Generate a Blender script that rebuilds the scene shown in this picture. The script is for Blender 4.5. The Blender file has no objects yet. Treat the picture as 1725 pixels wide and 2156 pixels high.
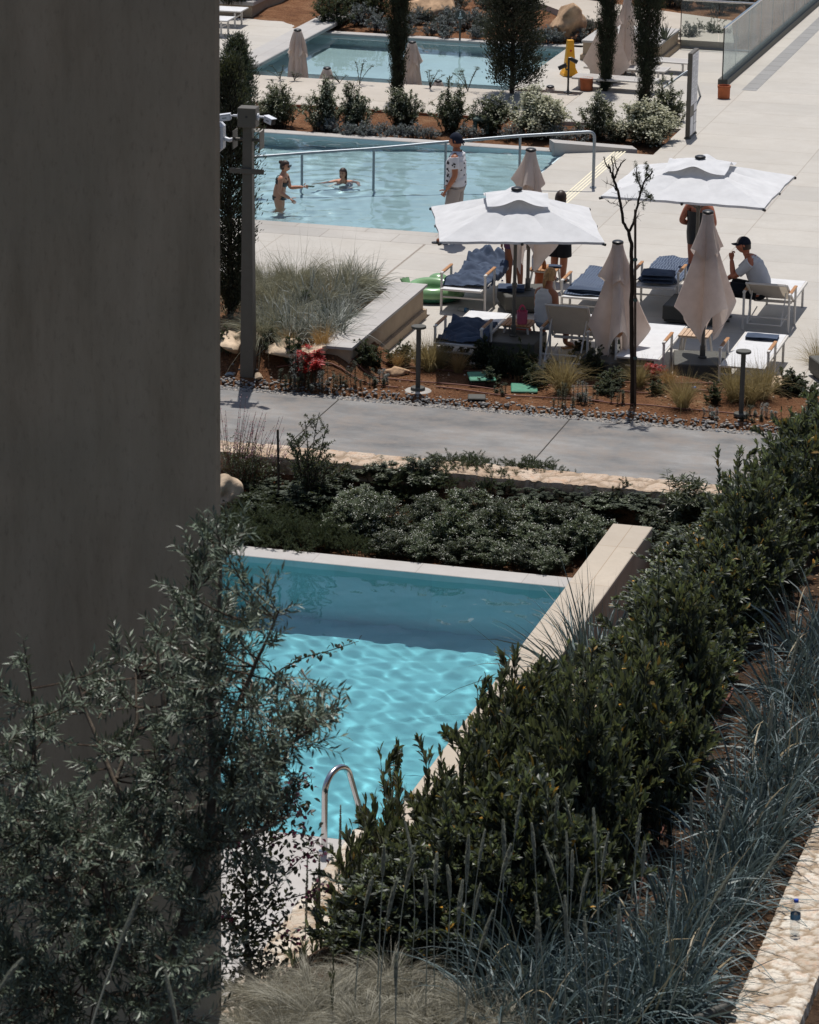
import bpy, math
import numpy as np
from mathutils import Vector, Matrix
S = bpy.context.scene
S.render.engine = 'CYCLES'
COL = S.collection
R = math.radians
rng = np.random.default_rng(11)

# ---------------------------------------------------------------- site survey
# site axes: X along the pool's far edge, Y away from the viewer, Z up, metres.
F_PX, PITCH, YAW, ROLL, H = 7443.0, .29735, .26418, .014427, 12.6
_F = np.array([-math.sin(YAW)*math.cos(PITCH), math.cos(YAW)*math.cos(PITCH), -math.sin(PITCH)])
_R0 = np.array([math.cos(YAW), math.sin(YAW), 0.]); _U0 = np.cross(_R0, _F)
_R = _R0*math.cos(ROLL)+_U0*math.sin(ROLL); _U = -_R0*math.sin(ROLL)+_U0*math.cos(ROLL)
EYE = np.array([0., 0., H])

def ray(px, py):
    return _F*F_PX+_R*(px-862.5)-_U*(py-1078)
def G(px, py, z=0.):
    """surveyed point: where the sight line through a picture point meets the level z"""
    d = ray(px, py); return EYE+d*((z-H)/d[2])
def GX(px, py, X):
    d = ray(px, py); return EYE+d*(X/d[0])
def GY(px, py, Y):
    d = ray(px, py); return EYE+d*(Y/d[1])
def GD(px, py, depth):
    return EYE+ray(px, py)*(depth/F_PX)
def proj(P):
    v = np.asarray(P, float)-EYE; c = v@_F
    return 862.5+F_PX*(v@_R)/c, 1078-F_PX*(v@_U)/c
def height_to(b, ytop):
    lo, hi = 0., 12.
    for _ in range(40):
        m = (lo+hi)/2
        if proj(np.array(b)+[0, 0, m])[1] > ytop: lo = m
        else: hi = m
    return m

# ---------------------------------------------------------------- mesh builder
def unit(a):
    a = np.asarray(a, float); n = np.linalg.norm(a, axis=-1, keepdims=True); return a/np.maximum(n, 1e-9)
class MB:
    def __init__(s): s.V=[]; s.F=[]; s.n=0
    def add(s, V, F, mi=0):
        V=np.asarray(V,float).reshape(-1,3); F=np.asarray(F,np.int64)
        s.V.append(V); s.F.append((F+s.n, mi)); s.n+=len(V); return s
    def polys(s, V, faces, mi=0):
        V=np.asarray(V,float).reshape(-1,3); s.V.append(V)
        for f in faces: s.F.append((np.array([f],np.int64)+s.n, mi))
        s.n+=len(V); return s
    def box(s, x0,x1,y0,y1,z0,z1, mi=0, M=None):
        V=np.array([(x,y,z) for z in (z0,z1) for y in (y0,y1) for x in (x0,x1)],float)
        if M is not None: V=V@np.array(M.to_3x3()).T+np.array(M.translation)
        return s.add(V, [(0,2,3,1),(4,5,7,6),(0,1,5,4),(2,6,7,3),(0,4,6,2),(1,3,7,5)], mi)
    def cbox(s, x0,x1,y0,y1,z0,z1, c=.01, mi=0, M=None):
        """box with chamfered edges"""
        V=[];I={}
        for sx in (0,1):
            for sy in (0,1):
                for sz in (0,1):
                    p=[x1 if sx else x0, y1 if sy else y0, z1 if sz else z0]
                    d=[-1 if sx else 1, -1 if sy else 1, -1 if sz else 1]
                    for a in range(3):
                        q=list(p)
                        for b in range(3):
                            if b!=a: q[b]+=d[b]*c
                        I[sx,sy,sz,a]=len(V); V.append(q)
        V=np.array(V)
        if M is not None: V=V@np.array(M.to_3x3()).T+np.array(M.translation)
        Fc=[]
        for a in range(3):
            b,e=(a+1)%3,(a+2)%3
            for t in (0,1):
                k=[]
                for (u,w) in ((0,0),(1,0),(1,1),(0,1)):
                    q=[0,0,0]; q[a]=t;q[b]=u;q[e]=w; k.append(I[(*q,a)])
                Fc.append(k if t else k[::-1])
            for u in (0,1):
                for w in (0,1):
                    q0=[0,0,0];q0[b]=u;q0[e]=w;q1=list(q0);q1[a]=1
                    k=[I[(*q0,b)],I[(*q1,b)],I[(*q1,e)],I[(*q0,e)]]
                    Fc.append(k[::-1] if (u==w) else k)
        s.add(V,Fc,mi)
        Fc=[]
        for sx in (0,1):
            for sy in (0,1):
                for sz in (0,1):
                    k=[I[sx,sy,sz,a] for a in range(3)]
                    Fc.append(k if (sx+sy+sz)%2 else k[::-1])
        return s.polys(V,Fc,mi)
    def tube(s, P, r, k=8, mi=0, cap=True, flat=None):
        P=np.asarray(P,float); n=len(P); r=np.broadcast_to(np.asarray(r,float),(n,))
        T=np.gradient(P,axis=0); T=unit(T)
        a=np.array([0,0,1.]) if abs(T[0][2])<.9 else np.array([1.,0,0])
        u=unit(np.cross(T[0],a)); V=[]
        ang=np.arange(k)*2*math.pi/k
        for i in range(n):
            u=unit(u-T[i]*(u@T[i])); w=np.cross(T[i],u)
            V.append(P[i]+r[i]*(np.cos(ang)[:,None]*u+np.sin(ang)[:,None]*w*(flat or 1)))
        V=np.concatenate(V); i=np.arange(n-1)[:,None]*k; j=np.arange(k)[None,:]; j2=(j+1)%k
        Fq=np.stack([i+j,i+j2,i+k+j2,i+k+j],-1).reshape(-1,4)
        s.add(V,Fq,mi)
        if cap and k>2:
            s.polys(V,[tuple(range(k))[::-1],tuple(range((n-1)*k,n*k))],mi)
        return s
    def lathe(s, prof, k=24, c=(0,0,0), mi=0, sx=1, sy=1):
        prof=np.asarray(prof,float); n=len(prof); a=np.arange(k)*2*math.pi/k
        V=np.stack([np.outer(prof[:,0],np.cos(a))*sx+c[0],np.outer(prof[:,0],np.sin(a))*sy+c[1],np.repeat(prof[:,1][:,None],k,1)+c[2]],-1).reshape(-1,3)
        i=np.arange(n-1)[:,None]*k; j=np.arange(k)[None,:]; j2=(j+1)%k
        return s.add(V,np.stack([i+j,i+j2,i+k+j2,i+k+j],-1).reshape(-1,4),mi)
    def grid(s, P, mi=0, wrap=False, flip=False):
        P=np.asarray(P,float); n,m=P.shape[:2]
        i=np.arange(n-1)[:,None]*m; j=np.arange(m if wrap else m-1)[None,:]; j2=(j+1)%m
        Fq=np.stack([i+j,i+j2,i+m+j2,i+m+j],-1).reshape(-1,4)
        if flip: Fq=Fq[:,::-1]
        return s.add(P.reshape(-1,3),Fq,mi)
    def slab(s, poly, z0, z1, mi=0):
        n=len(poly); V=[(x,y,z0) for x,y in poly]+[(x,y,z1) for x,y in poly]
        return s.polys(V,[tuple(range(n))[::-1],tuple(range(n,2*n))]+[(i,(i+1)%n,n+(i+1)%n,n+i) for i in range(n)],mi)
    # foliage -------------------------------------------------------------
    def leaves(s, P, D, L, W, mi=0, kind='d', curl=.15, N=None, g=rng):
        P=np.asarray(P,float); D=unit(D); n=len(P)
        if n==0: return s
        L=np.broadcast_to(L,(n,))[:,None]; W=np.broadcast_to(W,(n,))[:,None]
        if N is None: N=np.array([0,0,1.])+g.normal(0,.45,(n,3))
        Sd=unit(np.cross(D,N)); N=np.cross(Sd,D)
        def pt(t,w,u): return P+D*L*t+Sd*W*w+N*(L*(-curl*t*t)+W*u)
        if kind=='d':
            V=np.stack([pt(0,0,0),pt(.5,.5,.18),pt(1,0,0),pt(.5,-.5,.18)],1)
            f=np.array([(0,1,2),(0,2,3)])
            s.add(V.reshape(-1,3),(np.arange(n)[:,None,None]*4+f).reshape(-1,3),mi)
        else:
            V=np.stack([pt(0,0,0),pt(.38,.42,.16),pt(.72,.46,.16),pt(1,0,0),pt(.72,-.46,.16),pt(.38,-.42,.16),pt(.38,0,0),pt(.72,0,0)],1)
            o=(np.arange(n)[:,None,None]*8)
            s.add(V.reshape(-1,3),(o+np.array([(0,1,6),(0,6,5),(2,3,7),(7,3,4)])).reshape(-1,3),mi)
            s.F.append(((o+np.array([(1,2,7,6),(6,7,4,5)])).reshape(-1,4)+s.n-8*n,mi))
        return s
    def blades(s, P, D, L, W, bend, mi=0, seg=5, g=rng):
        """grass blades: start P, initial direction D, arching over under their own weight"""
        P=np.asarray(P,float); D=unit(D); n=len(P)
        L=np.broadcast_to(L,(n,))[:,None]; W=np.broadcast_to(W,(n,))[:,None]; bend=np.broadcast_to(bend,(n,))[:,None]
        hz=D.copy(); hz[:,2]=0; hz=unit(hz+g.normal(0,.02,(n,3))*[1,1,0])
        Sd=unit(np.cross(D,[0,0,1.])+g.normal(0,.35,(n,3)))
        rows=[]
        for i in range(seg+1):
            t=i/seg
            c=P+D*L*t*(1-.25*bend*t)+hz*L*bend*.55*t*t-np.array([0,0,1.])*L*bend*.62*t**2.4
            w=W*(1-t**1.8)*(.55+.9*min(t*3,.5))
            rows+= [c-Sd*w*.5, c+Sd*w*.5] if i<seg else [c]
        V=np.stack(rows,1); m=V.shape[1]; o=np.arange(n)[:,None,None]*m
        q=np.array([(2*i,2*i+1,2*i+3,2*i+2) for i in range(seg-1)])
        s.add(V.reshape(-1,3),(o+q).reshape(-1,4),mi)
        s.F.append(((o+np.array([[2*seg-2,2*seg-1,2*seg]])).reshape(-1,3)+s.n-m*n,mi))
        return s
    def build(s, name, mats, parent=None, smooth=False, loc=None):
        me=bpy.data.meshes.new(name)
        if s.n:
            V=np.concatenate(s.V); me.vertices.add(len(V)); me.vertices.foreach_set('co',V.ravel())
            loops=np.concatenate([f.ravel() for f,_ in s.F]); tot=np.concatenate([np.full(len(f),f.shape[1]) for f,_ in s.F])
            mi=np.concatenate([np.full(len(f),m) for f,m in s.F]).astype(np.int32)
            st=np.concatenate([[0],np.cumsum(tot)[:-1]])
            me.loops.add(len(loops)); me.loops.foreach_set('vertex_index',loops.astype(np.int32))
            me.polygons.add(len(tot)); me.polygons.foreach_set('loop_start',st.astype(np.int32))
            me.polygons.foreach_set('material_index',mi)
            me.update(calc_edges=True); me.validate()
            if not smooth: me.shade_flat()
            elif smooth is True: me.shade_smooth()
            else: me.shade_smooth(); me.set_sharp_from_angle(angle=R(smooth))
        for m in (mats if isinstance(mats,(list,tuple)) else [mats]): me.materials.append(m)
        o=bpy.data.objects.new(name,me); COL.objects.link(o)
        if parent is not None: o.parent=parent
        if loc is not None: o.location=loc
        return o

# ---------------------------------------------------------------- scene tree
def tag(o, label=None, cat=None, group=None, kind=None):
    if label: o['label']=label
    if cat: o['category']=cat
    if group: o['group']=group
    if kind: o['kind']=kind
    return o
def thing(name, label, cat, loc=(0,0,0), rz=0., group=None, sc=1.):
    o=bpy.data.objects.new(name,None); o.empty_display_size=.2; COL.objects.link(o)
    o.location=[float(v) for v in loc]; o.rotation_euler=(0,0,rz); o.scale=(sc,sc,sc)
    return tag(o,label,cat,group)
def dup(src, label, loc, rz=0., sc=1., group=None):
    def cp(o,par):
        c=o.copy(); COL.objects.link(c); c.parent=par
        for ch in list(o.children): cp(ch,c)
        return c
    c=cp(src,None); c.location=[float(v) for v in loc]; c.rotation_euler=(0,0,rz)
    c.scale=(sc,sc,sc) if np.isscalar(sc) else sc
    c['label']=label
    if group: c['group']=group
    return c
def struct(o): o['kind']='structure'; return o

# ---------------------------------------------------------------- materials
class NT:
    def __init__(s,name):
        s.m=bpy.data.materials.new(name); s.m.use_nodes=True; s.t=s.m.node_tree; s.b=s.t.nodes['Principled BSDF']
        s.out=s.t.nodes['Material Output']
    def n(s,t,**k):
        x=s.t.nodes.new(t)
        for a,v in k.items():
            if a in x.inputs: x.inputs[a].default_value=v
            else: setattr(x,a,v)
        return x
    def l(s,a,b): s.t.links.new(a,b)
    def co(s): return s.n('ShaderNodeTexCoord').outputs['Object']
    def noise(s,scale,detail=4,rough=.55,vec=None,sc=None):
        x=s.n('ShaderNodeTexNoise'); x.inputs['Scale'].default_value=scale; x.inputs['Detail'].default_value=detail; x.inputs['Roughness'].default_value=rough
        v=vec or s.co()
        if sc:
            mp=s.n('ShaderNodeMapping'); mp.inputs['Scale'].default_value=sc; s.l(v,mp.inputs['Vector']); v=mp.outputs[0]
        s.l(v,x.inputs['Vector']); return x.outputs['Fac']
    def ramp(s,fac,stops):
        x=s.n('ShaderNodeValToRGB'); e=x.color_ramp.elements
        while len(e)<len(stops): e.new(.5)
        for i,(p,c) in enumerate(stops): e[i].position=p; e[i].color=(*c,1) if len(c)==3 else c
        s.l(fac,x.inputs[0]); return x.outputs[0]
    def mix(s,f,a,b,mode='MIX'):
        x=s.n('ShaderNodeMix',data_type='RGBA',blend_type=mode)
        for k,v in ((0,f),(6,a),(7,b)):
            if isinstance(v,(int,float)): x.inputs[k].default_value=v
            elif isinstance(v,tuple): x.inputs[k].default_value=(*v,1)
            else: s.l(v,x.inputs[k])
        return x.outputs[2]
    def bump(s,h,st=.3,d=.02):
        x=s.n('ShaderNodeBump'); x.inputs['Strength'].default_value=st; x.inputs['Distance'].default_value=d
        s.l(h,x.inputs['Height']); s.l(x.outputs[0],s.b.inputs['Normal'])
    def set(s,rough=.6,spec=.5,metal=0.,**k):
        s.b.inputs['Roughness'].default_value=rough; s.b.inputs['Specular IOR Level'].default_value=spec; s.b.inputs['Metallic'].default_value=metal; return s
    def color(s,c):
        if isinstance(c,tuple): s.b.inputs['Base Color'].default_value=(*c,1)
        else: s.l(c,s.b.inputs['Base Color'])
        return s

def plain(name,c,rough=.6,spec=.5,metal=0.,var=.12,scale=9.,bump=0.,bscale=60.,sc=None):
    t=NT(name); t.set(rough,spec,metal)
    n=t.noise(scale,5,.6,sc=sc)
    t.color(t.ramp(n,[(.3,tuple(v*(1-var) for v in c)),(.7,tuple(min(1,v*(1+var)) for v in c))]))
    if bump: t.bump(t.noise(bscale,4,.6),bump,.01)
    return t.m
def leafmat(name,c1,c2,trans=.25,rough=.42,spec=.45,c3=None,p3=.96,tr=None):
    t=NT(name); t.set(rough,spec)
    g=t.n('ShaderNodeNewGeometry').outputs['Random Per Island']
    st=[(0,c1),(p3-.02 if c3 else 1,c2)]
    if c3: st.append((p3,c3))
    c=t.ramp(g,st); t.color(c)
    tb=t.n('ShaderNodeBsdfTranslucent'); t.l(t.mix(.7,c,tr or (.22,.25,.08),'MIX') if trans else c,tb.inputs[0])
    mx=t.n('ShaderNodeMixShader'); mx.inputs[0].default_value=trans
    t.l(t.b.outputs[0],mx.inputs[1]); t.l(tb.outputs[0],mx.inputs[2]); t.l(mx.outputs[0],t.out.inputs[0])
    return t.m
def cloth(name,c,trans=.3,c2=None,rough=.85,bscale=400.,stripe=None):
    t=NT(name); t.set(rough,.15)
    n=t.noise(5,5,.6); col=t.ramp(n,[(.3,tuple(v*.92 for v in c)),(.7,c2 or tuple(min(1,v*1.06) for v in c))])
    if stripe:
        w=t.n('ShaderNodeTexWave',wave_type='BANDS',bands_direction=stripe[0]); w.inputs['Scale'].default_value=stripe[1]; w.inputs['Distortion'].default_value=.3
        t.l(t.co(),w.inputs['Vector'])
        col=t.mix(t.ramp(w.outputs[0],[(.86,(0,0,0)),(.93,(1,1,1))]),col,stripe[2])
    t.color(col); t.bump(t.noise(35,4,.7),.15,.01)
    tb=t.n('ShaderNodeBsdfTranslucent'); t.l(col,tb.inputs[0]); mx=t.n('ShaderNodeMixShader'); mx.inputs[0].default_value=trans
    t.l(t.b.outputs[0],mx.inputs[1]); t.l(tb.outputs[0],mx.inputs[2]); t.l(mx.outputs[0],t.out.inputs[0])
    return t.m
def paving(name,c,size,joint=.006,off=.5,jc=None,stain=.14,rot=0.,fr=.6):
    t=NT(name); t.set(fr,.3); v=t.co()
    n1=t.noise(.5,5,.6); n2=t.noise(14,6,.7); n3=t.noise(2.2,6,.62)
    k=lambda f:tuple(min(1,x*f) for x in c)
    col=t.ramp(n1,[(.3,k(1-stain*.6)),(.7,k(1+stain*.45))])
    col=t.mix(t.ramp(n3,[(.42,(0,0,0)),(.72,(.55,.55,.55))]),col,(c[0]*.86,c[1]*.83,c[2]*.8))
    col=t.mix(t.ramp(n2,[(.35,(.35,.35,.35)),(.55,(0,0,0))]),col,k(.86))
    if size:
        br=t.n('ShaderNodeTexBrick',offset=off,squash=1.); br.inputs['Scale'].default_value=1.; br.inputs['Brick Width'].default_value=size[0]; br.inputs['Row Height'].default_value=size[1]
        br.inputs['Mortar Size'].default_value=joint; br.inputs['Mortar Smooth'].default_value=.3; br.inputs['Bias'].default_value=0
        br.inputs['Color1'].default_value=(.94,.94,.935,1); br.inputs['Color2'].default_value=(1.03,1.025,1.01,1); br.inputs['Mortar'].default_value=(*(jc or (.62,.57,.52)),1)
        mp=t.n('ShaderNodeMapping'); mp.inputs['Rotation'].default_value=(0,0,rot); t.l(v,mp.inputs['Vector']); t.l(mp.outputs[0],br.inputs['Vector'])
        col=t.mix(1.,col,br.outputs['Color'],'MULTIPLY')
    t.color(col); t.bump(n2,.12,.004); return t.m
def water(name,tint,rip=0.):
    t=NT(name); t.set(.0,.5); t.color(tint); t.b.inputs['IOR'].default_value=1.33; t.b.inputs['Transmission Weight'].default_value=1.
    return t.m
def stonemat(name,c,c2,scale=6.,mortar=(.42,.33,.24),mw=.09):
    """rubble stones set in sandy mortar"""
    t=NT(name); t.set(.85,.2); v=t.co()
    nz=t.n('ShaderNodeTexNoise'); nz.inputs['Scale'].default_value=5.; nz.inputs['Detail'].default_value=3; t.l(v,nz.inputs['Vector'])
    vv=t.mix(.16,v,nz.outputs['Color'],'LINEAR_LIGHT')
    a=t.n('ShaderNodeTexVoronoi',feature='DISTANCE_TO_EDGE'); a.inputs['Scale'].default_value=scale; t.l(vv,a.inputs['Vector'])
    b=t.n('ShaderNodeTexVoronoi'); b.inputs['Scale'].default_value=scale; t.l(vv,b.inputs['Vector'])
    col=t.ramp(b.outputs['Color'],[(.1,c),(.9,c2)])
    col=t.mix(t.ramp(t.noise(22,6,.7),[(.4,(0,0,0)),(.75,(.6,.6,.6))]),col,(.36,.17,.07))
    k=t.ramp(a.outputs['Distance'],[(mw*.6,(1,1,1)),(mw,(0,0,0))])
    mo=t.ramp(t.noise(60,4,.7),[(.3,tuple(x*.6 for x in mortar)),(.7,mortar)])
    col=t.mix(k,col,mo)
    at=t.n('ShaderNodeAttribute',attribute_name='stone'); has=t.n('ShaderNodeAttribute',attribute_name='stone_mask')
    sp=t.n('ShaderNodeSeparateColor'); t.l(at.outputs['Color'],sp.inputs[0])
    c3=t.ramp(sp.outputs[0],[(0,c),(.5,tuple((x+y)/2 for x,y in zip(c,c2))),(1,c2)]); c3=t.mix(t.ramp(t.noise(9,6,.7),[(.5,(0,0,0)),(.72,(.55,.55,.55))]),c3,(.46,.22,.10)); c3=t.mix(t.ramp(t.noise(45,5,.7),[(.36,(.5,.5,.5)),(.5,(0,0,0))]),c3,tuple(x*.62 for x in c))
    c3=t.mix(sp.outputs[1],mo,c3); t.color(t.mix(has.outputs['Fac'],col,c3))
    hh=t.mix(.3,t.ramp(a.outputs['Distance'],[(0,(0,0,0)),(mw*1.6,(1,1,1))]),t.noise(30,6,.7))
    t.bump(hh,.6,.03); return t.m
def soilmat(name,a,b,c):
    t=NT(name); t.set(.95,.1); v=t.co()
    col=t.ramp(t.noise(1.3,9,.7),[(.3,a),(.5,b),(.7,c)])
    col=t.mix(t.ramp(t.noise(.35,4,.6),[(.4,(0,0,0)),(.65,(.5,.5,.5))]),col,tuple(x*.55 for x in b))
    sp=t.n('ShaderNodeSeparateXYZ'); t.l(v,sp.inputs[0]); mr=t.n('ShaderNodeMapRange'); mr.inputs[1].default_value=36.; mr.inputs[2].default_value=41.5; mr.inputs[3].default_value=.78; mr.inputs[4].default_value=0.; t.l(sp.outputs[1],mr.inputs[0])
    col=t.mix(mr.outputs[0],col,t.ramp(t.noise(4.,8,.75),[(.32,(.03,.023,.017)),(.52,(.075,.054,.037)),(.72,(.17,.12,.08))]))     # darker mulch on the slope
    vo=t.n('ShaderNodeTexVoronoi'); vo.inputs['Scale'].default_value=58.; t.l(v,vo.inputs['Vector'])
    k=t.ramp(vo.outputs['Color'],[(.80,(0,0,0)),(.90,(.55,.55,.55))]); k2=t.ramp(t.noise(3.,5,.7),[(.42,(0,0,0)),(.6,(1,1,1))])
    col=t.mix(t.mix(1.,k,k2,'MULTIPLY'),col,tuple(min(1,x*1.5) for x in c))
    col=t.mix(t.ramp(t.noise(30,7,.75),[(.36,(.85,.85,.85)),(.52,(0,0,0))]),col,tuple(x*.32 for x in a))
    t.color(col); t.bump(t.noise(22,9,.8),1.,.07); return t.m

M={}
M['plaza']=paving('plaza_paving',(.455,.425,.385),(1.2,2.4),.009,.5,(.72,.67,.62),rot=R(90))
def pathmat():
    t=NT('path_concrete'); t.set(.75,.3); a=t.noise(.9,7,.68,sc=(.6,1.2,1)); b=t.noise(2.2,8,.75); c=t.noise(70,4,.8); d=t.noise(.25,3,.5)
    col=t.ramp(a,[(.36,(.115,.113,.112)),(.5,(.185,.18,.174)),(.62,(.26,.25,.238))])
    col=t.mix(t.ramp(b,[(.45,(0,0,0)),(.62,(.7,.7,.7))]),col,(.225,.19,.163))
    col=t.mix(t.ramp(c,[(.3,(.55,.55,.55)),(.5,(0,0,0))]),col,(.105,.103,.102)); col=t.mix(t.ramp(c,[(.58,(0,0,0)),(.75,(.5,.5,.5))]),col,(.30,.297,.293))
    t.color(col); t.bump(c,.25,.004); return t.m
M['path']=pathmat()
M['coping']=paving('coping_stone',(.42,.40,.385),(1.3,.9),.006,.0,(.75,.72,.7))
M['beige_cap']=paving('beige_stone_cap',(.45,.385,.31),(.9,1.5),.005,.0,(.7,.6,.5))
M['band']=paving('worn_pool_border',(.40,.375,.345),(1.2,.6),.008,.5,stain=.3)
M['strip']=paving('terrace_slab',(.47,.42,.365),(3.2,3.),.014,.5,(.55,.5,.44),stain=.25)
M['render']=plain('beige_render',(.36,.28,.2),.9,.1,var=.13,scale=3.,bump=.25,bscale=120)
M['soil']=soilmat('orange_soil',(.135,.062,.032),(.255,.12,.06),(.41,.235,.13))
M['liner']=paving('pool_lining',(.48,.675,.71),(1.2,.6),.004,.5,(.88,.9,.92),stain=.1)
M['liner2']=paving('pool_lining_pale',(.58,.70,.73),(1.2,1.2),.004,.5,(.9,.9,.9),stain=.22)
M['water']=water('pool_water',(.37,.81,.89)); M['water2']=water('shallow_water',(.75,.945,.985)); M['water3']=water('far_water',(.80,.975,.985))
M['stucco']=None
M['stone']=stonemat('rubble_stone',(.44,.37,.29),(.64,.585,.50),6.6,(.38,.285,.195),.15)
M['stone2']=stonemat('kerb_stone',(.42,.32,.235),(.52,.42,.33),4.2,(.36,.265,.185),.04)
M['rock']=plain('boulder',(.44,.29,.18),.9,.15,var=.45,scale=4.,bump=1.,bscale=14)
M['pebble']=None
M['steel']=plain('steel',(.62,.62,.63),.22,.5,1.,var=.05)
M['galv']=plain('galvanised_steel',(.26,.285,.31),.5,.5,.85,var=.1)
M['white_metal']=plain('white_metal',(.60,.57,.53),.5,.4,var=.04)
M['sling']=cloth('white_sling',(.62,.62,.63),.10)
M['sling_beige']=cloth('beige_sling',(.42,.36,.29),.35)
M['teak']=plain('teak',(.38,.19,.085),.6,.3,var=.25,scale=12,sc=(6,1,6))
M['teak_pale']=plain('weathered_teak',(.47,.33,.225),.65,.3,var=.2,scale=12,sc=(6,1,6))
M['navy']=cloth('navy_towel',(.050,.066,.105),.05,c2=(.075,.098,.15),stripe=('X',7.5,(.18,.22,.29)))
M['navy2']=cloth('navy_towel_plain',(.046,.062,.10),.05,c2=(.075,.1,.15))
M['canvas']=cloth('white_canvas',(.64,.64,.65),.16)
M['canvas_beige']=cloth('beige_canvas',(.72,.62,.55),.45,c2=(.80,.70,.635))
M['grey_pole']=plain('taupe_metal',(.115,.105,.09),.5,.4,var=.1)
M['base']=plain('dark_taupe_base',(.075,.072,.062),.6,.35,var=.12)
M['black']=plain('black_plastic',(.012,.012,.013),.35,.5)
M['taupe']=plain('taupe_paint',(.10,.088,.072),.5,.4,var=.08)
M['cam_white']=plain('white_plastic',(.62,.63,.67),.4,.5,var=.03)
M['terracotta']=plain('terracotta',(.40,.115,.045),.7,.25,var=.2,bump=.2)
M['yellow']=plain('yellow_plastic',(.86,.42,.02),.4,.5,var=.08)
M['red']=plain('red_plastic',(.55,.04,.02),.5)
M['white_paint']=plain('white_paint',(.8,.8,.78),.6,.3,var=.03)
M['cream_strip']=plain('cream_tactile',(.72,.66,.5),.7,.2,var=.06)
M['hose']=plain('brown_hose',(.16,.066,.045),.6,.3)
M['valve_green']=plain('valve_green',(.07,.23,.15),.55,.4,var=.15,scale=20)
M['dark_green']=plain('dark_green_metal',(.05,.09,.08),.6,.3)
M['frog']=plain('green_vinyl',(.19,.34,.165),.25,.5,var=.06)
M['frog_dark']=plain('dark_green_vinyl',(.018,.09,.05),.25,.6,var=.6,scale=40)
M['pink']=plain('pink_bag',(.50,.115,.19),.7,.25,var=.1); M['pink2']=plain('pink_handle',(.55,.05,.12),.6)
M['bark']=plain('bark',(.075,.055,.042),.9,.1,var=.4,scale=18,bump=.7,bscale=40)
M['bark_dark']=plain('dark_twig',(.035,.026,.02),.9,.1,var=.3)
M['olive_bark']=plain('olive_bark',(.13,.105,.08),.9,.1,var=.4,scale=12,bump=.7,bscale=30)
M['skin']=plain('skin',(.50,.235,.145),.5,.35,var=.06); M['skin_tan']=plain('tanned_skin',(.32,.125,.065),.5,.35,var=.06); M['skin_dark']=plain('sun_reddened_skin',(.40,.14,.08),.5,.35,var=.06)
M['hair_brown']=plain('brown_hair',(.035,.018,.012),.5,.4,var=.4,scale=60,sc=(1,1,.1)); M['hair_blond']=plain('blond_hair',(.36,.21,.09),.5,.4,var=.45,scale=60,sc=(1,1,.12))
M['eye']=plain('eye_dark',(.02,.015,.012),.2); M['lip']=plain('lip',(.40,.12,.09),.5)
M['tshirt']=cloth('white_tshirt',(.62,.63,.66),.12); M['denim']=cloth('pale_denim',(.36,.42,.53),.05); M['shorts_black']=cloth('black_shorts',(.012,.014,.018),.02); M['shorts_grey']=cloth('grey_shorts',(.34,.30,.28),.05)
M['bikini']=plain('black_swimwear',(.008,.008,.010),.5); M['swim_red']=cloth('red_blue_swimwear',(.30,.05,.04),.02,c2=(.06,.10,.22))
M['bandana']=cloth('navy_bandana',(.012,.016,.03),.02)

def pattern_shirt():
    t=NT('animal_print_shirt'); t.set(.85,.15); v=t.co()
    vo=t.n('ShaderNodeTexVoronoi',feature='F1'); vo.inputs['Scale'].default_value=8.5; vo.inputs['Randomness'].default_value=.45
    mp=t.n('ShaderNodeMapping'); mp.inputs['Scale'].default_value=(1,1,1.15); t.l(v,mp.inputs['Vector'])
    nz=t.n('ShaderNodeTexNoise'); nz.inputs['Scale'].default_value=26.; nz.inputs['Detail'].default_value=2; t.l(v,nz.inputs['Vector'])
    vv=t.mix(.055,mp.outputs[0],nz.outputs['Color'],'LINEAR_LIGHT'); t.l(vv,vo.inputs['Vector'])
    k=t.ramp(vo.outputs['Distance'],[(.27,(1,1,1)),(.31,(0,0,0))])
    t.color(t.mix(k,(.60,.60,.63),(.04,.036,.036))); return t.m
M['print_shirt']=pattern_shirt()
def stucco():
    t=NT('brown_stucco'); t.set(.92,.1)
    a=t.noise(3.,8,.68,sc=(1.,1.,.16)); b=t.noise(.9,4,.6); c=t.noise(38,6,.7,sc=(1,1,.3))
    col=t.ramp(a,[(.24,(.255,.202,.132)),(.5,(.42,.338,.236)),(.78,(.53,.432,.312))])
    col=t.mix(t.ramp(b,[(.35,(.5,.5,.5)),(.65,(0,0,0))]),col,(.31,.275,.20))
    col=t.mix(t.ramp(c,[(.3,(.45,.45,.45)),(.46,(0,0,0))]),col,(.19,.155,.108))
    t.color(col); t.bump(t.noise(90,6,.7),.3,.006); return t.m
M['stucco']=stucco()
def pebbles():
    t=NT('pebbles'); t.set(.7,.3)
    g=t.n('ShaderNodeNewGeometry').outputs['Random Per Island']
    t.color(t.ramp(g,[(0,(.10,.10,.105)),(.45,(.22,.205,.19)),(.75,(.36,.315,.265)),(1,(.16,.18,.205))])); return t.m
M['pebble']=pebbles()
def glassmat(name,c,rough=0.,ior=1.5):
    t=NT(name); t.set(rough,.5); t.color(c); t.b.inputs['Transmission Weight'].default_value=1.; t.b.inputs['IOR'].default_value=ior; return t.m
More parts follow.
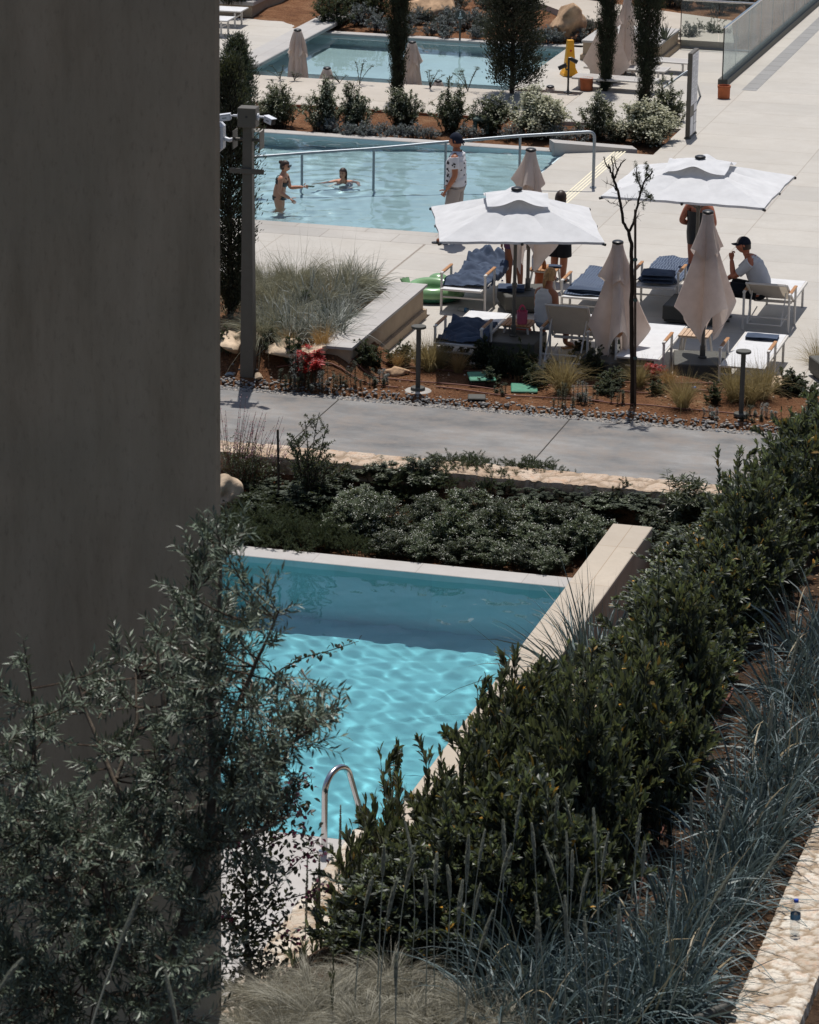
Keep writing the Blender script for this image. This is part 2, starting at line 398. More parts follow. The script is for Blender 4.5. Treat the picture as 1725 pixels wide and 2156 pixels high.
def thin_glass():
    t=NT('balustrade_glass'); tr=t.n('ShaderNodeBsdfTransparent'); tr.inputs[0].default_value=(.86,.92,.91,1)
    t.b.inputs['Base Color'].default_value=(.62,.66,.66,1); t.b.inputs['Roughness'].default_value=.15
    mx=t.n('ShaderNodeMixShader'); k=t.ramp(t.noise(2.5,5,.7,sc=(1,1,.4)),[(.3,(.30,.30,.30)),(.7,(.5,.5,.5))]); t.l(k,mx.inputs[0])  # milky diffuse white mixed in to stand for reflections on the panes
    t.l(tr.outputs[0],mx.inputs[1]); t.l(t.b.outputs[0],mx.inputs[2]); t.l(mx.outputs[0],t.out.inputs[0]); return t.m
M['glass']=thin_glass()
def clear_glass():
    t=NT('clear_glass'); tr=t.n('ShaderNodeBsdfTransparent'); tr.inputs[0].default_value=(.93,.96,.955,1); t.b.inputs['Base Color'].default_value=(.6,.64,.64,1); t.b.inputs['Roughness'].default_value=.1
    mx=t.n('ShaderNodeMixShader'); mx.inputs[0].default_value=.07; t.l(tr.outputs[0],mx.inputs[1]); t.l(t.b.outputs[0],mx.inputs[2]); t.l(mx.outputs[0],t.out.inputs[0]); return t.m
M['glass2']=clear_glass()
def pet():
    t=NT('clear_plastic'); tr=t.n('ShaderNodeBsdfTransparent'); tr.inputs[0].default_value=(.90,.92,.93,1)
    gl=t.n('ShaderNodeBsdfGlossy'); gl.inputs['Roughness'].default_value=.12
    mx=t.n('ShaderNodeMixShader'); mx.inputs[0].default_value=.10; t.l(tr.outputs[0],mx.inputs[1]); t.l(gl.outputs[0],mx.inputs[2]); t.l(mx.outputs[0],t.out.inputs[0]); return t.m
M['pet']=pet()
M['blue_cap']=plain('blue_cap',(.01,.05,.36),.35); M['bottle_label']=plain('bottle_label',(.05,.15,.26),.4,var=.3,scale=40)
L=leafmat
M['hedge']=L('hedge_leaf',(.020,.027,.020),(.086,.102,.077),.2,.46,.4,c3=(.50,.26,.03),p3=.992)
M['hedge_young']=L('hedge_young_leaf',(.085,.115,.045),(.15,.18,.075),.25,.4)
M['olive']=L('olive_leaf',(.040,.056,.036),(.175,.215,.15),.12,.45,.5,tr=(.12,.13,.08))
M['ficus']=L('dark_leaf',(.018,.024,.015),(.05,.058,.036),.12,.4)
M['cypress']=L('cypress_leaf',(.014,.020,.013),(.042,.052,.030),.08,.7,.2)
M['shrub']=L('shrub_leaf',(.030,.040,.022),(.10,.115,.066),.18,.42)
M['shrub_dark']=L('deep_green_leaf',(.020,.028,.018),(.062,.078,.046),.2,.58,.28)
M['shrub_mid']=L('mid_green_leaf',(.040,.056,.030),(.13,.16,.092),.2,.55,.3); M['bluegrey']=L('blue_grey_leaf',(.055,.068,.062),(.16,.175,.165),.1,.6)
M['silver']=L('silver_leaf',(.10,.115,.115),(.24,.26,.27),.1,.6,.3)
M['juniper']=L('juniper_leaf',(.028,.044,.025),(.085,.11,.062),.15,.6,.3)
M['leymus']=L('blue_grass',(.020,.036,.039),(.125,.178,.183),.14,.5,.42,c3=(.34,.27,.16),p3=.955,tr=(.2,.25,.2))
M['greygrass']=L('grey_grass',(.13,.145,.125),(.46,.475,.43),.2,.55,tr=(.3,.3,.22))
M['feather']=L('feather_grass',(.12,.115,.085),(.50,.475,.39),.3,.6,.3,tr=(.45,.4,.28))
M['pampas']=L('soft_grass',(.11,.115,.075),(.34,.33,.24),.3,.6,.3,tr=(.4,.36,.22))
M['straw']=L('straw_grass',(.30,.18,.07),(.52,.36,.17),.35,.6,.3,tr=(.5,.32,.12))
M['greenstraw']=L('green_straw_grass',(.17,.14,.06),(.44,.34,.17),.35,.6,.3,tr=(.4,.32,.14))
M['spike']=L('grass_spike',(.24,.25,.20),(.52,.53,.44),.35,.7,.2,tr=(.5,.5,.38))
M['white_flower']=L('white_flower',(.50,.50,.42),(.78,.77,.70),.3,.6,tr=(.7,.7,.6)); M['cream_flower']=L('cream_flower',(.40,.40,.28),(.66,.64,.5),.3,.6,tr=(.6,.6,.4))
M['red_leaf']=L('red_leaf',(.22,.012,.012),(.50,.03,.025),.25,.5,tr=(.5,.05,.03)); M['pink_flower']=L('pink_flower',(.30,.10,.13),(.66,.50,.54),.3,.6,tr=(.5,.3,.3))
M['bract']=L('purple_bract',(.05,.012,.03),(.16,.03,.07),.3,.5,tr=(.2,.03,.08)); M['agave']=L('agave_leaf',(.05,.07,.045),(.12,.14,.1),.05,.5)
M['dark_vine']=L('vine_leaf',(.012,.016,.011),(.036,.042,.026),.12,.45)

# ---------------------------------------------------------------- camera and light
cd=bpy.data.cameras.new('camera'); co=bpy.data.objects.new('camera',cd); COL.objects.link(co); S.camera=co
cd.sensor_fit='VERTICAL'; cd.sensor_height=36.; cd.lens=F_PX/2156*36; cd.clip_start=.5; cd.clip_end=6000
mm=Matrix.Identity(4)
for i in range(3): mm[i][0]=_R[i]; mm[i][1]=_U[i]; mm[i][2]=-_F[i]
mm.translation=EYE; co.matrix_world=mm
cd.dof.use_dof=True; cd.dof.focus_distance=46.; cd.dof.aperture_fstop=10.
SUN=Vector((-.34,1.35,4.1)).normalized()
sl=bpy.data.lights.new('sun','SUN'); sl.energy=4.4; sl.angle=R(.53); sl.color=(1.,.965,.915); sl.cycles.is_caustics_light=True
so=bpy.data.objects.new('sun',sl); COL.objects.link(so); so.rotation_euler=SUN.to_track_quat('Z','Y').to_euler(); so.location=(0,60,60)
wd=bpy.data.worlds.new('World'); S.world=wd; wd.use_nodes=True
bg=wd.node_tree.nodes['Background']; sk=wd.node_tree.nodes.new('ShaderNodeTexSky'); sk.sky_type='NISHITA'; sk.sun_disc=False
sk.sun_elevation=math.asin(SUN.z); sk.sun_rotation=math.atan2(SUN.x,SUN.y); sk.dust_density=1.5
wd.node_tree.links.new(sk.outputs[0],bg.inputs[0]); bg.inputs[1].default_value=.08
S.view_settings.view_transform='Standard'; S.view_settings.look='None'; S.view_settings.exposure=0.; S.view_settings.gamma=1.
S.cycles.use_denoising=True; S.cycles.max_bounces=10; S.cycles.transparent_max_bounces=16; S.cycles.caustics_reflective=False
# ================================================================ the setting
def sm(t): t=np.clip(t,0,1); return t*t*(3-2*t)
_nk=[(g_,a_,p_) for g_,a_,p_ in zip(np.random.default_rng(3).uniform(.5,9,26),np.random.default_rng(4).uniform(0,6.28,26),np.random.default_rng(5).uniform(0,6.28,26))]
def bumpy(X,Y):
    return sum(np.sin(k*(X*math.cos(a)+Y*math.sin(a))+p)/(k**.8) for k,a,p in _nk)/7.
def inr(X,Y,x0,x1,y0,y1): return (X>x0)&(X<x1)&(Y>y0)&(Y<y1)
def soil_z(X,Y):
    X=np.asarray(X,float); Y=np.asarray(Y,float)
    nb=bumpy(X,Y)
    z=np.full(X.shape,-.17)+0*nb
    bed=sm((Y-44.5)/.25)*(1-sm((Y-46.75)/.3)); z=z+bed*(.185+.055*nb)
    z=z+.37*sm((Y-44.62)/.95)*(1-sm((X+13.4)/.6))*(Y<49.3)*(1-sm((Y-45.6)/.1)*(X<-13.5))*(1-sm((Y-46.6)/.4))
    mound=np.exp(-(((X+8.65)/.75)**2+((Y-46.35)/.42)**2)); z=z+mound*.13*(1+.5*nb)*(Y>44.6)
    z=np.where((X<-13.5)&(Y>45.6)&(Y<48.95),.36+.05*nb,z)
    z=np.where((Y>62.5)&(Y<65.15)&(X<-12.4),-.06+.04*nb,z)
    z=np.where((Y>73.75)&(X<-14.2),-.03+.05*nb+.10*sm((Y-74)/3),z)
    z=np.where((Y>76.)&(X<-12.6),.02+.06*nb,z)
    low=np.where(Y>41.3,z,np.where(Y>39.1,-.52+.04*nb+.14*sm((Y-39.6)/1.5),-.62))
    x0=-7.72-1.1*(1-sm((Y-21.2)/1.6)); sx=sm((X-x0)/2.7); sy=1-sm((Y-31.5)/8.5)
    hill=sx*sy*(2.72-low+.05*nb)
    z=np.where(Y<41.9,low,z)+np.where(Y<45,hill,0)
    z=np.where(inr(X,Y,-16.3,-8.1,30.3,38.85),-3.2,z)
    z=np.where(inr(X,Y,-45,-13.2,54.7,62.3),-3.2,z)
    z=np.where(inr(X,Y,-45,-16.35,67.9,73.6),-3.2,z)
    return z
def axis(fine,coarse,marks):
    a=list(np.arange(*fine))+list(coarse)
    for m in marks: a+= [m-.012,m+.012]
    a=np.array(sorted(a)); k=[a[0]]
    for v in a[1:]:
        if v-k[-1]>.004: k.append(v)
    return np.array(k)
xs=axis((-24,-2.4,.11),[-3000,-1500,-600,-250,-120,-70,-45,-38,-32,-29,-27,-26,-25,-2,-1.5,-.8,0,1,2,4,6,9,14,20,35,70,150,400,1200,3000],[-16.3,-8.1,-13.2,-16.35,-12.4,-13.5,-45])
ys=axis((19,49.6,.11),[-400,-100,0,5,10,13,15,17,18,50,52,53.5,56,58,60,66,67,70,72]+list(np.arange(62.4,65.4,.16))+list(np.arange(73.7,84,.22))+[84.5,86,88,92,100,120,160,250,500,1200,3000,6000],[30.3,38.85,39.1,41.3,41.9,45.6,48.95,54.7,62.3,65.15,67.9,73.6,73.75])
XX,YY=np.meshgrid(xs,ys)
P=np.stack([XX,YY,soil_z(XX,YY)],-1)
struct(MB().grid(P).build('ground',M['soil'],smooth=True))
def tz(x,y): return float(soil_z(np.array([x]),np.array([y]))[0])

def slab(name,x0,x1,y0,y1,zt,th,mat,c=.012):
    return struct(MB().cbox(x0,x1,y0,y1,zt-th,zt,c).build(name,mat))
# paved plaza: sheets of slabs butted round the pools
pz=MB()
for r in ((-13.1,14,46.9,54.),(-45,-13.1,49.45,54.),(-13.95,14,54.,62.5),(-12.4,14,62.5,95),(-16.5,-12.4,68.3,74.1),(-15.,-12.4,65.15,68.3),(-45,-22.45,66,95),(-13.95,-13.5,62.5,62.6)):
    pz.box(r[0],r[1],r[2],r[3],-.16,0)
struct(pz.build('plaza_paving',M['plaza']))
slab('plaza_kerb',-13.1,14,46.78,46.897,.004,.2,M['white_paint'] if False else M['coping'])
slab('garden_path',-60,25,41.87,44.42,0,.14,M['path'])
jm=plain('path_joint',(.06,.055,.05),.9,.1)
for x in (-13.03,-9.82,-17.2,-6.6,-20.6):
    t=struct(MB().box(x-.008,x+.008,41.88,44.41,-.02,.004).build('path_joint',jm))
slab('terrace_strip',-45,-15.002,65.15,68.,0,.5,M['strip'],.02)
rb=plain('rust_edge',(.30,.115,.055),.9,.1,var=.4)
struct(MB().box(-45,-15.01,65.135,65.148,-.055,-.012).build('rust_edge',rb))
slab('pool_border',-45,-13.952,54.003,54.9,0,.3,M['band'])
slab('pool_border',-45,-14.25,62.15,62.45,.015,.3,M['coping'])
# ---- near pool
def basin(name,x0,x1,y0,y1,zt,zb,mat,floor=None):
    m=MB(); fl=floor or (lambda x:zb)
    n=24; X=np.linspace(x0,x1,n); Zf=np.array([fl(x) for x in X])
    m.grid(np.stack([np.stack([X,np.full(n,y0),Zf],-1),np.stack([X,np.full(n,y1),Zf],-1)],0))
    for y,fl_ in ((y0,True),(y1,False)):
        m.grid(np.stack([np.stack([X,np.full(n,y),Zf],-1),np.stack([X,np.full(n,y),np.maximum(zt,Zf)],-1)],0),flip=not fl_)
    m.add([(x0,y0,Zf[0]),(x0,y1,Zf[0]),(x0,y1,zt),(x0,y0,zt)],[(0,1,2,3)])
    if Zf[-1]<zt-.01: m.add([(x1,y0,Zf[-1]),(x1,y1,Zf[-1]),(x1,y1,zt),(x1,y0,zt)],[(3,2,1,0)])
    o=struct(m.build(name,mat)); o.cycles.is_caustics_receiver=True; return o
def waves(name,x0,x1,y0,y1,z,mat,amp,lmin,lmax,dirm,dirs,nx,ny,seed,extra=()):
    g=np.random.default_rng(seed); X,Y=np.meshgrid(np.linspace(x0,x1,nx),np.linspace(y0,y1,ny)); Z=np.zeros_like(X)
    for i in range(30):
        l=math.exp(g.uniform(math.log(lmin),math.log(lmax))); a=g.normal(dirm,dirs); k=2*math.pi/l
        Z+=amp*l*np.sin(k*(X*math.cos(a)+Y*math.sin(a))+g.uniform(0,6.28)+.6*np.sin(.7*k*(X*math.sin(a)-Y*math.cos(a))*.35+g.uniform(0,6.28)))
    for cx,cy,aa,l in extra:
        rr=np.hypot(X-cx,Y-cy); Z+=aa*np.exp(-rr/.55)*np.cos(rr*2*math.pi/l)
    Z=np.minimum(Z,.06)
    o=struct(MB().grid(np.stack([X,Y,z+Z],-1)).build(name,mat,smooth=True)); o.cycles.is_caustics_caster=True; return o
basin('near_pool_basin',-16,-8.27,30.5,38.75,-.452,-2.35,M['liner'])
waves('near_pool_water',-15.998,-8.272,30.502,38.748,-.525,M['water'],.00105,.18,1.5,.12,.5,520,560,3)
slab('pool_coping',-16.2,-8.272,38.752,39.15,-.45,.28,M['coping'],.02)
slab('pool_deck',-20,-8.33,20,30.498,-.45,.25,M['coping'])
slab('pool_deck',-20,-16.0,30.5,39.15,-.455,.25,M['coping'])
# ---- middle pool with a beach entry
fl2=lambda x: max(-1.15,min(-.004,(-13.72-x)*-.155)) if x<-13.72 else -.004
basin('middle_pool_basin',-30,-13.954,54.902,62.148,-.002,0,M['liner2'],lambda x:max(-1.25,-.004+(x+13.75)*.165))
waves('middle_pool_water',-29.99,-13.955,54.904,62.146,-.045,M['water2'],.0021,.22,1.2,1.2,.9,430,300,9,extra=[(-17.45,56.0,.018,.45),(-17.1,58.3,.02,.4)])
# ---- far pool and the sunken service trench before it
basin('far_pool_basin',-22.3,-16.5,68.75,73.5,-.07,-1.2,M['liner2'])
waves('far_pool_water',-22.29,-16.502,68.752,73.498,-.06,M['water3'],.00028,.4,1.6,1.,.9,160,130,12)
slab('far_pool_coping',-22.45,-16.2,73.502,73.78,.0,.25,M['coping'])
slab('far_pool_overflow_edge',-22.4,-16.502,68.62,68.748,-.22,1.5,M['liner'])
struct(MB().box(-45,-16.4,67.9,68.62,-1.75,-1.6).build('trench_floor',M['band']))
struct(MB().box(-16.498,-16.36,67.99,68.74,-1.7,-.003).build('trench_end',M['band']))
slab('raised_platform',-22.45,-21.82,68.2,75.2,.16,.09,M['coping'],.015)
struct(MB().box(-22.449,-22.31,68.2,75.1,-.6,.06).build('platform_plinth',M['base']))
pp=[G(*p)[:2] for p in ((1080,-12),(1140,0),(1330,28),(1540,58),(1545,106),(1430,99),(1300,74),(1225,54),(1150,26),(1080,8))]
struct(MB().slab([tuple(p) for p in pp],-.05,.16).build('far_path',M['beige_cap'] if False else paving('far_path_concrete',(.44,.385,.32),None,stain=.15)))
slab('drain_strip',-12.06,-11.75,69.6,95,.006,.1,paving('grey_slabs',(.27,.265,.26),(.55,.55),.012,0,(.4,.4,.4)))
# tactile guide strip
for i,x in enumerate((-13.13,-13.07,-13.01,-12.95)):
    struct(MB().cbox(x-.016,x+.016,57.6,62.9,-.01,.006,.004).build('tactile_line',M['cream_strip']))
# expansion joints in the plaza
pj=plain('plaza_joint',(.30,.265,.23),.9,.1)
for x in (-14.42,-7.05,-3.4):
    y0,y1=(49.47,53.98) if x<-13.1 else (46.92,66)
    struct(MB().box(x-.011,x+.011,y0,y1,-.01,.004).build('plaza_joint',pj))

# ================================================================ walls
def low_wall(name,label,x0,x1,y0,y1,zb,zt,body,capm,cap=.04,over=.03,plinth=None,cat='wall',group=None):
    t=thing(name,label,cat,((x0+x1)/2,(y0+y1)/2,zb),group=group); hx,hy=(x1-x0)/2,(y1-y0)/2
    MB().box(-hx,hx,-hy,hy,0,zt-zb-cap).build('body',body,t)
    MB().cbox(-hx-over,hx+over,-hy-over,hy+over,zt-zb-cap,zt-zb,.008).build('cap',capm,t)
    if plinth: MB().cbox(-hx-.05,hx+.05,-hy-.05,hy+.05,0,plinth,.01).build('plinth',body,t)
    return t
# big stucco building corner
cw=GD(466,1500,22.)
t=thing('building_wall','tall dark brown stucco wall filling the left side behind the olive tree','wall',(cw[0],cw[1],-1.),R(21.))
MB().cbox(-14,0,0,1.,0,10.55,.03).build('wall_face',M['stucco'],t)
MB().cbox(-14,.02,-.02,1.02,10.552,10.75,.03).build('parapet',M['taupe'],t)
low_wall('pool_side_wall','thick beige wall with stone cap running along the right edge of the turquoise pool',-8.27,-7.79,29.2,40.0,-1.6,0,M['render'],M['beige_cap'],.05,.004)
t=thing('planter_wall','L shaped beige planter wall with grey cap around tall grasses, left of the green float','planter',(-13.35,47.4,0))
m=MB(); m.box(-.19,.19,-2.05,1.85,-.1,.46).box(-6,-.192,1.5,1.85,-.1,.46); m.build('body',M['render'],t)
m=MB(); m.slab([(-.24,-2.1),(.24,-2.1),(.24,1.9),(-6,1.9),(-6,1.44),(-.24,1.44)],.462,.50); m.build('cap',M['coping'],t)
m=MB(); m.box(.191,.245,-2.1,1.87,-.1,.13).box(-6,.19,1.851,1.91,-.1,.13); m.build('plinth',M['render'],t)
t=low_wall('planter_wall','far planter block with beige cap behind the yellow caution cone, left of the cypress',-15.86,-14.25,72.0,74.1,0,.42,M['render'],M['coping'],.05,.03,.12,'planter')
t=low_wall('planter_wall','white capped planter box at the top left corner of the plaza',-28,-24.05,74.85,78.5,0,.36,M['render'],M['coping'],.09,.05,None,'planter')
# wedge bench at the beach entry
a,b=np.array([-14.15,62.02]),np.array([-12.75,62.75]); d=unit(b-a); nn=np.array([-d[1],d[0]])
t=thing('low_wall','low grey wedge wall tapering into the paving beside the handrail','wall',(a[0],a[1],0)); ln=np.linalg.norm(b-a)
V=[];
for s_,h in ((0,.2),(1,.03)):
    for w in (0,.34):
        p=d*ln*s_+nn*w; V+= [(p[0],p[1],-.1),(p[0],p[1],h)]
MB().polys(V,[(0,1,5,4),(2,6,7,3),(1,3,7,5),(0,2,3,1),(4,5,7,6),(0,4,6,2)]).build('wall_body',M['coping'],t)
# rubble stone walls with uneven tops
def stone_cells(X,Y,size,g):
    """irregular stones: (height 0..1, stone value, stone mask) of points on a top face"""
    x0,y0=X.min()-1,Y.min()-1; nx,ny=int((X.max()-x0+1)/size)+2,int((Y.max()-y0+1)/size)+2
    px=(np.arange(nx)[None,:]+g.uniform(.08,.92,(ny,nx)))*size+x0; py=(np.arange(ny)[:,None]+g.uniform(.08,.92,(ny,nx)))*size+y0; pv=g.random((ny,nx)); pr=g.uniform(.55,1.25,(ny,nx))
    ix=((X-x0)/size).astype(int); iy=((Y-y0)/size).astype(int); d1=np.full(X.shape,9.); d2=np.full(X.shape,9.); v=np.zeros(X.shape)
    wx=X+.008*np.sin(Y*41)+.010*np.sin(X*83+Y*60+2); wy=Y+.008*np.sin(X*37+1)+.010*np.sin(Y*91-X*70)
    for a in (-2,-1,0,1,2):
        for c in (-2,-1,0,1,2):
            jx=np.clip(ix+a,0,nx-1); jy=np.clip(iy+c,0,ny-1); d=np.hypot(wx-px[jy,jx],wy-py[jy,jx])/size/pr[jy,jx]**.5
            n=d<d1; d2=np.where(n,d1,np.minimum(d2,d)); v=np.where(n,pv[jy,jx],v); d1=np.where(n,d,d1)
    h=sm((d2-d1-.10)/.10); return h,v
def rubble(name,label,x0,x1,y0,y1,zb,zt,mat,rough=.025,step=.022,seed=1,cat='stone wall',size=.19,relief=.028,edge=.01):
    g=np.random.default_rng(seed); nx=max(5,int((x1-x0)/step)); ny=int((y1-y0)/step); cx,cy=(x0+x1)/2,(y0+y1)/2
    X,Y=np.meshgrid(np.linspace(x0,x1,nx),np.linspace(y0,y1,ny))
    def nz(A,B,q): 
        g2=np.random.default_rng(q); return sum(np.sin(k*(A*math.cos(a)+B*math.sin(a))+p)/k**.6 for k,a,p in zip(g2.uniform(3,60,30),g2.uniform(0,6.3,30),g2.uniform(0,6.3,30)))/4
    h,v=stone_cells(X,Y,size,g); Z=zt-zb-relief+relief*h*(.6+.6*v)+rough*nz(X,Y,seed)
    ed=np.minimum(X-x0,x1-X); Z-=.02*np.exp(-ed/.02)
    side=[nz(Y[:,0],0*Y[:,0]+k,seed+9)*edge*1.6 for k in (0,3)]
    u=(X-x0)/(x1-x0); Xd=X+side[0][:,None]*(1-u)+side[1][:,None]*u
    top=np.stack([Xd-cx,Y-cy,Z],-1); m=MB().grid(top); A=[np.stack([v,h,h],-1).reshape(-1,3)]
    nk=max(6,int((zt-zb)/.05))
    for e in (0,-1):
        yy=Y[:,e]; q=np.linspace(0,1,nk); YY,QQ=np.meshgrid(yy,q); zz=(1-QQ)*(zt-zb); hh,vv=stone_cells(YY,zz,size,g); s=-1 if e==0 else 1
        XX=top[None,:,e,0]+s*relief*hh*np.minimum(1,QQ*12)*1.2; ZZ=top[None,:,e,2]*(1-QQ); m.grid(np.stack([XX,YY-cy,ZZ],-1),flip=(e==-1)); A.append(np.stack([vv,hh,hh],-1).reshape(-1,3))
    for e in (0,-1):
        xx=X[e]; q=np.linspace(0,1,nk); XX,QQ=np.meshgrid(xx,q); zz=(1-QQ)*(zt-zb); hh,vv=stone_cells(XX,zz,size,g); s=-1 if e==0 else 1
        YY=top[None,e,:,1]+s*relief*hh*np.minimum(1,QQ*12)*1.2; m.grid(np.stack([top[None,e,:,0]+0*YY,YY,top[None,e,:,2]*(1-QQ)],-1),flip=(e==0)); A.append(np.stack([vv,hh,hh],-1).reshape(-1,3))
    o=m.build(name,mat,smooth=50); o.location=(cx,cy,zb); A=np.concatenate(A); at=o.data.color_attributes.new('stone','FLOAT_COLOR','POINT'); at.data.foreach_set('color',np.column_stack([A,np.ones(len(A))]).astype(np.float32).ravel())
    ak=o.data.attributes.new('stone_mask','FLOAT','POINT'); ak.data.foreach_set('value',np.ones(len(A),np.float32))
    return tag(o,label,cat)
rubble('stone_wall','rough sandstone wall with a ragged top beside the steel ladder rail',-8.3,-7.5,21.,28.9,-1.2,.36,M['stone'],.03,.03,2,size=.30,relief=.03,edge=.03)
rubble('stone_wall','pale rubble stone wall in the bottom right corner carrying a plastic bottle',-3.42,-2.97,19.6,33.5,1.9,2.82,M['stone'],.010,.02,5,size=.185,relief=.009)
rubble('stone_kerb','long low kerb of flat beige stones along the near edge of the grey path',-20,-4.5,41.34,41.868,-.7,.045,M['stone2'],.014,.035,7,cat='kerb',size=.34,relief=.016)
# ================================================================ furniture
def text_mesh(s,size,mat,name,parent,M_,ext=.002):
    c=bpy.data.curves.new(name,'FONT'); c.body=s; c.size=size; c.extrude=ext; c.align_x='CENTER'; c.align_y='CENTER'
    o=bpy.data.objects.new(name,c); COL.objects.link(o); dg=bpy.context.evaluated_depsgraph_get()
    me=bpy.data.meshes.new_from_object(o.evaluated_get(dg)); bpy.data.objects.remove(o); me.materials.clear(); me.materials.append(mat)
    r=bpy.data.objects.new(name,me); COL.objects.link(r); r.parent=parent; r.matrix_local=M_; return r

def open_umbrella(label,loc,rz,half,h,drop,cap_half,poleh=None,rip=0,base_dy=0.,base_ang=0.):
    t=thing('patio_umbrella',label,'umbrella',loc,rz,'umbrellas on the sun terrace')
    zt,ze=h,h-drop; n=96; th=np.arange(n)*2*math.pi/n+math.pi/8*0
    def sq(a,r): return r/np.maximum(np.abs(np.cos(a)),np.abs(np.sin(a)))
    T=np.concatenate([np.linspace(.1,.97,16),[1.]]); k=th*8/ (2*math.pi)
    fr=np.abs(k-np.round(k))*2            # 0 on a rib, 1 midway
    rows=[]
    g=np.random.default_rng(int(half*100)+rip)
    for q in T:
        r=sq(th,half)*q*(1-.018*fr*q)
        z=zt-.055-(zt-.055-ze)*q**1.04-.035*fr*fr*np.sin(q*math.pi)*1.0+.003*np.sin(th*23+q*17)
        rows.append(np.stack([r*np.cos(th),r*np.sin(th),z],-1))
    rows.append(rows[-1]-[0,0,.035])
    MB().grid(np.array(rows),wrap=True,flip=True).build('canopy',M['canvas'],t,smooth=18)
    rows=[]
    for q in np.linspace(.05,1,12):
        c4=np.abs(np.sin(2*th)) ; mid=np.cos(4*th)*.5+.5   # 1 at side middles and corners
        side=np.exp(-((np.minimum(np.abs(np.cos(th)),np.abs(np.sin(th))))/.33)**2)
        r=sq(th,cap_half)*q
        z=zt-.012-(.30*drop*cap_half/half+.045)*q**1.3*1.35+side*.10*q**3+.006*np.sin(th*9)*q
        rows.append(np.stack([r*np.cos(th),r*np.sin(th),z],-1))
    MB().grid(np.array(rows),wrap=True,flip=True).build('vent_flap',M['canvas'],t,smooth=50)
    MB().lathe([(0,zt+.035),(.05,zt+.034),(.078,zt+.022),(.082,zt-.004),(.06,zt-.02)],20).build('finial',M['black'],t,smooth=35)
    for i in range(8):
        a=i*math.pi/4; e=half/max(abs(math.cos(a)),abs(math.sin(a))); v=np.array([math.cos(a),math.sin(a)])
        p=np.array([[*v*.05,zt-.12],[*(v*e*.5),zt-.075-(zt-.075-ze)*.5-.02],[*(v*e*.985),ze-.02]])
        rb=MB().tube(p,.011,6).build('rib',M['grey_pole'],t)
        MB().tube(np.array([[*v*e*.975,ze-.028],[*v*e*1.012,ze-.034]]),.021,8).build('rib_tip',M['black'],rb)
        MB().tube(np.array([[*v*.04,zt-.75],[*(v*e*.5),zt-.1-(zt-.075-ze)*.5]]),.008,5).build('strut',M['grey_pole'],rb)
    m=MB().tube([(0,0,.2),(0,0,zt-.02)],.026,14)
    for z in (zt-.76,1.02,.40): m.lathe([(.026,z-.035),(.037,z-.03),(.037,z+.03),(.026,z+.035)],14)
    m.build('pole',M['grey_pole'],t,smooth=40)
    umb_base(t,base_ang)
    return t
def umb_base(t,ang=0.,s=.40,hh=.275):
    mt=Matrix.Rotation(ang,4,'Z')
    b=MB().cbox(-s,s,-s,s,.06,hh,.012,M=mt).cbox(-s+.02,s-.02,-s+.02,s-.02,.03,.058,.005,M=mt).lathe([(.06,hh),(.06,hh+.02),(.04,hh+.03),(.036,hh+.16),(.026,hh+.165)],16).build('base',M['base'],t)
    for x in (-1,1):
        for y in (-1,1):
            p=mt@Vector((x*(s-.07),y*(s-.07),.03))
            MB().tube([(p.x-.014,p.y,p.z),(p.x+.014,p.y,p.z)],.03,12).build('caster',M['galv'],b)
    return b
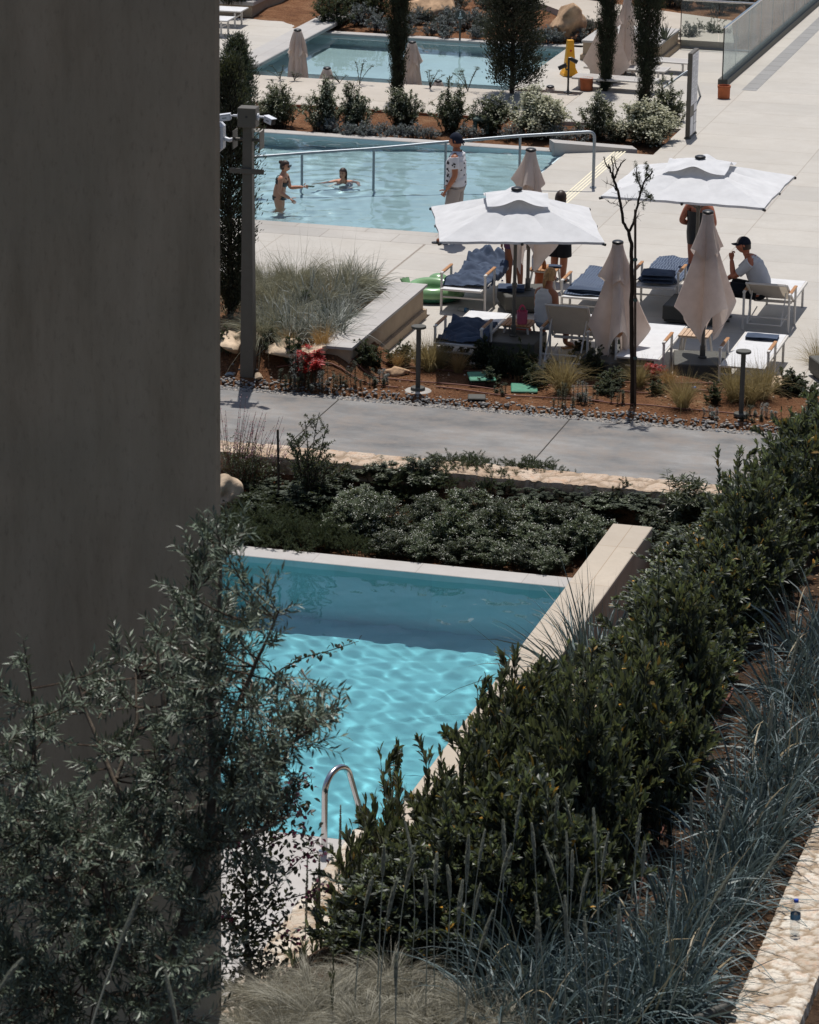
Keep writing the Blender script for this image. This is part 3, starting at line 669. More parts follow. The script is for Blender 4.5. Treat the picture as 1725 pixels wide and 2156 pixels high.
def closed_umbrella(label,loc,rz,h,L,rb,seed,flap=.42,hem=.16,base=True,rt=.075,pw=1.15,mat='canvas_beige',thin=False):
    """folded canopy hanging loosely: pleated cone with a ragged hem, short vent flap above it"""
    t=thing('closed_umbrella',label,'umbrella',loc,rz,'closed umbrellas'); g=np.random.default_rng(seed)
    if thin:
        n=96; th=np.arange(n)*2*math.pi/n; ph=g.uniform(0,6.28,4)
        def sheet(z0,ln,r0,r1,hemamp,pp):
            rows=[]; hm=(np.abs(((th*4/(2*math.pi)+ph[0])%1)-.5)*2)
            for q in np.linspace(0,1,18):
                r=r0+(r1-r0)*q**pp; f=1+.4*min(1,q*2.2)*(.8*np.abs(np.sin(4.5*th+ph[1]+.9*q))-.45+.4*np.sin(5*th+ph[2]-.8*q)); rr=np.maximum(r*f,.032)
                rows.append(np.stack([rr*np.cos(th),rr*np.sin(th),z0-ln*q*(1-hemamp/ln*hm*q**2)],-1))
            return np.array(rows)
        cp,fl=sheet(h-.05,L,rt*.8,rb,hem,pw),sheet(h-.018,flap,rt,rt+.10,.2,.75)
    else:
        # four stretched corners stand out as flat folded wings, the cloth between them hangs long and close to the pole
        n=96; th=np.arange(n)*2*math.pi/n; t0=g.uniform(0,1.57)
        def sheet(z0,ln,r0,rc,rv,lc,kn,amp):
            rows=[]; nc=4; u=(th-t0)/(math.pi/2)%1; tri=np.abs(u-.5)*2; cid=((th-t0)/(math.pi/2)).astype(int)%4     # 1 on a corner, 0 between
            var=g.uniform(.8,1.15,4); vr=var[cid]*(1-u)+var[(cid+1)%4]*u
            w=np.clip(tri,0,1)**1.15; fold=np.abs(((u*3+.2)%1)-.5)*2-.5
            for q in np.linspace(0,1,20):
                re=(rv+(rc*vr-rv)*w)+amp*fold*(.3+.7*(1-w))*1.0; le=ln*(lc+(1-lc)*(1-w)**1.2)*(1+.05*np.sin(3*th+kn))
                r=r0+(re-r0)*q**(1.0+.35*w); bend=th+.10*np.sin(2*th+kn)*q
                rows.append(np.stack([np.maximum(r,.034)*np.cos(bend),np.maximum(r,.034)*np.sin(bend),z0-le*q],-1))
            return np.array(rows)
        cp=sheet(h-.05,L,rt*.75,rb*1.12,.13,1-hem/L*1.25,g.uniform(0,6),.05); fl=sheet(h-.018,flap,rt,rt+.19,rt+.055,.72,g.uniform(0,6),.03)
    MB().grid(cp,wrap=True,flip=True).build('canopy',M[mat],t,smooth=32)
    MB().grid(fl,wrap=True,flip=True).build('vent_flap',M[mat],t,smooth=32)
    MB().lathe([(0,h+.035),(.05,h+.034),(.078,h+.02),(.082,h-.006),(.06,h-.02)],20).build('finial',M['black'],t,smooth=35)
    m=MB().tube([(0,0,.05 if not base else .2),(0,0,h-.03)],.027,14)
    for z in (.42,.95): m.lathe([(.026,z-.035),(.038,z-.03),(.038,z+.03),(.026,z+.035)],14)
    m.build('pole',M['grey_pole'],t,smooth=40)
    if base: umb_base(t)
    else: MB().lathe([(0,.05),(.2,.05),(.22,.03),(.22,0)],24).build('base',M['base'],t,smooth=30)
    return t

def lounger(label,x,y,rz=0.,back=0.,w=.60,ln=2.0,group='sun loungers on the terrace',arms=True,zs=.36,sl='sling'):
    """head end at -y"""
    t=thing('sun_lounger',label,'sun lounger',(x,y,0),rz,group); hw=w/2; y0,y1=-ln/2,ln/2; hg=y0+.74
    f=MB()
    for s in (-1,1): f.cbox(s*hw-.016,s*hw+.016,hg,y1,zs-.03,zs+.012,.006)
    f.cbox(-hw+.017,hw-.017,y1-.03,y1,zs-.03,zs+.012,.006).cbox(-hw+.017,hw-.017,hg-.02,hg+.02,zs-.05,zs-.012,.006).cbox(-hw+.017,hw-.017,.28,.32,zs-.06,zs-.014,.006)
    f.build('frame',M['white_metal'],t)
    def panel(ya,yb,name,mat,sag):
        X,Y=np.meshgrid(np.linspace(-hw+.016,hw-.016,13),np.linspace(ya,yb,17)); u=X/hw; v=(Y-ya)/(yb-ya)
        return np.stack([X,Y,zs+.014-sag*(1-u*u)*np.sin(v*math.pi)],-1)
    MB().grid(panel(hg,y1,'',0,.012)).build('seat_sling',M[sl],t,smooth=True)
    b=MB().grid(panel(y0,hg,'',0,.02))
    br=MB()
    for s in (-1,1): br.cbox(s*hw-.015,s*hw+.015,y0,hg,zs-.016,zs+.013,.005)
    br.cbox(-hw+.016,hw-.016,y0,y0+.03,zs-.016,zs+.013,.005)
    rot=Matrix.Translation((0,hg,zs))@Matrix.Rotation(-back,4,'X')@Matrix.Translation((0,-hg,-zs))
    o=b.build('backrest',M['sling_beige' if back>.2 else sl],t,smooth=True); o.matrix_local=rot
    o2=br.build('backrest_frame',M['white_metal'],o)
    if back>.2:
        p=rot@Vector((0,y0+.32,zs-.02)); st=MB()
        for s in (-1,1): st.tube([(s*(hw-.05),p.y,p.z),(s*(hw-.05),y0+.02,zs-.22),(s*(hw-.05),hg+.1,zs-.16)],.010,6)
        st.tube([(-hw+.05,y0+.02,zs-.22),(hw-.05,y0+.02,zs-.22)],.010,6).build('prop',M['white_metal'],t)
    ay0,ay1=y0+.16,y0+.72
    for s in (-1,1):
        xx=s*(hw+.035)
        if arms:
            for yy in (ay0,ay1): MB().cbox(xx-.016,xx+.016,yy-.02,yy+.02,0,.555,.006).build('leg',M['white_metal'],t)
            a=MB().cbox(xx-.026,xx+.026,ay0+.06,ay1+.02,.572,.594,.008).build('armrest',M['teak'],t)
            MB().cbox(xx-.022,xx+.022,ay0-.035,ay0+.058,.556,.592,.008).cbox(xx-.018,xx+.018,ay0+.058,ay1+.02,.556,.571,.004).build('armrest_cap',M['white_metal'],a)
        MB().cbox(s*(hw-.03)-.016,s*(hw-.03)+.016,y1-.17,y1-.13,0,zs-.032,.006).build('leg',M['white_metal'],t)
        if not arms: MB().cbox(s*(hw-.03)-.016,s*(hw-.03)+.016,y0+.13,y0+.17,0,zs-.032,.006).build('leg',M['white_metal'],t)
    MB().cbox(-hw-.02,hw+.02,ay0-.013,ay0+.013,.20,.225,.005).build('crossbar',M['white_metal'],t)
    return t
def towel(label,x,y,rz,w,ln,mat,seed,amp=.02,lw=.6,zs=.385,lumps=(),over=True,yoff=0.,group='navy towels'):
    g=np.random.default_rng(seed); nx,ny=44,90; X,Y=np.meshgrid(np.linspace(-w/2,w/2,nx),np.linspace(-ln/2,ln/2,ny))
    Z=np.zeros_like(X)
    for i in range(16):
        k=math.exp(g.uniform(math.log(8),math.log(60))); a=g.normal(1.4,.7); Z+=amp*5/k**.8*np.sin(k*(X*math.cos(a)+Y*math.sin(a))+g.uniform(0,6.28)+1.5*np.sin(3*X+g.uniform(0,6)))
    Z=np.abs(Z)*.9+.006
    for cx,cy,r,hh in lumps: Z+=hh*np.exp(-(((X-cx)**2+(Y-cy)**2)/r**2))*(1+.5*np.sin(30*X+20*Y)*.5)
    ex=np.maximum(np.abs(X)-lw/2-.02,0); Xo=np.sign(X)*np.minimum(np.abs(X),lw/2+.02+.12*ex); Z=Z-ex*.95
    edge=.02*np.sin(9*X+seed)*(np.abs(Y)>ln/2-.06)
    P=np.stack([Xo+.015*np.sin(5*Y+seed),Y+edge,Z],-1)
    m=MB().grid(P).grid(P-[0,0,.006],flip=True)
    o=m.build('towel',M[mat],None,smooth=True); o.location=(x,y,zs); o.rotation_euler=(0,0,rz)
    return tag(o,label,'towel',group)
def folded_towel(label,x,y,z,rz,w,d,h,mat='navy2'):
    m=MB(); n=3
    for i in range(n):
        zz=i*h/n; X,Y=np.meshgrid(np.linspace(-w/2,w/2,16),np.linspace(-d/2,d/2,10)); g=np.random.default_rng(i)
        sx=1-.03*g.random(); e=(1-np.abs(X/(w/2))**6)*(1-np.abs(Y/(d/2))**6)
        top=np.stack([X*sx,Y*sx,zz+h/n*(.55+.45*e)+.005*np.sin(14*X+9*Y+i)],-1); bot=np.stack([X*sx,Y*sx,zz+h/n*(.45-.42*e)],-1)
        m.grid(top).grid(bot,flip=True)
        for sl in (np.s_[0,:],np.s_[-1,:],np.s_[:,0],np.s_[:,-1]): m.grid(np.stack([top[sl],bot[sl]],0))
    o=m.build('folded_towel',M[mat],None,smooth=60); o.location=(x,y,z); o.rotation_euler=(0,0,rz); return tag(o,label,'towel')
def side_table(label,x,y,rz=0.,s=.44,h=.40,mat='teak'):
    t=thing('side_table',label,'table',(x,y,0),rz,'slatted side tables'); top=MB(); n=7; w=s/n
    for i in range(n): top.cbox(-s/2+i*w+.004,-s/2+(i+1)*w-.004,-s/2,s/2,h-.02,h,.003)
    top.build('table_top',M[mat],t)
    MB().cbox(-s/2+.03,s/2-.03,-s/2+.03,s/2-.03,h-.045,h-.021,.004).build('apron',M['white_metal'],t)
    for a in (-1,1):
        for b in (-1,1):
            MB().tube([(a*(s/2-.06),b*(s/2-.05),h-.022),(a*(s/2+.0),b*(s/2-.02),0)],[.018,.014],6).build('leg',M['white_metal'],t)
    return t
def pot(label,x,y,r=.13,h=.25,group='terracotta pots'):
    t=thing('terracotta_pot',label,'pot',(x,y,0),0,group)
    MB().lathe([(0,0),(r*.93,0),(r*.96,.02),(r*.99,h*.8),(r,h-.05),(r*1.05,h-.045),(r*1.06,h-.005),(r*1.03,h),(r*.92,h),(r*.9,h-.03),(r*.88,.04),(0,.04)],30).build('pot_body',M['terracotta'],t,smooth=40)
    return t
def bottle(label,loc,s=1.,cap='blue_cap',rz=0.,lying=False,capname='cap'):
    t=thing('water_bottle',label,'bottle',loc,rz); hh=.255*s; r=.036*s
    pr=[(0,.004),(r*.7,0),(r*.97,.012*s),(r,.03*s),(r*.95,.06*s),(r,.09*s),(r*.97,.15*s),(r*.98,.17*s),(r*.9,.19*s),(r*.62,.218*s),(.014*s,.232*s),(.014*s,.24*s)]
    o=[MB().lathe(pr,28).build('bottle_body',M['pet'],t,smooth=40),
       MB().lathe([(0,.255*s),(.0155*s,.254*s),(.017*s,.25*s),(.017*s,.236*s),(.0145*s,.234*s)],18).build('cap',M[cap],t,smooth=40),
       MB().lathe([(r*1.012,.112*s),(r*1.0,.115*s),(r*.985,.15*s),(r*.99,.152*s)],28).build('paper_label',M['bottle_label'],t,smooth=40)]
    if lying: t.rotation_euler=(R(90),0,rz)
    return t

# ---- front row (heads towards the flower bed)
LG='sun loungers on the terrace'
lounger('sun lounger under a crumpled navy towel beside the planter wall, in the front row',-11.93,47.42)
towel('crumpled navy towel heaped on the front left lounger by the planter wall',-11.93,47.1,.06,.74,1.25,'navy2',3,.03,lumps=[(.05,.28,.2,.03),(-.1,.0,.2,.02)])
side_table('teak side table carrying the pink bag under the nearest open umbrella',-11.36,47.85,mat='teak')
lounger('reclined lounger seen from behind with beige mesh backrest raised, next to seated woman',-10.48,47.75,0,R(48))
lounger('empty white lounger between the low folded umbrella and the bare slatted table',-9.35,47.5)
side_table('bare pale slatted side table behind the dark block base',-8.83,48.06,mat='teak_pale')
lounger('empty white lounger with one folded navy towel at its foot, rightmost of the front row',-7.88,47.45)
folded_towel('small folded navy towel lying on the rightmost front lounger',-7.89,48.12,.374,.04,.46,.26,.05)
# ---- back row
lounger('back row lounger covered by a wrinkled navy towel beside the green float',-12.68,50.6)
towel('large wrinkled navy towel with a bunched far end, beside the green float',-12.68,50.75,.0,.80,1.95,'navy2',8,.03,lumps=[(.0,.8,.3,.13),(-.2,.75,.2,.06),(.1,-.1,.25,.04)])
side_table('teak side table holding a sunscreen bottle and tote, behind the navy towelled lounger',-11.80,51.35)
lounger('back row lounger covered with a striped navy towel, left of the low folded umbrella',-10.86,50.7)
towel('striped navy towel spread flat on the lounger behind the seated woman',-10.86,50.75,.0,.66,1.9,'navy',12,.008)
folded_towel('rolled navy towel on the near end of the striped towelled lounger',-10.86,49.95,.395,.02,.52,.2,.075)
lounger('back row lounger with striped towel and dark cushion, left of the tall folded umbrella',-9.98,51.7)
towel('striped navy towel spread on the lounger behind the tall folded umbrella',-9.98,51.85,.0,.66,1.7,'navy',15,.012)
folded_towel('bulky dark folded towel heaped on the lounger left of tall folded umbrella',-9.97,50.98,.395,.1,.5,.42,.17)
lounger('lounger seen from behind with beige backrest slightly raised under the capped man',-8.16,50.85,0,R(30))
# ---- umbrellas
open_umbrella('open white square umbrella nearest the viewer, covering the family and towelled loungers',(-11.36,47.52,0),R(18),1.14,2.40,.50,.44,base_ang=R(-18))
open_umbrella('open white umbrella farther back on the right, its corner pointing at the paving',(-9.30,50.42,0),R(-1),1.2,2.44,.42,.46,rip=1)
closed_umbrella('folded beige umbrella standing just behind the nearest open white umbrella',(-11.83,50.33,0),.4,2.4,1.75,.36,21,flap=.62,hem=.35,pw=1.2)
closed_umbrella('tall folded beige umbrella with flared skirt on a dark block base, right of pruned tree',(-8.56,47.16,0),.2,2.34,1.72,.50,22,flap=.66,hem=.40,pw=1.35)
closed_umbrella('low hanging folded beige umbrella behind the bare pruned tree',(-9.78,47.0,0),.9,1.86,1.66,.43,23,flap=.6,hem=.42,pw=1.1)
closed_umbrella('folded beige umbrella cut off by the right edge of the picture',(-6.62,47.6,0),.5,1.9,1.5,.42,24,flap=.5,hem=.3)
for (px,py,Y,lab,sd,ll) in ((627,61,68.3,'folded beige umbrella left of the narrow cypress in front of the far pool',31,1.5),(868,86,68.3,'folded beige umbrella just right of the narrow cypress in front of the far pool',32,1.5)):
    p=GY(px,py,Y); closed_umbrella(lab,(p[0],p[1],-1.6),.5,p[2]+1.6-.03,ll,.225,sd,flap=.55,hem=.15,base=False,thin=True,pw=.6,rt=.085)
for (px,py,Y,lab,sd) in ((689,141,68.3,'top of a folded umbrella peeping over the terrace between first and second shrubs',33),(923,168,68.3,'top of a folded umbrella peeping over the terrace right of cypress trunk',34),(1159,180,68.35,'tip of a folded umbrella peeping over the terrace by the camera post',35)):
    p=GY(px,py,Y); closed_umbrella(lab,(p[0],p[1],-1.6),.5,p[2]+1.6-.03,1.3,.2,sd,flap=.5,hem=.15,base=False,thin=True,pw=.6,rt=.085)
for (px,py,Y,lab,sd,rr) in ((1322,-6,70.4,'tall folded beige umbrella between the two right hand cypresses',36,.30),(1283,6,69.6,'folded beige umbrella half hidden by the slim cypress with its skirt fanned out',37,.44)):
    p=GY(px,py,Y); closed_umbrella(lab,(p[0],p[1],0),.5,p[2],1.55,rr,sd,flap=.55,hem=.3,base=False,pw=.95)
# ---- far loungers
for (x,y,lab,bk,rz) in ((-14.45,68.75,'low grey lounger nearest the shrub row between slim and thick cypresses',.0,1.53),(-14.5,70.05,'low grey lounger reaching out left of the slim cypress',.0,1.55),(-14.2,71.2,'low grey lounger farthest back between the cypresses',.0,1.5)):
    lounger(lab,x,y,rz,bk,arms=False,ln=1.7,group='far loungers by the deck',zs=.24,w=.5,sl='coping')
p=G(489,56); lounger('white lounger at the top left below the corner planter',p[0]-.75,p[1]+.1,R(92),0,arms=False,group='white loungers at the top left')
p=G(474,72); lounger('white lounger mostly hidden by the stucco wall at the top left edge',p[0]-.8,p[1]-.2,R(92),0,arms=False,group='white loungers at the top left')
pot('terracotta pot on the deck between the camera post and the slim cypress',*G(1235,190)[:2])
pot('terracotta pot at the foot of the glass balustrade',*G(1524,207)[:2],r=.125,h=.26)
pot('terracotta pot standing behind the seated woman under the teak table',*G(1145,610)[:2],r=.14,h=.3)
pot('terracotta pot under the table with the pink bag',*G(1097,728)[:2],r=.14,h=.25)
# ---- small things on the terrace
def bag(label,loc,mat,mat2,w,d,h,rz=0.,name='beach_bag'):
    t=thing(name,label,'bag',loc,rz); th=np.arange(40)*2*math.pi/40
    def ring(s,z): 
        c,sn=np.cos(th),np.sin(th); return np.stack([np.sign(c)*np.abs(c)**.5*w/2*s,np.sign(sn)*np.abs(sn)**.5*d/2*s,np.full(40,z)],-1)
    MB().grid(np.array([ring(.02,.004),ring(.9,0),ring(.95,.02),ring(1,h*.5),ring(1.02,h),ring(.96,h),ring(.9,h*.5),ring(.85,.02)]),wrap=True).build('bag_body',M[mat],t,smooth=50)
    for s in (-1,1):
        a=np.linspace(0,math.pi,14); MB().tube(np.stack([w*.3*np.cos(a),np.full(14,s*d*.46)-s*.03*np.sin(a),h-.02+.10*np.sin(a)],-1),.008,6).build('handle',M[mat2],t,smooth=True)
    return t
bag('bright pink beach bag with dark pink handles on the teak table',(-11.30,47.78,.401),'pink','pink2',.15,.13,.185,.3)
bag('pale cloth bag on the teak table behind the navy towelled lounger',(-11.93,51.2,.401),'cam_white','teak',.1,.1,.2,.2,'cloth_bag')
t=thing('sunscreen_bottle','amber pump bottle beside the pale cloth bag','bottle',(-11.80,51.27,.401)); amb=plain('amber',(.28,.085,.012),.25)
MB().lathe([(0,0),(.032,0),(.034,.01),(.033,.07),(.022,.11),(.012,.13),(.012,.15)],18).build('bottle_body',amb,t,smooth=40); MB().lathe([(.014,.15),(.016,.155),(.014,.185),(0,.19)],12).build('pump',M['terracotta'],t,smooth=40)
folded_towel('blue folded cloth on the teak table beside the amber bottle',-11.66,51.4,.402,.2,.2,.14,.03)
folded_towel('folded navy towel on the umbrella base left of the seated woman',-12.05,50.2,.278,.2,.4,.3,.08)
bottle('clear water bottle standing beside the navy towelled lounger',(*G(1057,622)[:2],0),.95)
bottle('clear water bottle lying on the paving in front of the navy towelled lounger',(*G(965,655)[:2],.035),1.05,rz=R(75),lying=True)
p=G(1673,1973,2.80); bottle('clear plastic water bottle with blue cap on the corner stone wall',(p[0],p[1],2.825),1.0)

# inflatable ring float with paws
p=G(916,618,.1); t=thing('inflatable_float','shiny green inflatable animal ring lying between planter wall and towelled lounger','pool float',(p[0],p[1],0),R(25),None,.82); m=MB(); n=48; th=np.arange(n)*2*math.pi/n
def ringrow(ph,k=1.):
    rr=np.cos(ph)*.135; return np.stack([(.36+rr)*np.cos(th)*1.12,(.30+rr)*np.sin(th),.15+.145*math.sin(ph)+.07*np.clip(np.sin(th-.35),0,1)*(.5+.5*math.sin(ph))+0*th],-1)
m.grid(np.array([ringrow(x) for x in np.linspace(-.25,math.pi+.5,18)]),wrap=True)
q=ringrow(math.pi+.5); m.grid(np.array([q,q*[.6,.6,1.],q*[.02,.02,1.02]]),wrap=True)
def ell(c,r,R_=None,k=18):
    u=np.linspace(-1.55,1.55,12); P=np.stack([np.outer(np.cos(u),np.cos(np.arange(k)*2*math.pi/k))*r[0],np.outer(np.cos(u),np.sin(np.arange(k)*2*math.pi/k))*r[1],np.repeat(np.sin(u)[:,None],k,1)*r[2]],-1)
    if R_ is not None: P=P@np.array(R_.to_3x3()).T
    return P+np.array(c)
m.grid(ell((.14,.44,.27),(.19,.17,.13),Matrix.Rotation(R(-20),4,'Z')),wrap=True).grid(ell((.20,.56,.27),(.12,.10,.085)),wrap=True); m.build('ring_body',M['frog'],t,smooth=True)
MB().grid(np.array([ringrow(x)*[1.004,1.004,1] for x in np.linspace(-1.5,-.27,8)]),wrap=True).build('underside',M['frog_dark'],t,smooth=True)
for i,(x,y,a,tl,s_) in enumerate(((-.46,.10,R(120),R(35),1.),(-.60,.02,R(150),R(60),.62),(.30,-.28,R(-50),R(30),1.05),(.50,.16,R(15),R(45),.95))):
    g=MB(); q=np.linspace(0,1,9); rows=[]
    for v in q:
        w=(.055+.055*v)*s_; d=(.055-.028*v)*s_; k=20; aa=np.arange(k)*2*math.pi/k; rows.append(np.stack([w*np.cos(aa),d*np.sin(aa),.25*s_*v+(.022*s_*np.abs(np.sin(np.cos(aa)*4.2)) if v>.9 else 0*aa)],-1))
    rows.append(np.stack([0*aa,0*aa,.24*s_+0*aa],-1))
    mt=Matrix.Translation((x,y,.16))@Matrix.Rotation(a,4,'Z')@Matrix.Rotation(tl,4,'Y')@Matrix.Rotation(R(90),4,'Z')
    o=g.grid(np.array(rows),wrap=True).build('paw',M['frog'],t,smooth=60); o.matrix_local=mt
    s2=MB().grid(np.array([np.stack([.085*s_*r_*np.cos(aa),-.031*s_-.002*r_+0*aa,.15*s_+.085*s_*r_*np.sin(aa)],-1) for r_ in (.02,.6,1.)]),wrap=True).build('paw_sole',M['frog_dark'],o,smooth=True)
# ---------------------------------------------------------------- poles, lamps, signs, rails
def camera_pole():
    b=G(523,803); t=thing('camera_pole','tall taupe pole carrying two white cameras, standing by the garden path','pole',(b[0],b[1],0),R(4))
    def sq(w0,z0,w1,z1): return [(s*w,q*w,z) for z,w in ((z0,w0),(z1,w1)) for s,q in ((-1,-1),(1,-1),(1,1),(-1,1))]
    MB().add(sq(.094,.02,.062,3.56),[(0,1,5,4),(1,2,6,5),(2,3,7,6),(3,0,4,7),(4,5,6,7)]).build('post',M['taupe'],t)
    f=MB().cbox(-.17,.17,-.17,.17,-.02,.018,.004)
    for s in (-1,1): f.add([(s*.085,-.01,.02),(s*.165,-.01,.02),(s*.085,-.01,.2),(s*.085,.01,.02),(s*.165,.01,.02),(s*.085,.01,.2)][:6],[(0,1,4,3),(1,2,5,4),(0,3,5,2)])
    f.build('foot_plate',M['taupe'],t)
    MB().cbox(-.125,.125,-.11,.11,3.561,3.83,.006).build('head_box',M['taupe'],t)
    h=MB().tube([(0,-.1125,3.71),(0,-.1105,3.71)],.018,14).build('cable_hole',M['black'],t)
    for s,yw in ((-1,R(8)),(1,R(-38))):
        c=thing('bullet_camera','white camera arm','camera'); 
        for k in ('label','category'): del c[k]
        c.parent=t; c.location=(s*.125,0,3.72)
        m=MB().lathe([(0,0),(.05,0),(.05,.02),(.03,.024),(0,.024)],20); V=m.V[0]; m.V[0]=np.stack([s*V[:,2],V[:,0],V[:,1]],-1)
        m.tube([(s*.02,0,0),(s*.085,0,.0)],.017,10).tube([(s*.08,0,0),(s*.115,0,-.005)],.011,8)
        mt=Matrix.Translation((s*.115,0,-.02))@Matrix.Rotation(yw,4,'Z')@Matrix.Rotation(s*R(9),4,'Y')
        m.cbox(min(0,s*.165),max(0,s*.165),-.042,.042,-.042,.045,.012,M=mt).cbox(min(0,s*.185),max(0,s*.185),-.046,.046,.046,.053,.002,M=mt)
        ob=m.build('camera_body',M['cam_white'],t,smooth=35); ob.location=(s*.125,0,3.70); bpy.data.objects.remove(c)
        MB().cbox(min(s*.1655,s*.17),max(s*.1655,s*.17),-.036,.036,-.037,.037,.001,M=mt).build('lens_window',M['black'],ob)
        MB().cbox(min(s*.06,s*.12),max(s*.06,s*.12),-.0435,-.0425,-.006,.010,.0001,M=mt).build('maker_plate',M['galv'],ob)
    for s in (-1,1):
        st=MB().tube([(s*.06,0,3.38),(s*.185,0,3.38)],.024,12).build('bracket_arm',M['taupe'],t,smooth=40)
        pl=MB().cbox(s*.186-.005,s*.186+.005,-.13,.13,3.26,3.51,.002); q=pl.build('bracket_plate',M['taupe'],t)
        MB().tube([(s*.186-.0065,.0,3.385),(s*.186+.0065,.0,3.385)],.025,14).build('cable_hole',M['black'],q)
    MB().cbox(-.24,.24,-.1085,-.082,2.93,3.0,.004).build('cross_arm',M['taupe'],t)
    sp=MB().tube([(-.19,0,3.38),(-.26,0,3.36),(-.33,.0,3.38)],.03,10).build('speaker_bracket',M['cam_white'],t,smooth=True)
    n=np.linspace(-1,1,9); w=.19
    m=MB().cbox(-.60,-.335,-.13,.13,3.20,3.60,.05); m.build('loudspeaker',M['cam_white'],t,smooth=40)
    g=MB()
    for i in range(13): g.box(-.58,-.355,-.134,-.1305,3.235+i*.026,3.248+i*.026)
    g.build('speaker_grille',M['base'],t)
    a=np.linspace(0,math.pi,12); MB().tube(np.stack([-.25+.09*np.cos(a)*1.0,np.full(12,-.02),-.02+.12*np.sin(a)],-1),.025,10).build('conduit',plain('grey_conduit',(.22,.26,.29),.5),t,smooth=True)
    return t
camera_pole()
def bollard(label,px,py,foot):
    b=G(px,py); t=thing('bollard_light',label,'bollard light',(b[0],b[1],.05),0,'bollard lights along the path'); h=.90
    MB().lathe([(.033,.03),(.033,h-.045)],20).build('post',M['base'],t,smooth=True)
    MB().lathe([(0,h),(.098,h),(.102,h-.004),(.102,h-.03),(.098,h-.034),(.03,h-.036),(.03,h-.05)],32).build('lamp_head',M['base'],t,smooth=30)
    MB().lathe([(.033,.045),(.095,.04),(.1,.03),(.1,0),(0,0)],28).build('flange',M['base'],t,smooth=30)
    if foot: MB().lathe([(0,-.001),(.17,-.001),(.195,-.02),(.2,-.12)],28).build('footing',M['band'],t,smooth=40)
    return t
bollard('slim dark bollard light on a round concrete footing near the green valve box',880,828,1)
bollard('slim dark bollard light at the right by the pebble edge, beside straw grasses',1560,883,0)
# totem
b=G(1447,293); t=thing('sign_totem','thin dark sign totem with white notice panels on the plaza','sign',(b[0],b[1]+.32,0),0)
MB().cbox(-.04,.04,-.32,.32,.03,1.61,.004).build('totem_body',M['taupe'],t)
for y in (-.29,.29): MB().lathe([(0,.03),(.06,.03),(.07,.0)],20,(0,y,0)).build('foot',M['base'],t)
for i,(y0,y1,z0,z1) in enumerate(((-.28,-.01,.62,1.57),(.012,.29,.62,1.57),(.012,.29,.47,.61),(-.28,-.02,.06,.40),(.03,.27,.24,.44),(.03,.27,.06,.225))):
    pn=MB().box(.0405,.046,y0,y1,z0,z1).build('notice_panel',M['cam_white'],t)
    if i in (0,1,4):
        l=MB(); g=np.random.default_rng(i); z=z1-.05
        while z>z0+.04:
            l.box(.0462,.0466,y0+.03,y0+.03+(y1-y0-.06)*g.uniform(.5,1),z,z+.007); z-=.026 if g.random()<.8 else .06
        l.build('notice_lines',M['galv'],pn)
# caution cone
b=G(1199,159); t=thing('caution_cone','tall yellow caution cone standing at the far pool edge','caution sign',(b[0],b[1],0),R(28))
def fr(w0,d0,z0,w1,d1,z1): return [(s*w,q*d,z) for z,w,d in ((z0,w0,d0),(z1,w1,d1)) for s,q in ((-1,-1),(1,-1),(1,1),(-1,1))],[(0,1,5,4),(1,2,6,5),(2,3,7,6),(3,0,4,7),(4,5,6,7),(3,2,1,0)]
m=MB(); m.add(*fr(.105,.09,.17,.062,.05,.73)); m.add(*fr(.15,.14,.06,.1055,.0905,.172)); m.add(*fr(.165,.155,0.012,.152,.142,.07)); m.build('cone_body',M['yellow'],t)
MB().cbox(-.166,.166,-.156,.156,0,.014,.003).build('base_rim',M['black'],t)
def face(u,z): # point on the right front face (+x side)
    k=(z-.17)/.56; return (.105-.043*k+.0015, u)
tilt=math.atan2(.043,.56)
def facem(z): return Matrix.Translation((face(0,z)[0],0,z))@Matrix.Rotation(math.pi/2,4,'Z')@Matrix.Rotation(math.pi/2-tilt,4,'X')
text_mesh('CAUTION',.026,M['black'],'warning_text',t,facem(.66)); text_mesh('CAUTION',.030,M['black'],'warning_text',t,facem(.38)); text_mesh('WET FLOOR',.026,M['black'],'warning_text',t,facem(.34))
wm=MB(); wm.cbox(-.05,.05,-.085,-.01,-.001,.0005,.0001); o=wm.build('notice_patch',M['white_paint'],t); o.matrix_local=facem(.33)
fg=MB().tube([(0,.045,.002),(.002,.01,.002),(-.02,-.05,.002)],.008,6).tube([(0,.01,.002),(.028,-.045,.002)],.008,6).tube([(0,.04,.002),(.03,.015,.002)],.006,6).tube([(0,.04,.002),(-.028,.03,.002)],.006,6).lathe([(0,.003),(.013,.0025),(.013,-.001)],14,(-.002,.068,0)); o=fg.build('falling_figure',M['black'],t); o.matrix_local=facem(.51)
o=MB().lathe([(0,.003),(.022,.003),(.022,0)],20).build('red_dot',M['red'],t); k=(.52-.17)/.56; o.matrix_local=Matrix.Translation((0,-.09+.04*k-.001,.52))@Matrix.Rotation(math.pi/2-math.atan2(.04,.56),4,'X')
# spotlight post
b=G(1196,196); t=thing('spotlight_post','short black post with two spotlights in front of the yellow cone','lamp post',(b[0],b[1],0),R(15))
MB().lathe([(0,.0),(.085,0),(.085,.025),(.05,.035),(.024,.05),(.02,.12),(.02,.66),(.026,.68),(0,.69)],20).build('post',M['black'],t,smooth=40)
MB().tube([(-.015,0,.7),(.04,0,.69),(.17,0,.62)],[.02,.042,.042],12).build('spotlight',M['black'],t,smooth=40); MB().tube([(-.01,0,.47),(-.05,0,.47),(-.06,0,.52)],.014,8).tube([(-.04,0,.57),(-.2,0,.49)],.042,12).build('spotlight',M['black'],t,smooth=40)
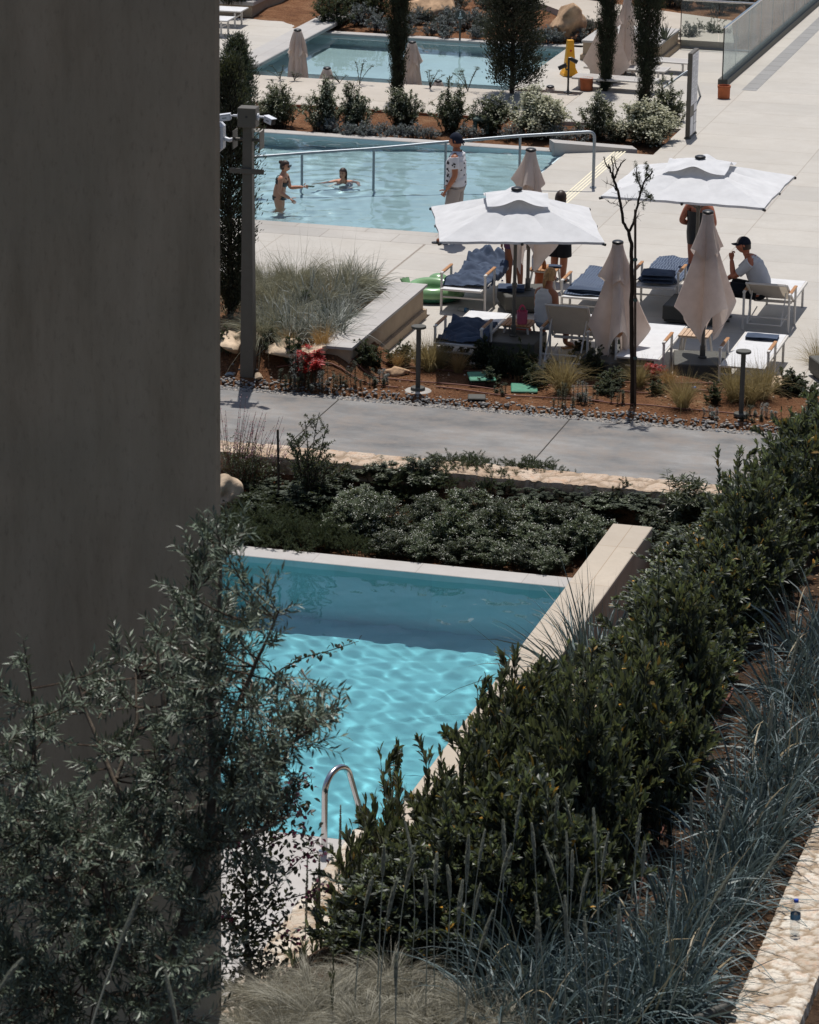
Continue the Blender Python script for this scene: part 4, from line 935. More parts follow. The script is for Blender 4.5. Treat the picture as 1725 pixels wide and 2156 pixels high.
# round sign with walking figure
b=G(966,86); t=thing('round_sign','round dark sign with a white walking figure behind the far pool','sign',(b[0],b[1]+.1,0),R(16)); zc=.55
MB().tube([(0,0,-.02),(0,0,zc-.02)],.022,10).build('post',M['base'],t,smooth=True)
o=MB().lathe([(0,-.012),(.108,-.012),(.112,-.008),(.112,.008),(.108,.012),(0,.012)],40).build('sign_disc',M['base'],t); o.matrix_local=Matrix.Translation((0,-.03,zc))@Matrix.Rotation(math.pi/2,4,'X')
fg=MB().lathe([(0,.003),(.011,.003),(.011,0)],14,(0,.07,0)).tube([(0,.05,.001),(0,.012,.001)],.012,6).tube([(0,.015,.001),(.018,-.03,.001)],.007,6).tube([(0,.015,.001),(-.02,-.03,.001)],.007,6).tube([(0,.05,.001),(.022,.02,.001)],.005,6).tube([(0,.05,.001),(-.022,.022,.001)],.005,6).cbox(-.05,.05,-.062,-.052,0,.002,.0005).cbox(-.04,.04,-.078,-.07,0,.002,.0005)
f=fg.build('walking_figure',M['white_paint'],o); f.location=(0,0,.0125)
# glass balustrades
def balustrade(label,p0,p1,h,n,base=True,name='glass_balustrade'):
    p0=np.array(p0);p1=np.array(p1); d=p1-p0; ln=np.linalg.norm(d); t=thing(name,label,'balustrade',(p0[0],p0[1],0),math.atan2(d[1],d[0]))
    for i in range(n):
        a,b_=ln*i/n+.008,ln*(i+1)/n-.008; MB().box(a,b_,-.008,.008,.06 if base else .02,h).build('glass_panel',M['glass' if base else 'glass2'],t)
    MB().cbox(0,ln,-.022,.022,h+.001,h+.045,.008).build('top_rail',M['steel'],t)
    if base: MB().cbox(-.02,ln,-.11,.09,-.02,.13,.01).build('base_channel',M['base'],t)
    else:
        MB().cbox(0,ln,-.03,.03,-.02,.019,.004).build('base_channel',M['galv'],t)
    MB().cbox(-.02,-.002,-.012,.012,.02,h+.04,.003).build('end_trim',M['base'],t)
    return t
balustrade('long glass balustrade with dark base running away at the upper right',(-12.52,70.0),(-12.36,88.),1.13,13)
balustrade('single clear glass screen with pale rail across the path at the top',(-14.22,74.28),(-12.6,74.28),1.0,2,False,'glass_screen')
# leaning handrail behind the totem
def pipe(name,label,pts,r,mat,posts,cat='handrail',pr=None,flange=True):
    t=thing(name,label,cat,(pts[0][0],pts[0][1],0)); o=np.array([pts[0][0],pts[0][1],0.])
    P=np.array(pts,float)-o; Q=[]
    for i in range(len(P)):                       # rounded bends
        if 0<i<len(P)-1:
            a=P[i]+unit(P[i-1]-P[i])*min(.12,np.linalg.norm(P[i-1]-P[i])*.4); c=P[i]+unit(P[i+1]-P[i])*min(.12,np.linalg.norm(P[i+1]-P[i])*.4)
            for s in np.linspace(0,1,6): Q.append((1-s)**2*a+2*s*(1-s)*P[i]+s*s*c)
        else: Q.append(P[i])
    x=MB().tube(Q,r,14).build('rail',mat,t,smooth=True); x.cycles.is_caustics_receiver=True
    for (bx,by,bz,tz_) in posts:
        m=MB().tube([(bx-o[0],by-o[1],bz),(bx-o[0],by-o[1],tz_)],pr or r*.85,12)
        if flange: m.lathe([(r*1.0,bz+.03),(r*2.1,bz+.02),(r*2.2,bz)],18,(bx-o[0],by-o[1],0))
        x=m.build('post',mat,t,smooth=40); x.cycles.is_caustics_receiver=True
    return t
A_,B_=np.array([-12.81,59.25]),np.array([-17.68,57.92]); dd=unit(B_-A_)
def online(px):  # ground point of the rail line under a picture column
    lo,hi=-2.,9.
    for _ in range(40):
        m=(lo+hi)/2; q=A_+dd*m
        if proj([*q,.3])[0]>px: lo=m
        else: hi=m
    return A_+dd*lo
pts=[];posts=[]
for px,py in ((1250,277),(1094,286),(938,299),(787,313),(636,323),(545,330),(470,336)):
    q=online(px); z=height_to([*q,0],py); pts.append((*q,z))
    if px not in (1250,545,470): posts.append((*q,-.9 if px<1000 else -.08,z-.01))
pts=[(pts[0][0],pts[0][1],0.)]+pts
pipe('pool_handrail','long galvanised handrail sloping down into the middle pool',pts,.027,M['galv'],posts+[(pts[0][0],pts[0][1],0,.05)])
a=G(1390,246);pipe('ramp_handrail','short slanted handrail partly hidden behind the sign totem',[tuple(GY(1398,184,67.2)),tuple(GY(1452,146,67.6)),tuple(GY(1464,166,67.5)),tuple(G(1475,203))],.02,M['galv'],[])
# near pool ladder rail
b=G(683,1795,-.45); u=np.array([-.12,1.,0]); u=u/np.linalg.norm(u); u=np.array([.34,.94,0])
lad=thing('pool_ladder_rail','curved polished steel ladder rail at the near pool corner','handrail',(b[0],b[1],-.45))
a=np.linspace(0,math.pi*.90,18); hh=.80; wv=.21
arc=[(0,0,0),(0,0,hh-.2)]
pl=[np.array([0,0,0.]),np.array([0,0,.25]),np.array([0,0,hh-wv])]+[np.array([0,0,hh-wv])+u*(wv-wv*math.cos(x))+np.array([0,0,wv*math.sin(x)]) for x in a[1:]]
e=pl[-1]; pl+= [e+u*.12-np.array([0,0,.30]),e+u*.2-np.array([0,0,.62]),e+u*.22-np.array([0,0,1.2])]
x=MB().tube(pl,.031,18).build('rail',M['steel'],lad,smooth=True); x.cycles.is_caustics_receiver=True
MB().lathe([(.026,.03),(.055,.02),(.058,0)],24).build('flange',M['steel'],lad,smooth=40)
# ---------------------------------------------------------------- garden hardware
def valve_box(label,px,py,w,d,ang,lidded=True,h=.1):
    b=G(px,py,.05); t=thing('valve_box',label,'valve box',(b[0],b[1],tz(b[0],b[1])-.02),ang,'irrigation valve boxes')
    MB().cbox(-w/2,w/2,-d/2,d/2,-.05,h,.015).build('box_body',M['black'],t)
    MB().cbox(-w/2-.012,w/2+.012,-d/2-.012,d/2+.012,h+.001,h+.03,.012).build('lid',M['valve_green' if lidded else 'base'],t)
    return t
valve_box('green lidded valve box in the soil right of the footed bollard',1014,803,.34,.42,.35)
valve_box('second green lidded valve box, flat in the soil left of straw grass tuft',1104,815,.34,.42,.25,h=.03)
valve_box('small black valve box at the pebble edge of the path',1004,838,.22,.2,.25,False,.05)
b=G(1008,282); t=thing('service_hatch','small dark green metal hood among the shrubs behind the middle pool','utility box',(b[0],b[1]+.2,-.02),.2)
MB().cbox(-.17,.17,-.14,.14,.24,.31,.02).build('hood',plain('grey_green_metal',(.07,.115,.10),.6),t); MB().cbox(-.15,-.08,-.12,.12,0,.239,.01).cbox(.08,.15,-.12,.12,0,.239,.01).build('leg',M['dark_green'],t)
# drip hoses lying on the soil
def hose(label,pts,r=.011,g=None,z0=None):
    g=np.random.default_rng(len(pts)*7+int(pts[0][0])); Q=[]
    for i in range(len(pts)-1):
        a,b=np.array(pts[i]),np.array(pts[i+1]); n=max(3,int(np.linalg.norm(b-a)/.12))
        for s in np.linspace(0,1,n,endpoint=False): Q.append(a*(1-s)+b*s)
    Q.append(np.array(pts[-1])); Q=np.array(Q); k=np.ones(7)/7
    if len(Q)>9:
        pad=np.pad(Q,((3,3),(0,0)),'edge'); Q=np.stack([np.convolve(pad[:,i],k,'valid') for i in (0,1)],-1)
    Q=Q+np.stack([.02*np.sin(np.arange(len(Q))*.5),.02*np.sin(np.arange(len(Q))*.37+2)],-1)
    Z=soil_z(Q[:,0],Q[:,1])+r*1.3+.006
    o=MB().tube(np.column_stack([Q,Z]),r,7).build('irrigation_hose',M['hose'],smooth=True); return tag(o,label,'hose','drip hoses')
def gp(*a): return [tuple(G(x,y,.02)[:2]) for x,y in a]
hose('brown drip hose nearest the pebble edge, left of the first bollard',gp((566,801),(640,800),(720,806),(800,818),(850,824)))
hose('brown drip hose crossing behind the tall pole through the bed centre',gp((467,772),(540,777),(620,790),(700,793),(780,801),(860,806),(960,812),(1060,826)))
hose('brown drip hose at the back of the bed below the boulders',gp((467,742),(560,748),(640,752),(700,762),(770,770),(860,778),(960,781),(1060,790)))
hose('brown drip hose under the dark red shrub',gp((470,757),(550,758),(640,765),(720,774),(790,783),(900,792)))
hose('brown drip hose running from first bollard past the valve boxes',gp((900,820),(960,821),(1040,834),(1120,838),(1200,842),(1290,848)))
hose('brown drip hose coiled at the foot of the pruned tree',gp((1255,826),(1262,812),(1290,806),(1330,812),(1380,828),(1440,836),(1520,838),(1600,836)))
hose('brown drip hose along the right end of the pebble edge',gp((1200,840),(1280,850),(1360,858),(1450,866),(1540,874),(1620,884)))
hose('brown drip hose beside the blue connector',gp((1340,818),(1400,830),(1450,828),(1520,826),(1590,824)))
hose('brown drip hose near rocks behind pruned tree',gp((1120,812),(1180,815),(1240,812),(1300,822),(1345,836),(1370,835)))
for i,(lab,pts) in enumerate((('brown drip hose in the lower bed left of the small tree',((470,1050),(560,1053),(640,1058),(720,1060))),('brown drip hose in the lower bed below the euphorbia',((840,1048),(930,1052),(1010,1060))),('brown drip hose in the lower bed over the juniper patch',((470,1085),(580,1080),(700,1090),(820,1092),(900,1096))),('brown drip hose in the lower bed right of white flowers',((1050,1066),(1150,1068),(1260,1076))))):
    hose(lab,[tuple(G(x,y,-.42)[:2]) for x,y in pts],.012)
hose('rust red drip hose under the blue grass beside the corner wall',[(-3.75,26.5),(-3.7,25.2),(-3.78,24.),(-3.72,23.),(-3.85,22.),(-3.9,21.)],.012)
hose('rust red drip hose at the foot of the dark hedge',[(-4.6,27.5),(-4.5,25.5),(-4.55,24.),(-4.4,22.5),(-4.6,21.)],.012)
t=tag(MB().tube([(-.03,0,0),(-.02,0,0),(.02,0,0),(.03,0,0)],[.014,.02,.02,.014],10).build('hose_connector',plain('blue_plastic',(.02,.16,.5),.4),smooth=40),'small bright blue hose connector on the soil near the pruned tree','hose fitting'); p=G(1461,829,.05); t.location=(p[0],p[1],tz(p[0],p[1])+.02)
# garden spotlight at the corner wall
p=G(1545,2150,2.75); t=thing('garden_spotlight','dark cylindrical garden spotlight at the foot of the corner stone wall','spotlight',(p[0]-.05,p[1]-.12,2.72),0)
MB().tube([(0,0,0),(0,0,.14)],.012,8).build('stake',M['base'],t); MB().tube([(-.17,-.10,.10),(.05,.03,.19)],.036,20).tube([(.05,.03,.19),(.062,.036,.195)],.0365,20).build('lamp_body',M['base'],t,smooth=40); MB().tube([(0,0,.13),(.05,-.01,.12),(.075,.02,.10)],.02,10).build('knuckle',M['base'],t,smooth=40)
t=tag(MB().tube([(-.1,0,0),(.04,0,.03)],.03,14).build('garden_spotlight',M['base'],smooth=40),'small dark spotlight lying in the lower bed at the left edge','spotlight'); p=G(602,1062,-.42); t.location=(p[0],p[1],tz(p[0],p[1])+.07)
p=G(655,1315,-1.9)
# pool floor inlets
for lab,px,py in (('round pool inlet in the sunlit floor below the vine twig',660,1345),('round pool inlet near the ladder rail',622,1583)):
    t=tag(MB().lathe([(0,.02),(.1,.018),(.12,0)],24).build('pool_inlet',M['galv'],smooth=40),lab,'pool inlet','pool inlets'); q=G(px,py,-2.0); t.location=(q[0],min(q[1]-.0,38.3),-2.345); t.cycles.is_caustics_receiver=True
# ================================================================ people
def skin_mesh(nodes,edges,sub=2):
    """nodes: list of ((x,y,z),radius); grows one continuous surface round the skeleton"""
    me=bpy.data.meshes.new('skeleton'); me.from_pydata([n[0] for n in nodes],edges,[]); o=bpy.data.objects.new('skeleton',me); COL.objects.link(o)
    o.modifiers.new('skin','SKIN').use_smooth_shade=True
    sv=me.skin_vertices[0].data
    for i,n in enumerate(nodes):
        r=n[1]; sv[i].radius=(r,r) if np.isscalar(r) else r; sv[i].use_root=(i==0)
    o.modifiers.new('sub','SUBSURF').levels=sub; o.modifiers['sub'].render_levels=sub
    dg=bpy.context.evaluated_depsgraph_get(); ev=o.evaluated_get(dg).to_mesh()
    V=np.empty(len(ev.vertices)*3); ev.vertices.foreach_get('co',V); V=V.reshape(-1,3); Fc=[tuple(p.vertices) for p in ev.polygons]
    bpy.data.objects.remove(o); return V,Fc
def add_mesh(m,V,Fc,mi=0):
    q=[f for f in Fc if len(f)==4]; t=[f for f in Fc if len(f)==3]
    base=m.n; m.V.append(np.asarray(V,float)); m.n+=len(V)
    for k in (q,t):
        if k: m.F.append((np.array(k,np.int64)+base,mi))
def frame(d,up=(0,0,1)):
    d=unit(np.array(d,float)); x=unit(np.cross(d,up)); return np.stack([x,d,np.cross(x,d)],1)
def head_mesh(m,c,fwd,up,s=1.,mi=0,eye=1,lip=2):
    """skull with brow, nose, chin, ears, eyes and mouth; c is the skull centre"""
    fwd=unit(np.array(fwd,float)); up=unit(np.array(up,float)-fwd*(fwd@np.array(up,float))); rt=np.cross(fwd,up); B=np.stack([rt,fwd,up],1)
    nu,nv=28,20; th=np.arange(nu)*2*math.pi/nu; ph=np.linspace(-math.pi/2+.02,math.pi/2-.02,nv); T,Pq=np.meshgrid(th,ph)
    x=np.cos(Pq)*np.cos(T)*.076; y=np.cos(Pq)*np.sin(T)*.094; z=np.sin(Pq)*.115
    front=np.clip(y/.09,0,1); low=np.clip(-z/.115,0,1)
    x=x*(1-.26*low**1.3); y=y+front*low*.006-(1-front)*low*.02
    y=y+.024*np.exp(-((x/.013)**2+((z+.022)/.020)**2))*front          # nose
    y=y-.009*np.exp(-(((np.abs(x)-.031)/.014)**2+((z-.008)/.013)**2))*front   # eye sockets
    y=y+.005*np.exp(-(((z-.03)/.012)**2))*front                        # brow
    y=y+.007*np.exp(-((x/.02)**2+((z+.058)/.010)**2))*front            # lips
    y=y+.010*np.exp(-((x/.024)**2+((z+.095)/.018)**2))*front           # chin
    P=np.stack([x,y,z],-1)*s@B.T+c; m.grid(P,wrap=True,mi=mi)
    for e in (-1,1):
        q=np.array([e*.031,.080,.008])*s@B.T+c; u=np.linspace(0,1,7); m.lathe([(0,.011*s),(.007*s,.009*s),(.011*s,0),(.007*s,-.009*s),(0,-.011*s)],10,tuple(q),eye)
        ear=[np.array([e*(.074+.012*k),-.01-.012*k,.02-.03*k])*s@B.T+c for k in (0,.5,1)]; m.tube(ear,[.017*s,.02*s,.012*s],8,mi,flat=.55)
    q=[np.array([k*.022,.098-.006*abs(k),-.058])*s@B.T+c for k in (-1,-.4,.4,1)]; m.tube(q,[.002,.0055*s,.0055*s,.002],6,lip)
    return B
def hand_mesh(m,wr,d,palmn,s=1.,curl=.5,thumb=1,mi=0):
    """palm with four unequal bent fingers and a thumb from its side"""
    d=unit(np.array(d,float)); n=unit(np.array(palmn,float)-d*(d@np.array(palmn,float))); side=np.cross(d,n)
    m.tube([wr-d*.012*s,wr+d*.02*s,wr+d*.05*s,wr+d*.088*s],[.024*s,.032*s,.040*s,.036*s],10,mi,flat=.5)
    for k,(o,l) in enumerate(((-.030,.062),(-.010,.075),(.010,.070),(.029,.055))):
        p=wr+d*.085*s+side*o*s; q=[p-d*.02*s]; dd=d+side*o*2; 
        for j in range(3):
            a=curl*(j+.6)*.8; dj=unit(dd)*math.cos(a)+n*math.sin(a); p=p+dj*l*s*(.42,.33,.25)[j]; q.append(p)
        m.tube(q,[.0085*s,.0085*s,.0078*s,.0058*s],6,mi)
    b=wr+d*.025*s+side*thumb*-.032*s; q=[b,b+(d*.5-side*thumb*.75+n*.25)*.035*s,b+(d*.9-side*thumb*.85+n*.6)*.062*s]; m.tube(q,[.012*s,.011*s,.0075*s],6,mi)
BODY_E=[('pel','wai'),('wai','che'),('che','nec'),('nec','hea')]+[(a+s,b+s) for s in 'LR' for a,b in (('col','sho'),('sho','elb'),('elb','wri'),('hip','kne'),('kne','ank'),('ank','toe'))]+[('che','col'+s) for s in 'LR']+[('pel','hip'+s) for s in 'LR']
RAD=dict(pel=.148,wai=.132,che=.148,nec=.060,hea=.056,col=.078,sho=.064,elb=.047,wri=.031,hip=.102,kne=.064,ank=.041,toe=.034)
def stand(h=1.75):
    k=h/1.75; J=dict(pel=(0,0,.96),wai=(0,0,1.12),che=(0,.005,1.30),nec=(0,.01,1.475),hea=(0,-.005,1.56))
    for s,e in (('L',1),('R',-1)):
        J.update({'col'+s:(e*.08,.01,1.40),'sho'+s:(e*.175,.015,1.405),'elb'+s:(e*.215,.03,1.12),'wri'+s:(e*.225,-.03,.88),'hip'+s:(e*.085,0,.90),'kne'+s:(e*.095,-.015,.50),'ank'+s:(e*.1,.02,.085),'toe'+s:(e*.115,-.12,.035)})
    return {a:np.array(b)*k for a,b in J.items()}
def person(label,loc,rz,J,k=1.,skinm='skin',look=(0,-1,0),up=(0,0,1),hand=None,fat=1.,headup=.115,mid=True):
    t=thing('person',label,'person',loc,rz,'people by the pools'); J={a:np.array(b,float) for a,b in J.items()}
    nodes=[];ix={}
    for a,p in J.items(): ix[a]=len(nodes); nodes.append((tuple(p),RAD[a.rstrip('LR') if a[-1] in 'LR' else a]*k*(fat if a[:3] in('pel','wai','che') else 1)))
    E=[]
    for a,b in BODY_E:
        if a in J and b in J:
            mids={('sho','elb'):(.35,.058),('elb','wri'):(.28,.047),('hip','kne'):(.4,.092),('kne','ank'):(.3,.064)}.get((a[:3],b[:3]))
            if mids:
                q=J[a]*(1-mids[0])+J[b]*mids[0]; nodes.append((tuple(q),mids[1]*k)); E+= [(ix[a],len(nodes)-1),(len(nodes)-1,ix[b])]
            else: E.append((ix[a],ix[b]))
    V,Fc=skin_mesh(nodes,E); m=MB(); add_mesh(m,V,Fc,0)
    for s,e in (('L',1),('R',-1)):
        h_=(hand or {}).get(s,{}); d=h_.get('d',J['wri'+s]-J['elb'+s]); hand_mesh(m,J['wri'+s],d,h_.get('n',(-e,0,0)),k*1.0,h_.get('curl',.5),e)
    hc=J['hea']+unit(np.array(up,float))*headup*k*.62+np.array(look,float)*.012; head_mesh(m,hc,look,up,k*1.02)
    o=m.build('body',[M[skinm],M['eye'],M['lip']],t,smooth=True); o.cycles.is_caustics_receiver=True
    t['_h']=list(hc); return t,J,hc,k
def lerp(J,a,b,u): return J[a]*(1-u)+J[b]*u
def axes(J):
    r=unit((J['colL']-J['colR'])*[1,1,1]); return r
def loft(t,name,mat,rings,k=1.,n=30,legs=(),sub=3,open_top=True):
    """cloth lofted through ellipses: (centre, half width, half depth, right, up)"""
    th=np.arange(n)*2*math.pi/n; m=MB(); cs=np.array([r[0] for r in rings]); W=np.array([r[1:3] for r in rings])*k; Rt=np.array([r[3] for r in rings]); Up=np.array([r[4] for r in rings])
    q=np.linspace(0,len(rings)-1,(len(rings)-1)*sub+1); I=lambda A:np.stack([np.interp(q,np.arange(len(rings)),A[:,c]) for c in range(A.shape[1])],-1)
    cs,W,Rt,Up=I(cs),I(W),unit(I(Rt)),unit(I(Up)); Fw=unit(np.cross(Rt,Up)); e=.82
    P=cs[:,None]+Rt[:,None]*(np.sign(np.cos(th))*np.abs(np.cos(th))**e)[None,:,None]*W[:,0,None,None]+Fw[:,None]*(np.sign(np.sin(th))*np.abs(np.sin(th))**e)[None,:,None]*W[:,1,None,None]
    P=P+.004*np.sin(np.arange(len(q))[:,None,None]*1.7+th[None,:,None]*3)*k
    m.grid(P,wrap=True)
    for c0,c1,r0,r1 in legs:
        c0,c1=np.array(c0),np.array(c1); m.tube([c0,c0*.5+c1*.5,c1*.98+c0*.02,c1],np.array([r0,(r0+r1)/2,r1,r1*.97])*k,18)
    o=m.build(name,M[mat],t,smooth=True); o.cycles.is_caustics_receiver=True; return o
def shirt(t,J,mat,k=1.,sleeve=.55,hem=0.,name='shirt',fat=1.,sl=True):
    r=axes(J); sp=unit(J['wai']-J['pel']); su=unit(J['che']-J['wai']); sn=unit(J['nec']-J['che']); s_=(J['shoL']+J['shoR'])/2
    R=[(lerp(J,'pel','wai',hem),.168*fat,.150*fat,r,sp),(lerp(J,'pel','wai',.6),.163*fat,.150*fat,r,sp),(J['wai'],.158*fat,.142*fat,r,su),(lerp(J,'wai','che',.55),.165*fat,.142*fat,r,su),(J['che'],.176*fat,.140*fat,r,su),(J['che']*.45+s_*.55,.186,.125,r,sn),(s_+sn*.022,.172,.098,r,sn),(s_+sn*.058,.115,.080,r,sn),(s_+sn*.075,.072,.068,r,sn)]
    L=[(J['sho'+x]*1.05-s_*.05,lerp(J,'sho'+x,'elb'+x,sleeve),.072 ,.068) for x in 'LR'] if sl else []
    if not sl: R=R[:5]+[(J['che']*.45+s_*.55,.168,.125,r,sn),(s_+sn*.02,.115,.092,r,sn),(s_+sn*.05,.09,.075,r,sn)]
    return loft(t,name,mat,R,k,legs=L)
def shorts(t,J,mat,k=1.,ln=.55,name='shorts',wide=.0,fat=1.):
    r=unit(J['hipL']-J['hipR']); sp=unit(J['wai']-J['pel']); hc_=(J['hipL']+J['hipR'])/2; hd=unit(J['pel']-hc_+sp*.02)
    R=[(hc_-hd*.05,.155*fat,.125*fat,r,hd),(hc_+hd*.0,.172*fat,.145*fat,r,hd),(J['pel'],.168*fat,.146*fat,r,sp),(lerp(J,'pel','wai',.45),.158*fat,.140*fat,r,sp)]
    return loft(t,name,mat,R,k,legs=[(J['hip'+x],lerp(J,'hip'+x,'kne'+x,ln),.108*fat,.098+wide) for x in 'LR'])
def band(t,name,mat,J,a,b,u0,u1,w,d,k,legs=()):
    r=axes(J); s_=unit(J[b]-J[a]); return loft(t,name,mat,[(lerp(J,a,b,u0),w*.95,d*.95,r,s_),(lerp(J,a,b,(u0+u1)/2),w,d,r,s_),(lerp(J,a,b,u1),w*.97,d*.97,r,s_)],k,legs=legs)
def hair_cap(t,hc,look,up,k,mat,name='hair',back=.0,long=0.,bun=None,pony=None,vol=.012,front=.35,bandana=False):
    fwd=unit(np.array(look,float)); upv=unit(np.array(up,float)-fwd*(fwd@np.array(up,float))); rt=np.cross(fwd,upv); B=np.stack([rt,fwd,upv],1); m=MB()
    nu,nv=32,14; th=np.arange(nu)*2*math.pi/nu
    rows=[]
    for v in np.linspace(0,1,nv):
        yy=np.sin(th); zlo=np.where(yy>.1,front*.115+.02*(yy),-.058-long*np.clip(-yy+.3,0,1)); zlo=zlo if not bandana else np.where(yy>.25,.040,np.where(yy<-.2,-.03,-.028))
        ztop=.115+vol; z=ztop+(zlo-ztop)*v**1.25; ph=np.clip(z/(.115+vol),-.999,.999); rr=np.sqrt(1-np.minimum(ph,1)**2); rr=np.where(z<0,1-.12*np.clip(-z/.115,0,2)**2*(1 if not long else .4),rr)
        x=(.076+vol)*rr*np.cos(th)*(1+.02*np.sin(9*th)); y=(.094+vol)*rr*np.sin(th)*(1+.02*np.sin(7*th))-.004
        rows.append(np.stack([x,y,z],-1))
    P=np.array(rows)*k*1.02@B.T+hc; m.grid(P,wrap=True,flip=True); m.grid((P-hc)*.93+hc,wrap=True)
    if bun is not None:
        c=np.array(bun)*k@B.T+hc; ph=np.linspace(-1.5,1.5,8); m.lathe([(.042*k*math.cos(a)*(1+.0),.042*k*math.sin(a)) for a in ph],16,tuple(c))
    if pony is not None: m.tube([np.array(q)*k@B.T+hc for q in pony],[.03*k,.028*k,.024*k,.008*k][:len(pony)],10)
    return m.build(name,M[mat],t,smooth=True),B
def sandals(t,J,k=1.,mat='black'):
    for s in 'LR':
        a,b=J['ank'+s],J['toe'+s]; d=unit((b-a)*[1,1,0]); rt=np.array([d[1],-d[0],0]); c=(a+b)/2
        MB().slab([tuple((c+d*x*k+rt*y*k)[:2]) for x,y in ((-.12,-.03),(-.10,-.04),(.10,-.048),(.135,-.02),(.135,.02),(.10,.045),(-.1,.04),(-.12,.03))],0.0,.022).tube([c+d*.05*k+rt*.045*k+[0,0,.02-c[2]],c+d*.045*k+[0,0,.075-c[2]],c+d*.05*k-rt*.045*k+[0,0,.02-c[2]]],.014,6,flat=.5).build('sandal',M[mat],t)

# 1 man with the animal print shirt, side-on, looking left over the pool
J=stand(1.80); J['kneL']+= [0,-.05,0]; J['ankL']+= [0,-.16,0.0]; J['toeL']+= [0,-.16,0]; J['ankR']+= [0,.10,.02]; J['toeR']+= [0,.10,0]; J['wriL']+= [.0,-.06,.01]; J['elbL']+= [.0,.02,0]; J['wriR']+= [0,-.1,0]; J['che']+= [0,-.01,0]
b=G(958,512)
t,J,hc,k=person('man in a white animal print shirt and dark bandana standing at the pool edge',(b[0],b[1],0),R(-92),J,1.05,'skin_tan',hand={'L':{'curl':.9},'R':{'curl':.6}},fat=1.08)
shirt(t,J,'print_shirt',1.05,.62,fat=1.06,hem=-.15); shorts(t,J,'shorts_grey',1.05,.85,wide=.0); sandals(t,J,1.05)
o,B=hair_cap(t,hc,(0,-1,0),(0,0,1),1.05,'bandana','bandana',bandana=True,vol=.013)
MB().tube([hc+np.array([0,.10,.0]),hc+np.array([0.01,.125,-.02]),hc+np.array([.02,.135,-.06])],[.02,.014,.01],8).tube([hc+np.array([0,.10,.0]),hc+np.array([-.01,.13,.005]),hc+np.array([-.02,.145,-.03])],[.02,.014,.008],8).build('bandana_knot',M['bandana'],o,smooth=True)
MB().tube([np.array([0,.09,1.545]),np.array([0,.085,1.51])],.01,6).build('hair_nape',M['hair_brown'],t)
# 2 girl wading with a hair bun, bikini and sunglasses
J=stand(1.36); 
sh=np.array([0,-.06,0])
for a in ('che','nec','hea','colL','colR','shoL','shoR'): J[a]=J[a]+sh*(1 if a in('che',) else 1.5)
J['elbR']=J['shoR']+[-.03,.02,-.24]; J['wriR']=J['elbR']+[.02,-.19,-.10]; J['elbL']=J['shoL']+[.03,-.06,-.22]; J['wriL']=J['elbL']+[0,-.23,.03]
J['kneR']+= [0,-.05,.02]; J['ankR']+= [0,.12,.06]; J['toeR']+= [0,.12,.06]
b=G(588,434,-.045)
t,J,hc,k=person('girl with a hair bun in a black bikini and sunglasses wading in the pool',(b[0],b[1],-.62),R(88),J,.80,'skin',look=(0,-1,-.08),hand={'R':{'d':(.05,-.75,-.6),'curl':.35},'L':{'curl':.8}})
hair_cap(t,hc,(0,-1,-.08),(0,0,1),.82,'hair_brown',bun=(0,-.105,.075),vol=.014,front=.45)
MB().cbox(-.07,.07,-.112,-.095,-.012,.028,.008).build('sunglasses',M['black'],t).location=hc+np.array([0,.018,.0])
band(t,'bikini_top','bikini',J,'wai','che',.62,1.12,.150,.134,.80)
band(t,'bikini_bottom','bikini',J,'pel','wai',-.42,.22,.158,.142,.80)
m=MB()
for s in (-1,1): m.tube([J['che']+[s*.06,-.10,.05],J['che']+[s*.075,-.03,.125],J['che']+[s*.07,.06,.10],J['che']+[s*.05,.105,.02]],.008,6)
m.build('bikini_strap',M['bikini'],t)
MB().cbox(-.03,.03,-.10,.03,-.012,.012,.006).build('held_goggles',M['dark_green'],t).location=J['wriL']+[0,-.1,.02]
# 3 girl swimming with wet hair
J=stand(1.3); c0=J['che'].copy(); ang=R(52); Rm=np.array([[1,0,0],[0,math.cos(ang),-math.sin(ang)],[0,math.sin(ang),math.cos(ang)]])
for a in list(J):
    if a[:3] not in ('hea',): J[a]=(J[a]-c0)@Rm.T*1.0 if a[:3] in ('pel','wai','hip','kne','ank','toe') else (J[a]-c0)@np.array([[1,0,0],[0,math.cos(.3),-math.sin(.3)],[0,math.sin(.3),math.cos(.3)]]).T
J['hea']=J['nec']+[0,-.03,.06]
J['elbR']=J['shoR']+[-.17,-.10,-.03]; J['wriR']=J['elbR']+[-.14,-.13,-.06]; J['elbL']=J['shoL']+[.12,.02,-.07]; J['wriL']=J['elbL']+[.05,-.14,-.03]
b=G(724,381,-.045)
t,J,hc,k=person('girl with long wet brown hair swimming, only head and shoulders above the water',(b[0],b[1],-.135),R(8),J,.76,'skin',look=(-.35,-.93,.0))
hair_cap(t,hc,(-.35,-.93,0),(0,0,1),.80,'hair_brown',long=.10,vol=.012,front=.4)
band(t,'swimsuit','swim_red',J,'wai','che',-.3,1.2,.160,.140,.76)
# 4 person whose tanned legs show beneath the nearest umbrella
J=stand(1.5); J['kneL']+= [0,-.04,0]; J['ankR']+= [0,.1,0]; J['toeR']+= [0,.1,0]
b=G(1082,611); t,J,hc,k=person('person with bare tanned legs standing behind the nearest umbrella pole',(b[0],b[1],0),R(200),J,.92,'skin_tan'); shorts(t,J,'swim_red',.92,.3); shirt(t,J,'tshirt',.92); hair_cap(t,hc,(0,-1,0),(0,0,1),.92,'hair_brown',long=.1); sandals(t,J,.92)
